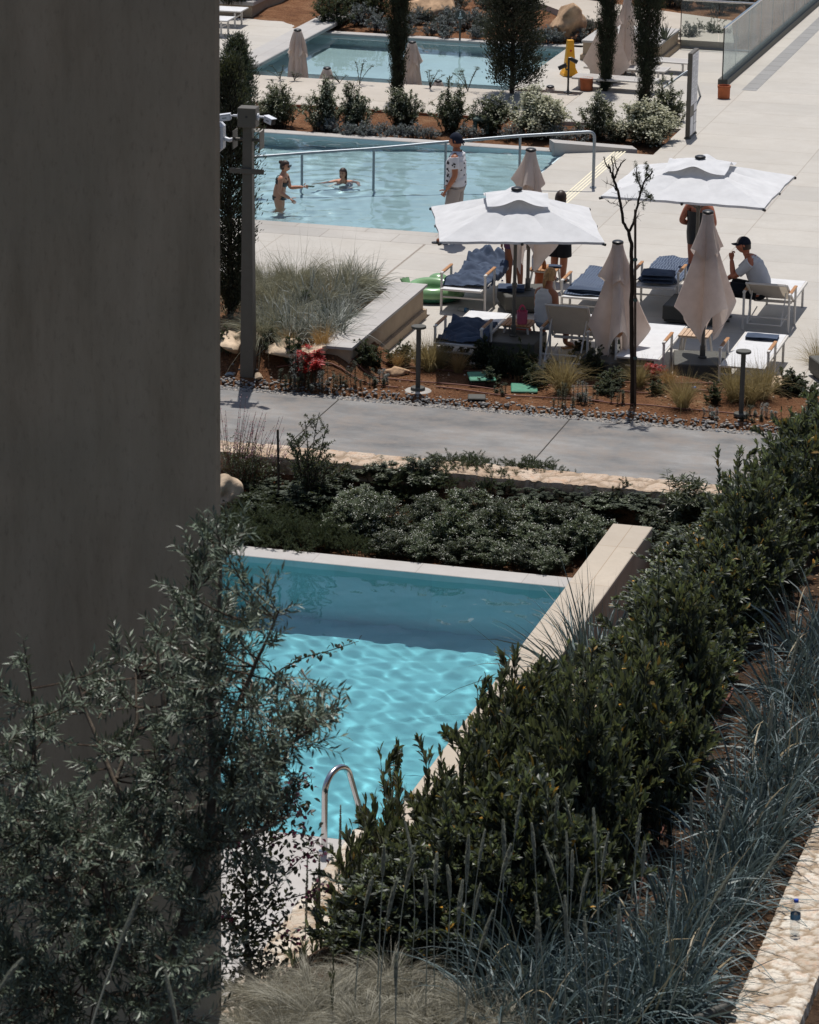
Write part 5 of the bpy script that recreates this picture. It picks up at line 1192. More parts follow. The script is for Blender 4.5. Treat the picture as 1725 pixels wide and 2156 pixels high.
# 5 man in black, back turned, bending a little beneath the umbrella
J=stand(1.40); b=G(1176,594); J['wriR']=J['elbR']+[.05,-.2,-.05]
t,J,hc,k=person('dark haired man in black top and black shorts with back turned behind the umbrella',(b[0],b[1],0),R(170),J,1.0,'skin_tan',fat=1.1); shorts(t,J,'shorts_black',1.0,.95,wide=.025,fat=1.1); shirt(t,J,'shorts_black',1.0,fat=1.08); hair_cap(t,hc,(0,-1,0),(0,0,1),1.0,'hair_brown'); sandals(t,J,1.0)
# 6 woman sitting on the reclined lounger, back to us
J={}
J['pel']=(0,0,.47); J['wai']=(0,.01,.62); J['che']=(-.01,.0,.80); J['nec']=(-.015,-.03,.965); J['hea']=(-.015,-.055,1.04)
for s,e in (('L',1),('R',-1)): J['col'+s]=(e*.075-.01,0,.89); J['sho'+s]=(e*.16-.01,.0,.885); J['hip'+s]=(e*.085,-.03,.44)
J.update(elbL=(.20,-.03,.63),wriL=(.15,-.22,.52),elbR=(-.21,-.0,.63),wriR=(-.16,-.16,.47),kneL=(.30,-.33,.45),ankL=(.33,-.28,.09),toeL=(.40,-.40,.03),kneR=(-.06,-.42,.46),ankR=(-.06,-.36,.09),toeR=(-.1,-.5,.03))
t,J,hc,k=person('blond woman in a white tank top and denim shorts sitting with her back turned',(-10.97,47.82,.0),R(150),J,.95,'skin_tan',look=(.05,-.98,-.12),hand={'L':{'curl':.9},'R':{'curl':.6}})
shirt(t,J,'tshirt',.95,sl=False,name='tank_top',hem=.0); shorts(t,J,'denim',.95,.42)
hair_cap(t,hc,(.05,-.98,-.12),(0,0,1),.96,'hair_blond',pony=[(0,-.09,-.02),(.0,-.12,-.06),(-.01,-.115,-.12),(-.02,-.10,-.19)],vol=.014); sandals(t,J,.95,'teak')
# 7 man with a cap sitting sideways, chin on hand
J={}
J['pel']=(0,.02,.48); J['wai']=(0,-.0,.65); J['che']=(0,-.10,.84); J['nec']=(0,-.19,1.0); J['hea']=(0,-.245,1.065)
for s,e in (('L',1),('R',-1)): J['col'+s]=(e*.085,-.12,.925); J['sho'+s]=(e*.19,-.13,.91); J['hip'+s]=(e*.095,-.03,.45); J['kne'+s]=(e*.14,-.46,.50); J['ank'+s]=(e*.15,-.45,.09); J['toe'+s]=(e*.17,-.60,.035)
J.update(elbL=(.17,-.37,.68),wriL=(.05,-.42,.93),elbR=(-.21,-.36,.66),wriR=(-.10,-.5,.58))
b=G(1560,640,.45)
t,J,hc,k=person('man in a white t-shirt and dark cap sitting chin in hand on a lounger',(-8.38,50.62,0),R(-86),J,1.03,'skin_dark',look=(0,-.99,-.08),hand={'L':{'d':(-.12,-.05,1),'n':(0,1,0),'curl':1.3},'R':{'curl':.7}},fat=1.12)
shirt(t,J,'tshirt',1.03,.7,fat=1.06,hem=-.2); shorts(t,J,'shorts_black',1.03,.9,wide=.012)
hair_cap(t,hc,(0,-.99,-.08),(0,0,1),1.03,'hair_brown',vol=.006)
B_=Matrix.Translation(hc+np.array([0,0,.02])); cp=MB()
ph=np.linspace(0,math.pi/2,9); cp.lathe([(.098*math.cos(a),.108*math.sin(a)) for a in ph],28,(0,.0,0),sx=.92,sy=1.1); o=cp.build('cap',M['bandana'],t,smooth=True); o.location=hc+np.array([0,.004,.025])
th=np.linspace(math.pi*1.12,math.pi*1.88,14); br=np.stack([np.stack([.082*np.cos(th),.10*np.sin(th),0*th],-1),np.stack([.088*np.cos(th),.10*np.sin(th)-.085*np.abs(np.sin(th))**.5,-.012-.012*np.abs(np.cos(th))],-1)],0)
MB().grid(br).grid(br+[0,0,.005]).build('peak',M['bandana'],o,smooth=True)
th2=np.linspace(-.75,.75,9)-math.pi/2; fp=np.array([[(.0935*math.cos(a)*math.cos(p),.111*math.sin(a)*math.cos(p),.1105*math.sin(p)) for a in th2] for p in np.linspace(.08,1.15,8)]); MB().grid(fp).build('cap_front',M['canvas_beige'],o,smooth=True); sandals(t,J,1.03,'base')
# 8 woman behind the tall folded umbrella
J=stand(1.66); J['elbR']=J['shoR']+[-.10,.06,-.25]; J['wriR']=J['elbR']+[.13,-.12,-.10]; J['elbL']=J['shoL']+[.10,.06,-.25]; J['wriL']=J['elbL']+[-.10,-.14,-.06]
b=G(1467,612); t,J,hc,k=person('sunburnt woman with bare shoulders half hidden behind the tall folded umbrella',(b[0],b[1],0),R(172),J,1.08,'skin_dark',fat=1.12)
band(t,'swimsuit','bikini',J,'pel','che',-.5,1.1,.172,.152,1.08); hair_cap(t,hc,(0,-1,0),(0,0,1),1.0,'hair_brown',vol=.014); sandals(t,J)
for o in list(bpy.data.objects):
    if '_h' in o: del o['_h']
# ================================================================ plants: generators
def stem_path(base,end,bow,n=7):
    t=np.linspace(0,1,n)[:,None]; base=np.array(base,float); end=np.array(end,float)
    mid=(base*.5+end*.5)+np.array(bow,float); return (1-t)**2*base+2*t*(1-t)*mid+t*t*end
def sample_path(P,t):
    x=t*(len(P)-1); i=np.minimum(x.astype(int),len(P)-2); f=(x-i)[:,None]; return P[i]*(1-f)+P[i+1]*f, unit(P[i+1]-P[i])
def bush(seed,Hh,Rr,ns,nl,Ln,Wd,kind='d',t0=.2,stem_r=.006,up=.5,twigs=0,twl=.25,flat=1.,base_r=.12,young=0.,flow=0.,fsize=.02,fmin=.55,stemsides=4,curl=.15,topbias=.75,fl_n=5,spread=1.):
    """stems fan out to an uneven crown; leaves (mi 0), young tip leaves (mi 1); returns stem, leaf and flower builders"""
    g=np.random.default_rng(seed); st,lf,fw=MB(),MB(),MB()
    for i in range(ns):
        u=math.sqrt(g.random()); a=g.uniform(0,6.283); rad=Rr*u*(1+.25*math.sin(3*a+seed))
        hz=Hh*(1-.55*u**2.2)*g.uniform(topbias,1.0)*(1+.08*math.sin(2*a+seed*2))
        b=np.array([math.cos(a)*rad*base_r*2,math.sin(a)*rad*base_r*2,0]); e=np.array([math.cos(a)*rad,math.sin(a)*rad*flat,hz])
        P=stem_path(b,e,(-math.cos(a)*rad*.18*spread+g.normal(0,.03)*Hh,-math.sin(a)*rad*.18*spread+g.normal(0,.03)*Hh,hz*.1))
        st.tube(P,np.linspace(stem_r,stem_r*.35,len(P)),stemsides,cap=False)
        paths=[(P,t0,nl)]
        for k in range(twigs):
            s=np.array([g.uniform(t0,.92)]); c,d=sample_path(P,s); az=g.uniform(0,6.283); dv=unit(d[0]*.7+np.array([math.cos(az),math.sin(az),.25])); e2=c[0]+dv*twl*g.uniform(.6,1.2)
            Q=stem_path(c[0],e2,(0,0,twl*.08),5); st.tube(Q,np.linspace(stem_r*.5,stem_r*.25,5),3,cap=False); paths.append((Q,.12,max(4,int(nl*.55))))
        for Q,s0,n in paths:
            t=np.sort(s0+(1-s0)*g.random(n)**.85); c,d=sample_path(Q,t); az=np.arange(n)*2.4+g.uniform(0,6)+g.normal(0,.4,n)
            side=unit(np.cross(d,np.array([.3,.2,1.])+g.normal(0,.1,3))); sd2=np.cross(d,side); rd=np.cos(az)[:,None]*side+np.sin(az)[:,None]*sd2
            D=unit(d*up+rd*(1-up*.6)+[0,0,.15]+g.normal(0,.15,(n,3))); sz=g.uniform(.65,1.15,n)*(1-.25*(t>.93))
            mi=(t>.93)&(g.random(n)<young*2.2) if young else np.zeros(n,bool)
            Nn=rd*-.6+np.array([0,0,.8])+g.normal(0,.3,(n,3))
            for m_,sel in ((0,~mi),(1,mi)):
                if sel.any(): lf.leaves(c[sel],D[sel],Ln*sz[sel],Wd*sz[sel],m_,kind,curl,N=Nn[sel],g=g)
            if flow and g.random()<flow:
                k=fl_n; c2=c[-1]+g.normal(0,fsize*.9,(k,3)); fw.leaves(c2,g.normal(0,1,(k,3))+[0,0,.6],fsize*g.uniform(.7,1.2,k),fsize*.8,0,'d',0,g=g)
    return st,lf,fw
def plant(name,label,cat,loc,proto,rz=0.,sc=1.,group=None):
    """proto: list of (part name, mesh object data)"""
    t=thing(name,label,cat,loc,rz,group); t.scale=(sc,sc,sc) if np.isscalar(sc) else sc
    for n,me in proto:
        o=bpy.data.objects.new(n,me); COL.objects.link(o); o.parent=t
    return t
def proto(parts):
    r=[]
    for n,m,mat in parts:
        if m.n==0: continue
        o=m.build(n,mat); r.append((n,o.data)); bpy.data.objects.remove(o)
    return r
def bush_proto(leafm,stemm='bark_dark',flowm=None,youngm=None,**k):
    st,lf,fw=bush(**k); 
    base=lf.n; lf.V+=fw.V; lf.F+=[(f+base,2) for f,_ in fw.F]; lf.n+=fw.n
    return proto([('stems',st,M[stemm]),('foliage',lf,[M[leafm],M[youngm or leafm],M[flowm or leafm]])])
def grass_clump(seed,n,Ln,W,lean,bend,mat,r=.06,seg=5,jit=.35,zf=1.):
    g=np.random.default_rng(seed); m=MB(); a=g.uniform(0,6.283,n); rr=r*np.sqrt(g.random(n)); P=np.stack([rr*np.cos(a),rr*np.sin(a),0*a],-1)
    tl=np.abs(g.normal(0,lean,n)); a2=a+g.normal(0,.8,n); D=np.stack([np.sin(tl)*np.cos(a2),np.sin(tl)*np.sin(a2),np.cos(tl)*zf],-1)
    m.blades(P,D,Ln*(1+g.normal(0,jit*.6,n)).clip(.45,1.5),W*g.uniform(.7,1.2,n),np.abs(g.normal(bend,.3,n))*(.4+tl),0,seg,g)
    return m
def spike_mesh(P,head,r,g,stem_r=.0035):
    """a grass stalk with a long bristly seed spike over its last part"""
    P=np.asarray(P); m=MB(); m.tube(P,np.linspace(stem_r,stem_r*.6,len(P)),4,0,cap=False)
    t=np.linspace(1-head,1,max(14,int(150*head))); t=np.repeat(t,4); c,d=sample_path(P,np.minimum(t,.999)); n=len(t)
    s1=unit(np.cross(d,[.3,.5,.8])); s2=np.cross(d,s1); az=np.arange(n)*2.4; rd=np.cos(az)[:,None]*s1+np.sin(az)[:,None]*s2
    prof=np.sin(np.clip((t-(1-head))/head,0,1)**.7*math.pi)*.75+.25
    m.leaves(c,d*1.5+rd*.55,r*2.6*prof*g.uniform(.8,1.2,n),r*.8,1,'d',.05,N=rd,g=g); return m
def foot_at(px,X,zf=None):
    """ground point of the line X=const under picture column px"""
    lo,hi=15.,60.
    for _ in range(50):
        mid=(lo+hi)/2
        if proj((X,mid,tz(X,mid)))[0]<px: lo=mid
        else: hi=mid
    # px grows with Y on these lines
    return np.array([X,lo,tz(X,lo)])
def at_ground(px,py,z0=0.):
    """first point of the ground along the sight line"""
    d=ray(px,py); d=d/np.linalg.norm(d); t0=(3.3-H)/d[2]; t=np.linspace(t0,t0+60,2400); P=EYE+t[:,None]*d; below=P[:,2]<soil_z(P[:,0],P[:,1])
    k=int(np.argmax(below)); p=P[k] if below.any() else G(px,py,z0); return np.array([p[0],p[1],tz(p[0],p[1])])
def blob(seed,r,detail=3,rough=.35,sq=(1,1,.7)):
    import bmesh
    bm=bmesh.new(); bmesh.ops.create_icosphere(bm,subdivisions=detail,radius=1.); V=np.array([v.co[:] for v in bm.verts]); Fc=[tuple(v.index for v in f.verts) for f in bm.faces]; bm.free()
    g=np.random.default_rng(seed); d=np.ones(len(V))
    for i in range(14):
        k=g.normal(0,1,3); k=k/np.linalg.norm(k)*g.uniform(1.5,9); d+=rough*1.5/np.linalg.norm(k)*np.sin(V@k+g.uniform(0,6.28))*.5
    for i in range(7):
        n=unit(g.normal(0,1,3)); h=g.uniform(.62,.85); q=(V*d[:,None])@n; d=np.where(q>h,d*h/np.maximum(q,1e-6)*.35+d*.65*h/np.maximum(q,1e-6)+0*d,d)
    m=MB(); m.add(V*d[:,None]*np.array(sq)*r,Fc); return m
# ================================================================ plants: planting
def lab_unique(base,extra): return base+' '+extra
# ---- the dark hedge on the slope
HP=[bush_proto('hedge','bark_dark',None,'hedge_young',seed=100+i,Hh=1.,Rr=.41,ns=52,nl=50,Ln=.07,Wd=.026,kind='h',t0=.06,up=.86,twigs=3,twl=.2,base_r=.38,young=.4,stem_r=.006,topbias=.5) for i in range(5)]
topA=([700,850,1000,1100,1200,1300,1400,1450,1500,1560,1620,1700,1800],[1800,1760,1570,1440,1385,1300,1200,1150,1090,1000,900,815,740])
topB=([700,760,830,870,905,985,1100,1200,1300,1365,1430,1500,1560,1640],[1790,1745,1620,1650,1575,1450,1350,1400,1330,1235,1215,960,950,900])
hedge=[]
k=0
for X,prof,y0,y1,dy in ((-4.85,topA,22.5,36.2,.72),(-5.75,topB,22.9,33.0,.80),(-6.5,topB,22.6,25.6,.9)):
    y=y0
    while y<y1:
        x=X+rng.normal(0,.08); yy=y+rng.normal(0,.06); b=np.array([x,yy,tz(x,yy)]); px=proj(b+[0,0,.9])[0]; hh=height_to(b,np.interp(px-14,*prof))*rng.uniform(.90,1.10)
        hh=min(max(hh,.5),2.9); hedge.append((b,hh,px)); y+=dy*rng.uniform(.9,1.1)
for px,py,yt in ((800,2000,1830),(850,1995,1765),(910,1990,1700),(980,1990,1650),(1050,1985,1600),(1120,1975,1560),(875,2030,1820),(1010,2025,1760),(1150,2000,1640)):
    b=at_ground(px,py,2.7); hedge.append((b,min(2.2,height_to(b,yt)),px))
skip=lambda b,px: (X_near(b,-5.75) and 1215<px<1300)
def X_near(b,x): return abs(b[0]-x)<.3
hedge=[h for i_,h in enumerate(hedge) if not skip(h[0],h[2]) and not (i_%7==4 and h[0][0]<-5.3)]
def rowof(b):
    return 'low foreground' if b[1]<22.42 else ('front' if b[0]>-5.3 else ('middle' if b[0]>-6.15 else 'rear'))
for i,(b,hh,px) in enumerate(hedge):
    row=rowof(b)
    n=[h for h in hedge if rowof(h[0])==row]; n.sort(key=lambda h:h[0][1]); o=['first','second','third','fourth','fifth','sixth','seventh','eighth','ninth','tenth','eleventh','twelfth','thirteenth','fourteenth','fifteenth','sixteenth','seventeenth','eighteenth','nineteenth','twentieth'][[id(q) for q in n].index(id((b,hh,px))) if False else [abs(q[0][1]-b[1])<1e-9 for q in n].index(True)]
    plant('hedge_shrub','dark hedge shrub, %s from the near end of the %s row'%(o,row),'hedge shrub',b-[0,0,.05],HP[i%5],rng.uniform(0,6.28),(1.1+.1*rng.random(),1.1+.1*rng.random(),hh+.05),'hedge shrubs on the slope')
# a lone sprig by the stone wall
for px,py,yt,lab,s in ((828,1800,1560,'slim upright hedge sprig beside the pool wall end, left of the hedge',.42),(765,1830,1735,'short hedge sprig growing over the tip of the rough sandstone wall',.5),(700,2050,1700,'single leafy shoot in front of the rough sandstone wall',.22)):
    b=np.array([*G(px,py,.0)[:2],0]); b=at_ground(px,py+130,1.) if px<720 else np.array(GX(px,py,-7.05)); b=np.array([b[0],b[1],tz(b[0],b[1])]); hh=height_to(b,yt)
    plant('hedge_shrub',lab,'hedge shrub',b,HP[0] if px>720 else bush_proto('hedge','bark_dark',seed=77,Hh=1.,Rr=.25,ns=3,nl=22,Ln=.09,Wd=.036,kind='h',t0=.15,up=.5,base_r=.01),1.,(s,s,hh),'hedge shrubs on the slope')
SPG=[bush_proto('hedge','bark_dark',None,'hedge_young',seed=170+i,Hh=1.,Rr=.13,ns=5,nl=46,Ln=.075,Wd=.027,kind='h',t0=.35,up=.8,base_r=.04,young=.8,stem_r=.007,topbias=.7) for i in range(3)]
for i,(px,py,X,lab) in enumerate(((1508,925,-5.9,'tall hedge shoot standing out against the grey path'),(1545,890,-5.7,'tallest hedge shoots beside the right bollard'),(1590,880,-5.5,'hedge shoots above the pebble edge'),(1365,1212,-6.0,'hedge shoot against the pool wall end'),(1425,1185,-5.9,'hedge shoot right of the pool wall end'),(1112,1330,-6.0,'hedge shoot overlapping the pool wall cap'),(1040,1395,-6.1,'hedge shoot over the water edge by the wall'),(985,1425,-6.1,'hedge shoot standing over the turquoise water'),(925,1550,-6.2,'hedge shoot above the ladder rail side'),(1235,1335,-5.9,'hedge shoots with pale tips before the grass fountain'),(1650,840,-5.0,'hedge shoots near the right margin top'),(1700,800,-4.9,'hedge shoots at the right margin top'),(1460,1120,-5.6,'hedge shoot before the kerb end'))):
    b=foot_at(px,X); h_=min(3.,height_to(b,py)); plant('hedge_sprig',lab,'hedge shrub',b,SPG[i%3],rng.uniform(0,6.28),(1.15,1.15,h_),'hedge shoots')
# ---- blue grass
LP=[proto([('blades',grass_clump(200+i,98,.72,.0185,.52,.72,'leymus',r=.11,seg=6),M['leymus'])]) for i in range(5)]
clumps=[]
LPX=[(1700,1480),(1735,1345),(1745,1440),(1690,1620),(1650,1700),(1570,1690),(1600,1800),(1510,1815),(1490,1905),(1425,1950),(1350,2010),(1400,2065),(1300,2075),(1240,2125),(1350,2150),(1180,2150),(1110,2120),(1050,2165),(1450,2020),(1545,1890),(1640,1590),(1735,1570),(1690,1385),(1560,1800),(1480,1985),(1585,1850),(1635,1765),(1685,1690),(1440,2095),(1280,2190),(1420,2160),(1130,2220),(1530,1950),(1390,2140),(1050,2080),(1120,2060),(1200,2050),(1650,1480),(1600,1560)]
ordw=['bottom edge','middle','upper']
for i,(px,py) in enumerate(LPX):
    b=at_ground(px,py,2.7); clumps.append([b,px,py,None])
srt=sorted(range(len(clumps)),key=lambda i:-clumps[i][2])
num=['first','second','third','fourth','fifth','sixth','seventh','eighth','ninth','tenth','eleventh','twelfth','thirteenth','fourteenth','fifteenth','sixteenth','seventeenth','eighteenth','nineteenth','twentieth','twenty first','twenty second','twenty third','twenty fourth','twenty fifth','twenty sixth','twenty seventh','twenty eighth','twenty ninth','thirtieth','thirty first','thirty second','thirty third','thirty fourth','thirty fifth','thirty sixth','thirty seventh','thirty eighth','thirty ninth','fortieth']
for r_,i in enumerate(srt):
    b,px,py,_=clumps[i]; w='near the corner wall' if px>1400 else ('below the hedge' if px>1080 else 'among the seed spikes')
    clumps[i][3]=plant('blue_grass_clump','blue grey grass clump %s, %s counting up from the bottom edge'%(w,num[r_]),'grass clump',b-[0,0,.02],LP[i%5],rng.uniform(0,6.28),rng.uniform(.85,1.2),'blue grass clumps on the slope')
b=np.array([-7.35,35.2,tz(-7.35,35.2)]); b=np.array(GX(1262,1395,-7.3)); b[2]=tz(b[0],b[1])
hh=height_to(b,1240); LB=proto([('blades',grass_clump(260,420,.95,.019,.42,.5,'leymus',r=.2,seg=6),M['leymus'])])
plant('blue_grass_clump','tall blue grey grass fountain against the side of the pool wall','grass clump',b,LB,.5,max(.8,hh/.92))
# seed spikes rising from the clumps
TIPS=[(350,655),(280,735),(320,850),(415,830),(490,800),(560,700),(615,680),(675,650),(735,560),(855,565),(880,575),(975,610),(1025,690),(1130,630),(1145,720),(810,730),(885,690),(960,810),(905,750),(770,660),(1060,930),(945,970),(780,890),(790,950),(880,900),(640,950),(540,850),(1360,510),(1430,570),(1660,30),(1440,815),(1620,720),(240,840),(135,600),(65,770),(25,760),(1020,1165),(320,1090),(1570,250),(1300,560),(700,730),(600,860),(455,760),(380,760)]
g=np.random.default_rng(77)
for tx,ty in TIPS:
    px,py=631.7+tx*.634,1316+ty*.634
    bx=px+g.normal(-8,28); by=py+g.uniform(330,420)
    if tx<150: b=np.array(GX(bx,py+300,-7.0)); b[2]=tz(b[0],b[1])
    else: b=at_ground(bx,by,2.7)
    if b[0]>-3.8: b=np.array([-3.8,b[1],tz(-3.8,b[1])])
    sc_=F_PX/((b-EYE)@_F); tip=GD(px,py,F_PX/sc_-.1)
    c=min(clumps,key=lambda q:np.linalg.norm(q[0]-b)); par=c[3]
    P=stem_path(b,tip,np.array([g.normal(0,.05),g.normal(0,.05),.16]),14); inv=par.matrix_basis.inverted(); Q=np.array([list(inv@Vector(p)) for p in P])
    m=spike_mesh(Q,.30*g.uniform(.75,1.1),.0175,g,.005); m.build('seed_spike',[M['spike'],M['spike']],par)
# ---- feather grass at the bottom
def feather(sd):
    g=np.random.default_rng(sd); m=grass_clump(sd,420,.60,.0035,.6,1.1,'feather',r=.14,seg=6)
    for k in range(16):                                   # wisps that lean together
        a=g.uniform(0,6.28); tl=g.uniform(.15,.95); n=44; r0=g.uniform(0,.16); P=np.stack([r0*np.cos(a)+g.normal(0,.012,n),r0*np.sin(a)+g.normal(0,.012,n),0*np.ones(n)],-1)
        D=np.array([math.sin(tl)*math.cos(a),math.sin(tl)*math.sin(a),math.cos(tl)])+g.normal(0,.055,(n,3)); m.blades(P,D,g.uniform(.45,.85)*g.uniform(.85,1.1,n),.0058,g.uniform(.5,1.5)*g.uniform(.8,1.2,n),0,7,g)
    return m
FP=[proto([('blades',feather(300+i),M['feather'])]) for i in range(3)]
for i,(px,py,lab) in enumerate(((600,2215,'pale feather grass tuft at the bottom, left end of the row'),(690,2175,'pale feather grass tuft at the bottom below the sandstone wall'),(770,2225,'pale feather grass tuft at the bottom edge, third in the row'),(850,2185,'pale feather grass tuft at the bottom under the seed spikes'),(930,2215,'pale feather grass tuft at the bottom edge, fifth in the row'),(1010,2190,'pale feather grass tuft at the bottom left of blue grass'),(1075,2230,'pale feather grass tuft at the bottom, right end of the row'),(655,2125,'smaller feather grass tuft just below the rough sandstone wall'),(520,2200,'wispy feather grass tuft below the purple vine'),(560,2120,'thin feather grass tuft beside the purple vine stem'),(730,2120,'feather grass tuft behind the row, at the hedge foot left'),(820,2110,'feather grass tuft behind the row, below the near hedge'),(900,2125,'feather grass tuft behind the row, right of the near hedge foot'),(640,2170,'feather grass tuft between the wall end and the row'))):
    b=at_ground(px,py,2.7); plant('feather_grass_tuft',lab,'grass clump',b,FP[i%3],rng.uniform(0,6.28),rng.uniform(.85,1.05)*(.8 if i>6 else 1.),'feather grass tufts at the bottom')
# ---- olive tree in front of the wall
poly=np.array([(-40,1420),(0,1395),(60,1410),(130,1350),(190,1430),(290,1385),(330,1300),(380,1360),(395,1230),(412,1120),(462,1085),(482,1165),(525,1300),(590,1270),(560,1340),(520,1450),(600,1470),(700,1490),(705,1540),(640,1590),(590,1650),(650,1700),(600,1760),(520,1800),(470,1850),(430,1920),(440,2000),(400,2200),(-40,2200)],float)
def inside(p,pl):
    x,y=p; r=False; n=len(pl)
    for i in range(n):
        x1,y1=pl[i]; x2,y2=pl[(i+1)%n]
        if (y1>y)!=(y2>y) and x<(x2-x1)*(y-y1)/(y2-y1)+x1: r=not r
    return r
g=np.random.default_rng(5); base=GD(330,2330,18.6); t=thing('olive_tree','silvery olive tree in front of the dark stucco wall','tree',base)
tr,tw,lf=MB(),MB(),MB()
LIMB=[[(330,2330),(360,2130),(395,1960),(425,1800),(440,1640),(450,1450),(462,1250),(466,1120)],[(395,1960),(330,1800),(250,1640),(180,1500),(140,1390)],[(425,1800),(500,1690),(560,1600),(650,1540),(700,1510)],[(440,1640),(500,1500),(540,1390),(585,1290)],[(360,2130),(250,1990),(120,1850),(20,1700),(-20,1500)],[(330,1800),(350,1620),(350,1450),(335,1330)],[(250,1990),(210,1850),(90,1650),(60,1450)],[(425,1800),(520,1760),(620,1720)],[(360,2130),(270,2090),(210,2100),(60,2080)],[(250,1640),(290,1520),(290,1410)],[(450,1450),(410,1330),(400,1250)]]
nodes=[]
for li,lm in enumerate(LIMB):
    dz=g.normal(0,.35) if li else 0
    P=np.array([GD(px+g.normal(0,6),py,18.6+dz*min(1,i/3)) for i,(px,py) in enumerate(lm)])-base
    n=len(P); tt=np.linspace(0,n-1,n*5); PP=np.stack([np.interp(tt,np.arange(n),P[:,c]) for c in range(3)],-1); PP+=np.stack([np.sin(tt*2.3+li)*.012,np.cos(tt*1.9)*.012,0*tt],-1)
    r0=.07 if li==0 else (.022 if li<9 else .012); tr.tube(PP,np.linspace(r0,.005,len(PP))*(1 if li else np.interp(np.linspace(0,1,len(PP)),[0,.45,.7,1],[1,.8,.35,1])),9)
    nodes+= [p for p in PP[4:]]
nodes=np.array(nodes); nb=0; tries=0
while nb<450 and tries<6000:
    tries+=1; px=g.uniform(-40,710); py=g.uniform(1085,2200)
    if not inside((px,py),poly): continue
    dens=.34 if (py<1700 and px<380) else (.8 if py<1500 else 1.)
    if g.random()>dens: continue
    c=GD(px,py,18.6+g.normal(0,.55))-base; j=np.argmin(np.linalg.norm(nodes-c,axis=1)+g.uniform(0,.12,len(nodes))); a=nodes[j]; dv=c-a; ln=np.linalg.norm(dv)
    s=a if ln<.75 else c-dv/ln*.45
    end=c+unit(unit(dv)*.5+np.array([0,0,.75])+g.normal(0,.35,3))*.16
    Q=stem_path(s,end,(g.normal(0,.04),g.normal(0,.04),-.04),8); tw.tube(Q,np.linspace(.006,.0016,8),4,cap=False)
    subs=[(Q,.25,26)]
    for k_ in range(3):
        c0,d0=sample_path(Q,np.array([g.uniform(.4,.85)])); e=c0[0]+unit(d0[0]*.8+g.normal(0,.55,3)+[0,0,.2])*g.uniform(.10,.2); q=stem_path(c0[0],e,(0,0,.01),5); tw.tube(q,[.0025,.002,.0018,.0015,.0012],3,cap=False); subs.append((q,.05,16))
    for q,s0,n in subs:
        tt=np.repeat(np.linspace(s0,1,n//2),2); cc,dd=sample_path(q,np.minimum(tt,.999)); s1=unit(np.cross(dd,[.2,.3,1.])); s2=np.cross(dd,s1); az=(np.arange(n)//2)*1.57+np.where(np.arange(n)%2,0,math.pi)+g.normal(0,.25,n); rd=np.cos(az)[:,None]*s1+np.sin(az)[:,None]*s2
        lf.leaves(cc,dd*.75+rd*.8+[0,0,.12],g.uniform(.042,.078,n),g.uniform(.011,.0155,n),0,'h' if False else 'd',g.uniform(-.05,.12),N=rd*-.5+[0,0,.9]+g.normal(0,.4,(n,3)),g=g)
    nb+=1
o=tr.build('trunk',M['olive_bark'],t,smooth=True); tw.build('twigs',M['bark'],o); lf.build('crown',M['olive'],t)
# tall grass stalks in front of the olive
for (tip,bs,lab) in (((302,1867),(190,2170),'tall bristly grass stalk leaning across the olive tree'),((348,2045),(395,2290),'bristly grass stalk at the bottom edge right of the olive trunk'),((46,2020),(-40,2160),'bristly grass stalk in the bottom left corner')):
    P=stem_path(GD(*bs,16.6),GD(*tip,16.6),(0,0,.06),14); bb=P[0].copy(); t=thing('grass_stalk',lab,'grass stalk',bb); spike_mesh(P-bb,.55,.016,g,.005).build('seed_spike',[M['spike'],M['spike']],t)
# ---- purple vine by the wall corner
D0=24.; base=GD(520,2230,D0); t=thing('bougainvillea_vine','dark vine with purple bracts climbing beside the wall corner','vine',base); st,lf,br=MB(),MB(),MB()
SH=[[(520,2230),(522,2050),(518,1850),(515,1650),(520,1480)],[(520,1520),(545,1470),(590,1410),(640,1385),(700,1368),(755,1350)],[(518,1850),(560,1780),(620,1750),(665,1765)],[(518,1800),(570,1720),(600,1660),(650,1640)],[(520,1950),(580,1900),(650,1880),(690,1850)],[(520,1980),(580,1960),(630,1985)],[(515,1650),(545,1590),(570,1540)],[(520,2050),(560,2030),(600,2050)],[(518,1850),(490,1790),(475,1740)],[(520,2000),(490,1940),(470,1920)],[(520,2100),(560,2120),(580,2160)],[(515,1700),(560,1660),(620,1690),(640,1720)],[(518,1900),(600,1840),(640,1800),(690,1790)]]
for li,s_ in enumerate(SH):
    P=np.array([GD(px,py,D0+g.normal(0,.12)) for px,py in s_])-base; n=len(P); tt=np.linspace(0,n-1,n*5); PP=np.stack([np.interp(tt,np.arange(n),P[:,c]) for c in range(3)],-1)
    st.tube(PP,np.linspace(.022 if li==0 else .007,.002,len(PP)),6)
    nl=150 if li==0 else (72 if li==1 else 70); tq=g.uniform(.05,1,nl); c,d=sample_path(PP,tq); sp=.13 if li==0 else (.012 if li==1 else .055)
    c=c+g.normal(0,sp,(nl,3)); lf.leaves(c,g.normal(0,1,(nl,3))+[0,0,.2]+d*.4,g.uniform(.035,.06,nl),g.uniform(.022,.036,nl),0,'h',.1,g=g)
    if li>1:
        k_=30; tq=g.uniform(.45,1,k_); c,d=sample_path(PP,tq); lf.leaves(c+g.normal(0,.035,(k_,3)),g.normal(0,1,(k_,3)),g.uniform(.03,.045,k_),g.uniform(.024,.034,k_),1,'h',.25,g=g)
c=np.array([GD(px,py,D0+g.normal(0,.18)) for px,py in zip(g.normal(528,34,2600),g.uniform(1560,2200,2600))])-base
lf.leaves(c,g.normal(0,1,(2600,3))+[0,0,.2],g.uniform(.035,.06,2600),g.uniform(.02,.034,2600),0,'h',.1,g=g)
st.build('stems',M['bark_dark'],t); lf.build('foliage',[M['dark_vine'],M['bract']],t)
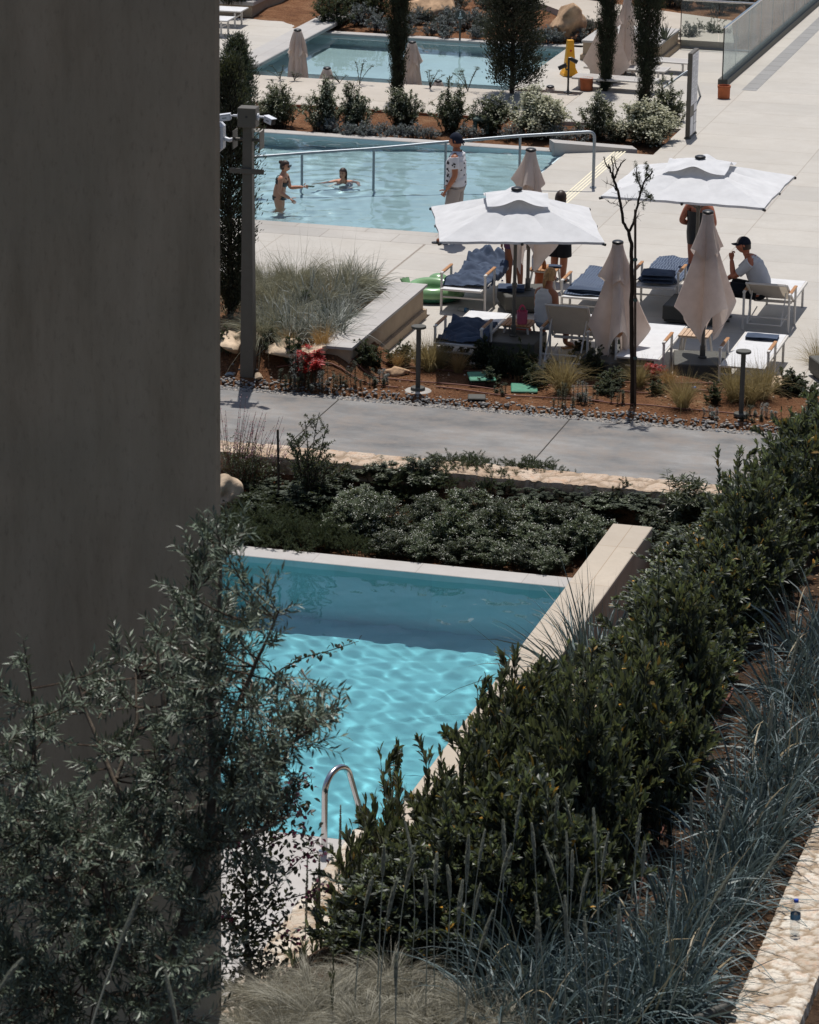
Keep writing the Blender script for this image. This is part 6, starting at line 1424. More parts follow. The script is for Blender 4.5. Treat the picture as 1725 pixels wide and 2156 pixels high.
p0,p1=GD(514,1700,D0),GD(512,1345,D0); sk_=tag(MB().tube([np.zeros(3),p1-p0],.011,8).build('vine_stake',M['bark_dark']),'thin vertical stake rising from the purple vine','stake'); sk_.location=p0
# ---- loose boulders
def rock(label,b,r,seed,sq=(1.,.8,.6),sink=.3,mat='rock'):
    o=blob(seed,r,4,.45,sq).build('boulder',M[mat],smooth=45); o.location=(b[0],b[1],b[2]+r*sq[2]*(1-sink)); o.rotation_euler=(0,0,seed); return tag(o,label,'rock','loose boulders')
M['rock_light']=plain('pale_boulder',(.50,.385,.275),.9,.1,var=.4,scale=5.,bump=.9,bscale=16)
for i,(px,py,r,lab,m_) in enumerate(((600,752,.30,'pale boulder behind the tall pole, left of the red shrub','rock_light'),(660,752,.24,'pale boulder behind the red shrub','rock_light'),(490,735,.34,'large pale boulder at the left edge beside the tall pole','rock_light'),(520,722,.22,'small pale boulder half behind the tall pole','rock_light'),(1240,778,.28,'orange boulder right of the straw grass by the terrace','rock'),(1560,800,.26,'pale flat boulder behind the right hand bollard','rock_light'),(1640,820,.22,'pale boulder at the right edge beyond the bollard','rock_light'),(838,790,.13,'small reddish stone behind the footed bollard','rock'),(545,800,.09,'small pale stone at the foot of the tall pole','rock_light'),(620,1450,.1,'','rock'))):
    if lab: b=at_ground(px,py,.05); rock(lab,b,r,i+3,mat=m_,sq=(1.2,.7,.5))
b=G(920,42); rock('brown boulder in the far bed left of the round sign',(b[0],b[1],.05),.42,41,(1.2,.8,.75),.2)
b=G(1193,84); rock('brown boulder in the far bed above the yellow cone',(b[0],b[1],.03),.40,42,(1.15,.8,.95),.15)
b=G(466,1078,-.45); rock('pale craggy boulder in the lower bed at the left edge',(b[0],b[1],-.45),.23,43,(.9,.9,1.1),.2,'rock_light')
for i,(x,y,r) in enumerate(((-6.7,30.6,.42),(-6.95,29.2,.36),(-6.6,32.2,.45),(-7.05,33.4,.4),(-6.9,27.9,.38),(-6.45,28.6,.35),(-7.1,31.6,.34),(-6.6,26.6,.36))):
    lab=['largest pale slab glimpsed through the hedge gap','pale slab low in the hedge gap','pale slab on the slope below the tall grass fountain','pale slab beside the far end of the pool wall','pale slab behind the hedge near its middle','small pale slab in the hedge gap','pale slab at the foot of the pool wall','pale slab behind the near hedge row'][i]
    rock(lab,(x,y,tz(x,y)),r,60+i,(1.3,1.1,.28),.45,'rock_light')
# ---- pebble strip along the path
g=np.random.default_rng(9); n=5200; X=g.uniform(-17.5,-4.5,n); Y=44.46+np.abs(g.normal(0,.17,n)); Z=np.maximum(soil_z(X,Y),-.03)+.008; r=g.uniform(.014,.034,n); m=MB()
a=np.arange(6)*math.pi/3; ring=np.stack([np.cos(a),np.sin(a),0*a],-1); unitV=np.concatenate([[[0,0,-1.]],ring*[.8,.8,1]-[0,0,.55],ring*[.8,.8,1]+[0,0,.45],[[0,0,.95]]])
Fq=[(1+i,1+(i+1)%6,7+(i+1)%6,7+i) for i in range(6)]; Ft=[(0,1+(i+1)%6,1+i) for i in range(6)]+[(13,7+i,7+(i+1)%6) for i in range(6)]
an=g.uniform(0,6.28,n); c,s=np.cos(an),np.sin(an); sx=r*g.uniform(.8,1.5,n); sy=r*g.uniform(.6,1.,n); sz=r*g.uniform(.4,.7,n)
vx=unitV[None,:,0]*sx[:,None]; vy=unitV[None,:,1]*sy[:,None]; VV=np.stack([vx*c[:,None]-vy*s[:,None]+X[:,None],vx*s[:,None]+vy*c[:,None]+Y[:,None],unitV[None,:,2]*sz[:,None]+Z[:,None]],-1)
o_=np.arange(n)[:,None,None]*14; m.add(VV.reshape(-1,3),(o_+np.array(Fq)).reshape(-1,4)); m.F.append(((o_+np.array(Ft)).reshape(-1,3),0))
o=m.build('pebble_strip',M['pebble'],smooth=True); o['kind']='stuff'
# stones scattered over the soil
n=4200; X=g.uniform(-17,-4.5,n); Y=g.uniform(44.7,46.9,n); k_=n//3; X[:k_]=g.uniform(-16,-5,k_); Y[:k_]=g.uniform(39.3,41.3,k_); k2=n-900; X[k2:]=g.uniform(-4.4,-3.4,900); Y[k2:]=g.uniform(20,31,900)
Z=soil_z(X,Y)+.004; r=g.uniform(.006,.02,n); m=MB(); an=g.uniform(0,6.28,n); c,s=np.cos(an),np.sin(an)
vx=unitV[None,:,0]*(r*1.2)[:,None]; vy=unitV[None,:,1]*r[:,None]; VV=np.stack([vx*c[:,None]-vy*s[:,None]+X[:,None],vx*s[:,None]+vy*c[:,None]+Y[:,None],unitV[None,:,2]*(r*.7)[:,None]+Z[:,None]],-1); o_=np.arange(n)[:,None,None]*14
m.add(VV.reshape(-1,3),(o_+np.array(Fq)).reshape(-1,4)); m.F.append(((o_+np.array(Ft)).reshape(-1,3),0))
def crumbs():
    t=NT('soil_crumbs'); t.set(.95,.1); gq=t.n('ShaderNodeNewGeometry').outputs['Random Per Island']; t.color(t.ramp(gq,[(0,(.12,.05,.025)),(.5,(.26,.12,.055)),(.8,(.42,.26,.15)),(1,(.5,.42,.33))])); return t.m
o=m.build('soil_stones',crumbs(),smooth=True); o['kind']='stuff'
# ---- trees
def column_tree(label,b,hh,rr,seed,leafm,L_,W_,ns,nl,t0=.08,trunk=.05,kind='d',up=.75,shape=2.2,name='cypress_tree',trunkgap=0.,st0=.18):
    g=np.random.default_rng(seed); t=thing(name,label,'tree',b,0); st,lf=MB(),MB()
    MB().tube(stem_path((0,0,-.05),(0,0,hh*.9),(g.normal(0,.03),g.normal(0,.03),0)),np.linspace(trunk,trunk*.3,7),8).build('trunk',M['bark'],t,smooth=True)
    for i in range(ns):
        z=trunkgap+(hh-trunkgap)*g.random()**.9; prof=(math.sin(min(1,(z-trunkgap)/(hh-trunkgap)*1.15+st0)*math.pi*.5))*(1-((z-trunkgap)/(hh-trunkgap))**shape*.85)
        a=g.uniform(0,6.283); r=rr*prof*g.uniform(.55,1.12)*(1+.16*math.sin(5*a+z*4+seed)); s=np.array([0,0,max(0,z-.25)]); e=np.array([math.cos(a)*r,math.sin(a)*r,z+.06])
        P=stem_path(s+[math.cos(a)*.02,math.sin(a)*.02,0],e,(math.cos(a)*r*.2,math.sin(a)*r*.2,-.04),5); st.tube(P,np.linspace(.007,.0025,5),3,cap=False)
        tq=1-.65*g.random(nl)**1.4; c,d=sample_path(P,np.minimum(tq,.999)); c=c+g.normal(0,.035*rr/.3,(nl,3)); out=np.array([math.cos(a),math.sin(a),0])
        lf.leaves(c,d*.4+out*(1-up)+[0,0,up]+g.normal(0,.3,(nl,3)),L_*g.uniform(.6,1.2,nl),W_*g.uniform(.7,1.1,nl),0,kind,.08,N=out*.6+g.normal(0,.6,(nl,3)),g=g)
    st.build('limbs',M['bark_dark'],t); lf.build('crown',M[leafm],t); return t
def hto(b,y): return height_to(np.array(b,float),y)
b=G(486,692,.2); column_tree('tall dark tree with narrow leaves behind the camera pole',(b[0],b[1],.2),3.9,.44,401,'ficus',.07,.018,620,34,up=.55,shape=5,name='dark_tree',trunkgap=.35)
b=G(497,285,0); column_tree('taller dark bushy tree rising behind, at the left of the shrub row',(b[0],b[1],-.05),hto(b,75),.42,402,'ficus',.075,.018,520,30,up=.5,shape=3,name='dark_tree')
b=GY(838,190,66.2); column_tree('narrow dark cypress left of the far pool centre',(b[0],b[1],0),3.4,.245,403,'cypress',.05,.014,620,40,up=.9,shape=4)
b=GY(1078,190,67.7); column_tree('broad dark column tree standing before the far pool',(b[0],b[1],0),4.6,.54,404,'ficus',.07,.026,720,56,up=.5,shape=9,name='column_tree',trunkgap=.26,st0=1.)
b=GY(1275,187,68.6); column_tree('slim cypress standing right of the yellow cone',(b[0],b[1],0),3.4,.25,405,'cypress',.05,.014,640,42,up=.9,shape=5)
b=GY(1358,212,67.3); column_tree('thick cypress behind the white flowering shrub',(b[0],b[1],0),3.4,.32,406,'cypress',.05,.014,700,42,up=.9,shape=5)
# pruned tree
b=G(1333,853,.03); t=thing('pruned_tree','bare pruned young tree tied to a stake at the path edge','tree',(b[0],b[1],0)); Y0=b[1]
def pt(px,py,dy=0.): return GY(px,py,Y0+dy)-np.array([b[0],b[1],0])
tr=MB(); tw=MB(); lf=MB(); g=np.random.default_rng(8)
BR=[([(1333,858),(1331,760),(1330,650),(1331,560),(1329,515),(1324,489)],.032,.024),([(1324,489),(1313,470),(1309,440),(1302,405),(1293,380)],.022,.017),([(1324,489),(1334,470),(1345,420),(1350,400),(1358,380),(1375,360)],.02,.010),([(1293,380),(1286,360),(1281,345)],.016,.009),([(1293,380),(1300,362),(1307,345),(1318,335)],.014,.006),([(1286,360),(1274,340),(1272,330)],.010,.006),([(1293,378),(1290,350),(1288,330)],.012,.007),([(1300,362),(1296,345),(1294,332)],.009,.005),([(1350,400),(1342,375),(1340,352)],.011,.005),([(1358,380),(1362,362),(1360,350)],.008,.004),([(1302,405),(1290,390),(1275,385)],.008,.003),([(1309,440),(1300,430),(1280,425)],.006,.003),([(1309,440),(1322,425),(1332,418)],.005,.002),([(1345,430),(1358,420),(1372,412)],.006,.002),([(1334,470),(1345,452)],.006,.003)]
for i,(pp_,r0,r1) in enumerate(BR):
    P=np.array([pt(x,y,.06*math.sin(i*2.1)*j/len(pp_)) for j,(x,y) in enumerate(pp_)]); n=len(P); tt=np.linspace(0,n-1,n*4); P=np.stack([np.interp(tt,np.arange(n),P[:,c]) for c in range(3)],-1)+g.normal(0,.004,(len(tt),3)); tr.tube(P,np.linspace(r0,r1,len(P)),8)
    if i>0:
        for k_ in range(7):
            c,d=sample_path(P,np.array([g.uniform(.2,1)])); e=c[0]+unit(g.normal(0,1,3)+[0,0,.3]+d[0]*.5)*g.uniform(.04,.12); Q=stem_path(c[0],e,(0,0,.005),4); tr.tube(Q,[.004,.003,.002,.0012],3,cap=False)
            if i in (2,8,9,13) :
                nl=26; tq=g.uniform(.2,1,nl); c2,d2=sample_path(Q,np.minimum(tq,.999)); lf.leaves(c2,g.normal(0,1,(nl,3))+[0,0,.3],.045,.009,0,'d',.1,g=g)
                c3,_d=sample_path(P,np.minimum(g.uniform(.3,1,8),.999)); lf.leaves(c3+g.normal(0,.02,(8,3)),g.normal(0,1,(8,3))+[0,0,.3],.04,.009,0,'d',.1,g=g)
o=tr.build('trunk',M['bark_dark'],t,smooth=True); lf.build('foliage',M['shrub_dark'],t)
s0,s1=GY(1338,855,Y0-.05),GY(1338,436,Y0-.05); s=thing('tree_stake','wooden stake tied beside the bare pruned tree','stake',(s0[0],s0[1],0)); MB().tube([(0,0,-.05),tuple(s1-s0)],.017,8).build('pole',M['bark'],s)
for z in (.7,1.5,2.05): MB().lathe([(.024,z-.02),(.03,z),(.024,z+.02)],10,tuple((s1-s0)*[z/s1[2],z/s1[2],0])).build('tie',M['dark_green'],s)
# small tree in the lower bed
b=G(655,1078,-.45); st,lf,_=bush(seed=61,Hh=hto((b[0],b[1],-.45),850),Rr=.50,ns=17,nl=46,Ln=.04,Wd=.02,t0=.2,stem_r=.011,up=.45,twigs=9,twl=.24,base_r=.06,topbias=.6)
t=thing('small_tree','open branched young evergreen tree in the lower bed beside the path','tree',(b[0],b[1],-.45)); o=st.build('trunk',M['bark'],t); lf.build('crown',M['shrub_dark'],t)
p=GY(588,1000,b[1]-.1); s=tag(MB().tube([(0,0,0),(-.02,0,height_to(np.array([p[0],p[1],-.45]),905))],.016,8).build('tree_stake',M['bark']),'leaning stake left of the open branched young tree','stake'); s.location=(p[0],p[1],-.45)
# ---- shrub row behind the middle pool
SP=[bush_proto('shrub','bark_dark','cream_flower',None,seed=500+i,Hh=1.,Rr=.40,ns=46,nl=34,Ln=.058,Wd=.026,t0=.08,up=.45,twigs=5,twl=.17,base_r=.2,flow=.35 if i%2 else .75,fsize=.034,fl_n=7,stem_r=.008) for i in range(4)]
SW=[bush_proto('shrub','bark_dark','cream_flower',None,seed=520+i,Hh=1.,Rr=.46,ns=56,nl=34,Ln=.058,Wd=.026,t0=.08,up=.4,twigs=5,twl=.17,base_r=.25,flow=1.,fsize=.05,fl_n=13,stem_r=.008) for i in range(2)]
for i,(px,yb,yt,w,lab,pr) in enumerate(((590,268,162,1.05,'first shrub of the row behind the middle pool, beside the camera pole',SP[1]),(680,276,155,1.0,'second shrub of the row behind the middle pool',SP[0]),(748,277,165,.88,'third shrub of the row behind the middle pool, slim and dark',SP[0]),(848,276,172,.98,'fourth shrub of the row behind the middle pool, below narrow cypress',SP[1]),(951,280,165,.95,'fifth shrub of the row, above the man in the print shirt',SP[3]),(1036,284,186,1.05,'sixth shrub of the row behind the middle pool, above green hood',SP[1]),(1130,292,180,1.15,'pale flowering shrub of the row under the broad column tree',SW[0]),(1256,294,185,.98,'dark shrub at the foot of the slim cypress',SP[0]),(1362,306,205,1.2,'large white flowering shrub at the plaza corner',SW[1]),(1404,276,160,1.0,'shrub with white blooms tucked beside the sign totem',SP[3]),(1300,298,240,.7,'low shrub left of the large white flowering shrub',SP[2]),(566,262,190,.8,'shrub partly hidden behind the camera pole head',SP[2]))):
    b=at_ground(px,yb,-.05); h_=hto(b,yt); plant('flowering_shrub',lab,'shrub',b-[0,0,.03],pr,rng.uniform(0,6.28),(w,w,h_),'shrub row behind the middle pool')
GC=[bush_proto('silver','bark_dark',None,None,seed=540+i,Hh=.26,Rr=.24,ns=30,nl=22,Ln=.03,Wd=.014,t0=.1,up=.5,twigs=3,twl=.08,base_r=.2,stem_r=.003) for i in range(3)]
gw=['first','second','third','fourth','fifth','sixth','seventh','eighth','ninth','tenth','eleventh','twelfth']
for i,px in enumerate((700,735,772,805,838,872,905,985,1075,1180,1220)):
    b=at_ground(px,289-(0 if px>700 else 8)+(px-700)*.02,-.05); plant('silver_plant','low silvery plant at the pool side of the shrub row, %s from left'%gw[i],'ground cover',b,GC[i%3],rng.uniform(0,6.28),rng.uniform(.9,1.3),'silvery plants below the shrub row')
# wiry stems behind the terrace
def sprig(seed,n,hh,sp):
    g=np.random.default_rng(seed); st,lf=MB(),MB()
    for i in range(n):
        a=g.uniform(0,6.28); e=np.array([math.cos(a)*sp*g.uniform(.3,1),math.sin(a)*sp*.5,hh*g.uniform(.6,1)]); P=stem_path((0,0,0),e,(e[0]*-.15,0,.1),9); st.tube(P,np.linspace(.007,.004,9),5); c,d=sample_path(P,g.uniform(.35,1,46)); lf.leaves(c,d*.8+g.normal(0,.4,(46,3)),.05,.011,0,'d',.1,g=g); lf.leaves(P[-1]+g.normal(0,.022,(26,3)),g.normal(0,1,(26,3)),.04,.02,0,'d',.1,g=g)
    return proto([('stems',st,M['bark_dark']),('foliage',lf,M['shrub_dark'])])
for i,(px,yb,yt,n,sp,lab) in enumerate(((757,200,122,4,.28,'wiry flower stems above the third shrub'),(715,195,152,5,.35,'wiry stems between second and third shrubs'),(822,200,168,4,.3,'wiry stems left of the narrow cypress trunk'),(905,200,148,6,.35,'wiry stems right of the second folded umbrella'),(985,200,140,6,.4,'wiry stems above the fifth shrub'),(590,190,140,5,.3,'wiry stems by the near corner of the raised platform'),(620,188,150,4,.25,'wiry stems at the foot of the first far folded umbrella'))):
    b=GY(px,yb,67.6); h_=hto((b[0],b[1],0),yt); plant('wiry_plant',lab,'plant',(b[0],b[1],0),sprig(560+i,n,1.,sp/ max(.3,h_)*h_),0,(1,1,h_),'wiry plants on the terrace edge')
# ---- far bed
FB=[bush_proto('silver','bark_dark',None,None,seed=570+i,Hh=.36,Rr=.26,ns=28,nl=24,Ln=.042,Wd=.017,t0=.1,up=.45,twigs=3,twl=.1,base_r=.2,stem_r=.004) for i in range(3)]+[bush_proto('bluegrey','bark_dark',None,None,seed=575+i,Hh=.5,Rr=.27,ns=30,nl=28,Ln=.05,Wd=.015,t0=.1,up=.65,twigs=3,twl=.12,base_r=.2,stem_r=.004) for i in range(3)]+[bush_proto('shrub_dark','bark_dark',None,None,seed=579,Hh=.8,Rr=.4,ns=40,nl=30,Ln=.05,Wd=.022,t0=.1,up=.5,twigs=4,twl=.15,base_r=.2,stem_r=.005)]
LOC=[(702,60,6,1.2),(735,36,6,1.3),(768,18,6,1.3),(760,55,0,1.3),(795,40,6,1.),(790,66,1,1.),(815,70,2,1.),(862,60,0,.9),(880,50,1,1.),(905,52,5,.7),(930,70,0,1.),(948,52,1,1.1),(975,62,2,1.2),(1000,58,0,1.1),(1015,72,4,.9),(905,76,1,.8),(940,82,2,.8),(1000,84,0,.8),(860,85,1,.7),(1030,62,5,.8),(1120,96,1,.9),(1150,94,0,1.),(1170,92,2,.9),(1222,88,1,.8),(1238,76,5,.8),(1215,66,4,.6),(845,20,5,.9),(882,16,4,.9),(968,20,4,.8),(1012,16,5,.8),(1032,30,3,.9),(1345,14,3,1.),(1380,12,4,1.),(1405,14,3,.9),(1440,20,5,1.1),(1480,16,3,1.),(1510,30,4,1.1),(1545,22,5,1.),(1580,25,3,1.),(1210,8,4,.9),(1160,6,3,.9),(1260,12,5,.8),(1445,96,5,.9),(1470,92,6,.6),(1505,98,6,.75),(1530,100,5,.9),(1425,12,6,.9),(1500,6,6,1.),(1560,8,6,.8)]
for i,(px,py,k_,s_) in enumerate(LOC):
    b=at_ground(px,py,.02); cx='between pool and path' if py>44 else 'along the far path'; sd='left of the narrow cypress' if px<838 else ('near the round sign' if px<1045 else ('near the far boulder' if px<1260 else 'behind the glass screen'))
    plant('bed_plant','%s number %s %s %s'%('silvery tuft' if k_<3 else ('blue grey tuft' if k_<6 else 'dark green bush'),num[i%34] if i<34 else 'further '+num[i-34],sd,cx),'plant',b,FB[k_],rng.uniform(0,6.28),s_*1.1,'plants of the far bed')
AG=MB(); g=np.random.default_rng(3)
def agave(seed,n,ln,w,lean=.55):
    g=np.random.default_rng(seed); m=MB()
    for i in range(n):
        a=i*2.4+g.normal(0,.2); tl=lean*(.25+.75*i/n)*g.uniform(.8,1.2); d=np.array([math.sin(tl)*math.cos(a),math.sin(tl)*math.sin(a),math.cos(tl)]); s=unit(np.cross(d,[0,0,1.])); nn=np.cross(s,d); l=ln*g.uniform(.75,1.1)
        rows=[]
        for q in np.linspace(0,1,9):
            c=d*l*q+nn*(-.10*l*q*q)*(1 if i%3 else -.6); ww=w*(.55+1.1*q-.2*q*q)*(1-q)**.6*1.3+.001; rows.append([c-s*ww-nn*ww*-.35,c-nn*.012*(1-q),c+s*ww+nn*ww*.35])
        m.grid(np.array(rows)); m.grid(np.array(rows)-nn*.01*np.linspace(1,.1,9)[:,None,None],flip=True)
    return m
def agave_plant(label,b,seed,n,ln,w,lean=.55): t=thing('agave',label,'succulent',b); agave(seed,n,ln,w,lean).build('leaves',M['agave'],t,smooth=True); return t
b=at_ground(1298,790,.05); agave_plant('agave with long upright leaves at the base of the low folded umbrella',b,1,16,.62,.036,.62)
b=at_ground(1016,1052,-.42); agave_plant('small agave among the white flowered shrubs in the lower bed',b,2,12,.22,.022,.8)
b=G(1400,88,.36); agave_plant('spiky agave in the far planter right of the thick cypress',(b[0],b[1],.36),3,16,.42,.018,.9)
# ---- planter grasses
def pampas(sd):
    g=np.random.default_rng(sd); m=grass_clump(sd,900,.78,.0046,.42,.95,'pampas',r=.2,seg=6)
    for k in range(22):
        a=g.uniform(0,6.28); tl=g.uniform(.1,.8); n=50; r0=g.uniform(0,.2); P=np.stack([r0*np.cos(a)+g.normal(0,.015,n),r0*np.sin(a)+g.normal(0,.015,n),0*np.ones(n)],-1)
        D=np.array([math.sin(tl)*math.cos(a),math.sin(tl)*math.sin(a),math.cos(tl)])+g.normal(0,.06,(n,3)); m.blades(P,D,g.uniform(.6,1.0)*g.uniform(.85,1.1,n),.0075,g.uniform(.5,1.4)*g.uniform(.8,1.2,n),0,7,g)
    return m
PG=[proto([('blades',pampas(600+i),M['pampas'])]) for i in range(3)]
GG=[proto([('blades',grass_clump(610+i,150,.60,.017,.5,.6,'greygrass',r=.12,seg=6),M['greygrass'])]) for i in range(4)]
ST=[proto([('blades',grass_clump(620+i,420,.42,.0045,.25,.6,'straw',r=.06,seg=5),M['straw'])]) for i in range(2)]
SG=[proto([('blades',grass_clump(630+i,560,.60,.0048,.27,.7,'greenstraw',r=.07,seg=6),M['greenstraw'])]) for i in range(3)]
for i,(px,py,s_) in enumerate(((575,625,1.),(622,602,1.2),(715,605,1.15),(590,668,.95),(560,590,.95),(665,625,.8),(555,690,.8))):
    b=at_ground(px,py+30,.3); plant('soft_grass_mound','soft feathery grass mound in the planter, number %s from the left'%num[sorted((575,622,715,590,560,665,555)).index(px)],'grass clump',b,PG[i%3],rng.uniform(0,6.28),s_,'soft grasses in the planter')
gl=[(640,690),(690,690),(730,680),(735,650),(765,625),(705,715),(660,715),(620,720),(575,700),(735,615),(690,660),(650,660)]
for i,(px,py) in enumerate(gl):
    b=at_ground(px,py,.25); plant('grey_grass_clump','silvery arching grass clump in the planter, number %s from the left'%num[sorted(q[0]+q[1]*1e-4 for q in gl).index(px+py*1e-4)],'grass clump',b,GG[i%4],rng.uniform(0,6.28),rng.uniform(.85,1.15),'silvery grasses in the planter')
for i,(px,py,s_,lab) in enumerate(((684,650,1.0,'orange straw tuft among the tall planter grasses'),(600,738,.85,'orange straw tuft beside the boulder behind the pole'),(678,740,1.,'orange straw tuft behind the red shrub'),(645,700,.8,'small straw tuft under the silvery grasses'),(838,775,.7,'small orange straw tuft near the footed bollard'),(965,785,.9,'dry straw tuft left of the first green valve box'),(1425,842,.7,'dry straw tuft on the mound right of pruned tree'),(1408,815,.8,'dry straw tuft close to the pruned tree'))):
    b=at_ground(px,py,.1); plant('straw_grass_tuft',lab,'grass clump',b,ST[i%2],rng.uniform(0,6.28),s_,'straw coloured tufts')
for i,(px,py,s_,lab) in enumerate(((905,782,1.,'green straw grass right of the footed bollard'),(885,775,.8,'green straw grass behind the footed bollard'),(925,778,.75,'small green straw grass before the left lounger'),(1185,830,1.2,'large straw grass fountain left of the agave'),(1437,862,1.,'straw grass fountain on the mound below the block base'),(1545,845,1.05,'straw grass fountain left of the right bollard'),(1605,840,1.1,'straw grass fountain right of the right bollard'),(1725,790,1.1,'straw grass cut by the right edge'),(1580,852,.9,'straw grass fountain behind the right bollard'),(1345,815,.8,'small straw grass right of the pruned tree'))):
    b=at_ground(px,py,.1); plant('straw_grass_tuft',lab,'grass clump',b,SG[i%3],rng.uniform(0,6.28),s_,'green straw grass fountains')
# ---- garden bed shrubs
DB=[bush_proto('shrub_dark','bark_dark',None,None,seed=640+i,Hh=1.,Rr=.32,ns=26,nl=40,Ln=.06,Wd=.03,t0=.12,up=.6,twigs=5,twl=.12,base_r=.3,stem_r=.006,topbias=.5) for i in range(4)]
RS=[bush_proto('shrub_dark' if i else 'bluegrey','bark_dark',None,None,seed=650+i,Hh=1.,Rr=.15,ns=8,nl=100,Ln=.04,Wd=.009,t0=.1,up=.4,base_r=.5,stem_r=.005,topbias=.5) for i in range(3)]
RD=[bush_proto('red_leaf','bark_dark',None,None,seed=660+i,Hh=1.,Rr=.34,ns=16,nl=30,Ln=.11,Wd=.035,t0=.4,up=.3,twigs=2,twl=.1,base_r=.2,stem_r=.005) for i in range(2)]
for i,(px,yb,yt,w,lab) in enumerate(((765,772,712,.75,'dark green shrub at the near corner of the planter wall'),(842,768,705,.8,'dark green shrub beside the planter wall behind the bollard'),(1010,775,690,.9,'dark green shrub before the towelled front lounger'),(975,770,720,.6,'small dark green shrub left of the umbrella base'),(1062,790,722,.9,'dark green shrub in front of the umbrella base'),(1100,800,700,.9,'taller dark green shrub below the pink bag table'),(1045,795,735,.75,'low dark green shrub beside the first valve box'),(1225,780,700,.85,'dark green shrub before the reclined lounger'),(1250,795,725,.8,'dark green shrub left of the agave'),(1290,815,765,.9,'dense dark shrub at the base of the agave'),(1160,800,745,.6,'small dark green shrub behind the straw fountain'),(940,765,715,.7,'dark green shrub between bollard and left lounger'),(1660,830,770,.9,'airy dark shrub at the right end of the terrace'),(1690,830,780,.8,'airy dark shrub at the right margin by the kerb'),(620,770,690,.7,'blue green shrub behind the red shrub'),(575,735,690,.9,'dark shrub right of the tall pole foot'),(545,720,680,.9,'dark shrub behind the tall pole'),(480,745,680,.7,'twiggy shrub at the left edge behind the pole'),(1135,770,705,.5,'upright dark sprig before the seated woman'),(640,670,610,1.,'dark shrub between the soft grass mounds in the planter'),(690,690,640,.8,'small dark shrub among the silvery grasses in the planter'),(590,720,660,.9,'dark shrub at the front of the planter grasses'),(905,768,722,.6,'small dark shrub right of the footed bollard'),(1030,812,770,.7,'low dark shrub behind the second green valve box'),(1130,815,760,.8,'low dark shrub right of the second green valve box'),(1275,830,790,.7,'low dark shrub left of the pruned tree foot'),(1380,828,790,.6,'low dark shrub right of the pruned tree foot'),(790,775,725,.6,'small dark shrub under the near end of the planter cap'),(1500,850,800,.6,'low dark shrub left of the right bollard grasses'))):
    b=at_ground(px,yb,.08); h_=hto(b,yt)*1.15; plant('garden_shrub',lab,'shrub',b-[0,0,.02],DB[i%4],rng.uniform(0,6.28),(w*.72,w*.72,h_),'dark shrubs in the garden bed')
for i,(px,yb,yt,lab) in enumerate(((625,815,720,'tall rosemary stems left of the red shrub'),(645,818,740,'rosemary stems in front of the red shrub'),(698,820,745,'rosemary stems right of the red shrub'),(675,825,770,'short rosemary stems below the red shrub'),(600,815,770,'short rosemary stems right of the tall pole'),(790,812,765,'thin rosemary sprig left of the footed bollard'),(1225,850,790,'rosemary stems left of the pruned tree'),(1190,858,800,'rosemary stems below the straw fountain'),(1310,850,780,'rosemary stems at the foot of the pruned tree'),(1500,880,850,'low grey tuft left of the right bollard'),(1585,885,850,'low grey tuft right of the right bollard'),(1060,830,800,'short rosemary between the two green valve boxes'),(1610,880,840,'grey tuft at the hedge end of the pebble edge'),(745,815,755,'thin sprig beyond the red shrub in open soil'),(1240,848,800,'thin twig near the drip hose coil'),(805,805,770,'thin twig in the bare soil before the bollard'))):
    b=at_ground(px,yb,.05); plant('rosemary_shrub',lab,'plant',b-[0,0,.01],RS[i%3],rng.uniform(0,6.28),(1,1,hto(b,yt)),'rosemary stems in the garden bed')
for i,(px,yb,yt,w,lab) in enumerate(((655,795,730,.85,'bright red leaved shrub in the garden bed'),(1375,800,760,.5,'reddish plant on the mound beside the pruned tree'))):
    b=at_ground(px,yb,.05); plant('red_shrub',lab,'shrub',b,RD[i%2],rng.uniform(0,6.28),(w,w,hto(b,yt)),'red plants in the garden bed')
# ---- lower bed
WF=[bush_proto('shrub_dark' if i%2 else 'shrub_mid','bark_dark','white_flower',None,seed=670+i,Hh=1.,Rr=.42,ns=50,nl=36,Ln=.07,Wd=.02,t0=.1,up=.45,twigs=5,twl=.15,base_r=.3,flow=.45,fsize=.024,fl_n=6,stem_r=.005) for i in range(4)]
wfl=[(745,1135,1062),(805,1140,1070),(760,1100,1035),(865,1150,1085),(940,1162,1085),(900,1115,1045),(1000,1165,1080),(1050,1150,1065),(985,1105,1035),(1060,1110,1040),(1115,1168,1085),(1185,1172,1095),(1120,1115,1045),(1185,1120,1050),(1235,1165,1100),(1240,1100,1050),(1290,1080,1035)]
for i,(px,yb,yt) in enumerate(wfl):
    b=at_ground(px,yb,-.45); plant('white_flowered_shrub','white flowered shrub behind the turquoise pool, number %s from the left'%num[sorted(q[0]+q[1]*1e-4 for q in wfl).index(px+yb*1e-4)],'shrub',b-[0,0,.03],WF[i%4],rng.uniform(0,6.28),(.88*rng.uniform(.8,1.15),.88,hto(b,yt+8-52*rng.random()**1.3)),'white flowered shrubs in the lower bed')
JN=[bush_proto('juniper','bark_dark',None,None,seed=680+i,Hh=.30,Rr=.45,ns=48,nl=60,Ln=.034,Wd=.006,t0=.15,up=.75,twigs=4,twl=.12,base_r=.3,stem_r=.004) for i in range(3)]
jl=[(500,1120,1.),(540,1085,1.),(560,1130,1.1),(610,1110,1.),(640,1140,1.),(690,1110,.9),(700,1150,1.),(500,1080,.8),(590,1150,1.),(530,1150,1.),(800,1060,.8),(870,1065,.9),(920,1055,.8),(960,1010,1.1),(1000,1010,1.),(1110,1010,1.0),(830,1020,.8),(900,1020,1.1),(1060,1035,.9),(1150,1020,.9),(650,1165,.8),(470,1140,1.)]
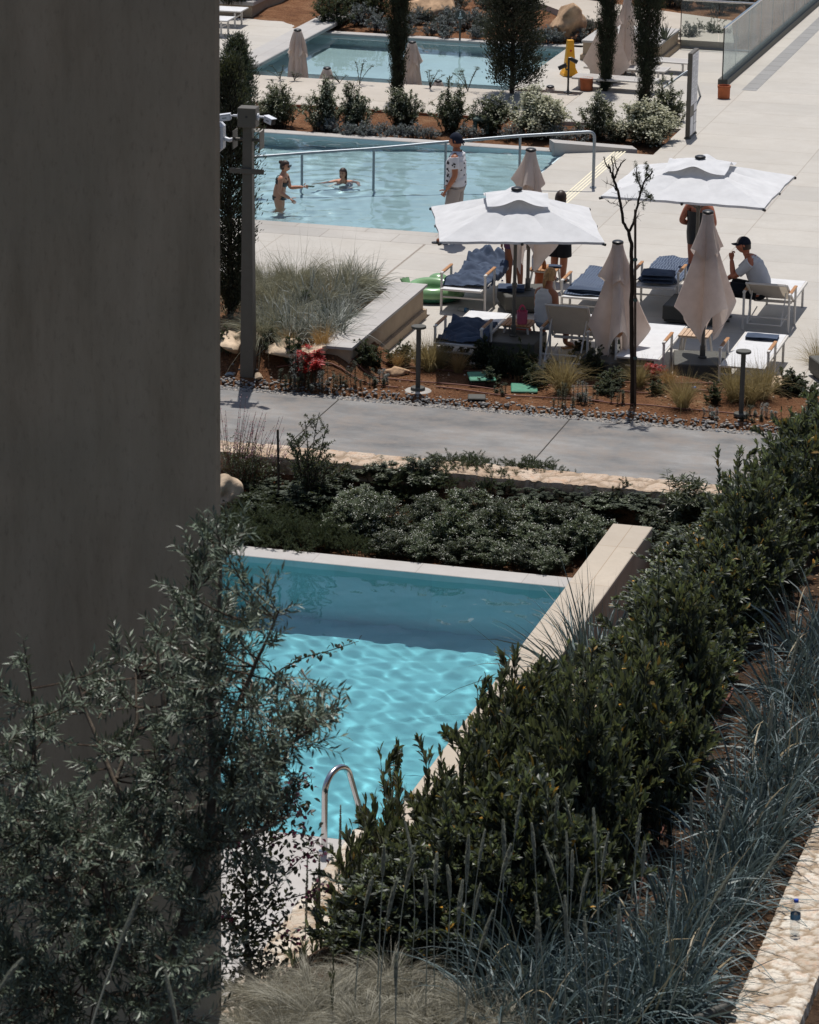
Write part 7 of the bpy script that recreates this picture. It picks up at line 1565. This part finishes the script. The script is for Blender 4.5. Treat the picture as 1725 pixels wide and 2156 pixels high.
for i,(px,py,s_) in enumerate(jl):
    b=at_ground(px,py,-.45); plant('juniper_shrub','spreading feathery juniper in the lower bed, number %s from the left'%num[sorted(q[0]+q[1]*1e-4 for q in jl).index(px+py*1e-4)],'ground cover',b,JN[i%3],rng.uniform(0,6.28),s_,'junipers in the lower bed')
cl=[(490,1136),(560,1144),(630,1152),(700,1152),(770,1160),(840,1168),(905,1172),(975,1180),(1045,1186),(1110,1190),(1170,1196)]
for i,(px,py) in enumerate(cl):
    b=at_ground(px,py-10,-.45); b[1]=39.42+.12*rng.random(); b[2]=tz(b[0],b[1]); plant('juniper_shrub','low fringe plant hugging the pale pool coping, %s from the left'%num[i],'ground cover',b,JN[i%3] if i<5 else WF[i%4],rng.uniform(0,6.28),(.8,.55,rng.uniform(.8,1.3)) if i<5 else (.75,.5,rng.uniform(.3,.5)),'juniper fringe along the coping')
EU=[bush_proto('shrub','bark_dark',None,None,seed=690+i,Hh=1.,Rr=.34,ns=26,nl=44,Ln=.075,Wd=.026,t0=.35,up=.2,twigs=2,twl=.1,base_r=.3,stem_r=.006) for i in range(2)]
for i,(px,yb,yt,w,lab) in enumerate(((805,1030,960,.9,'bright leafy spurge by the kerb, left one'),(893,1035,952,1.,'bright leafy spurge by the kerb, right one'),(735,1030,975,.8,'leafy bush by the kerb right of the small tree'),(600,1050,990,1.1,'dense dark bush left of the small tree'),(690,1060,985,1.,'dense dark bush right of the small tree trunk'),(620,1080,1000,1.1,'dense dark bush at the foot of the small tree'))):
    b=at_ground(px,yb,-.45); plant('leafy_bush',lab,'shrub',b,(EU if i<3 else DB)[i%2],rng.uniform(0,6.28),(w*(1 if i<3 else 1.5),w*(1 if i<3 else 1.5),hto(b,yt)),'leafy bushes by the kerb')
for i,(px,yb,yt,w,lab) in enumerate(((1312,1075,1003,.6,'upright conifer like sprig against the kerb'),(1200,1065,1025,1.2,'rosemary mass below the kerb, right part'),(1080,1060,1015,1.2,'rosemary mass below the kerb, middle part'),(1140,1070,1020,1.2,'rosemary mass below the kerb, between the others'),(1240,1060,1022,1.,'rosemary mass below the kerb, by the conifer sprig'))):
    b=at_ground(px,yb,-.42); t=plant('rosemary_shrub',lab,'plant',b,bush_proto('shrub_dark','bark_dark',None,None,seed=700+i,Hh=1.,Rr=.3,ns=16 if i else 9,nl=130,Ln=.045,Wd=.011,t0=.1,up=.45,twigs=2,twl=.1,base_r=.5,stem_r=.005),0,(w,w,hto(b,yt)))
HM=[bush_proto('shrub','bark_dark',None,None,seed=710+i,Hh=1.,Rr=.36,ns=16,nl=46,Ln=.11,Wd=.024,t0=.25,up=.25,twigs=3,twl=.16,base_r=.2,stem_r=.006) for i in range(2)]
for i,(px,yb,yt,w,lab) in enumerate(((1430,1120,982,1.1,'tall weedy plant with fingered leaves before the kerb'),(1490,1110,1030,.8,'shorter weedy plant beside the hedge top'),(1390,1130,1060,.8,'weedy plant right of the pool wall end'))):
    b=at_ground(px,yb,-.4); plant('weedy_plant',lab,'plant',b,HM[i%2],rng.uniform(0,6.28),(w,w,hto(b,yt)),'weedy plants by the kerb')
for i,(px,yb,yt,w,lab) in enumerate(((1410,1170,1100,1.,'dark bush just beyond the pool wall end'),(1450,1180,1090,1.2,'dark bush between pool wall and hedge'),(1440,1225,1160,.9,'dark bush in the shadow of the pool wall'),(1490,1170,1080,1.1,'dark bush touching the hedge top'),(1345,1085,1050,1.,'dark bush behind the pool wall end'))):
    b=at_ground(px,yb,-.4); plant('leafy_bush',lab,'shrub',b,DB[i%4],rng.uniform(0,6.28),(w*1.3,w*1.3,max(.25,hto(b,yt))),'dark bushes beyond the pool wall')
# gaura with pink flowers
g=np.random.default_rng(12)
for q,(px,yb,yt,lab) in enumerate(((500,1030,840,'pink flowering gaura with long wands at the left edge of the path'),(545,1035,880,'second pink gaura clump right of the left edge one'))):
    b=at_ground(px,yb,-.45); h_=hto(b,yt); t=thing('gaura_plant',lab,'flowering plant',b,0,'gaura plants'); st,lf,fl=MB(),MB(),MB()
    for i in range(46 if q==0 else 26):
        a=g.uniform(0,6.28); e=np.array([math.cos(a)*.42*g.uniform(.2,1)+.12,math.sin(a)*.3,h_*g.uniform(.55,1)]); P=stem_path((math.cos(a)*.1,math.sin(a)*.08,0),e,(0,0,.12),9); st.tube(P,np.linspace(.004,.0018,9),3,cap=False)
        c,d=sample_path(P,g.uniform(.05,.55,46)); lf.leaves(c+g.normal(0,.05,(46,3)),g.normal(0,1,(46,3))+[0,0,.4],.05,.011,0,'d',.1,g=g)
        c,d=sample_path(P,g.uniform(.6,1,9)); fl.leaves(c,g.normal(0,1,(9,3)),.026,.013,0,'d',0,g=g)
    base=lf.n; lf.V+=fl.V; lf.F+=[(f_+base,1) for f_,_ in fl.F]; lf.n+=fl.n; st.build('stems',plain('reddish_stem',(.13,.05,.045),.7),t); lf.build('foliage',[M['shrub'],M['pink_flower']],t)
# top-left planter plants
for i,(px,py) in enumerate(((480,4),(505,2),(530,-2))):
    b=G(px,py,.36); plant('bed_plant','dark bush in the white capped corner planter, %s one'%['left','middle','right'][i],'plant',(b[0],b[1],.3),FB[6],i,.7,'corner planter bushes')
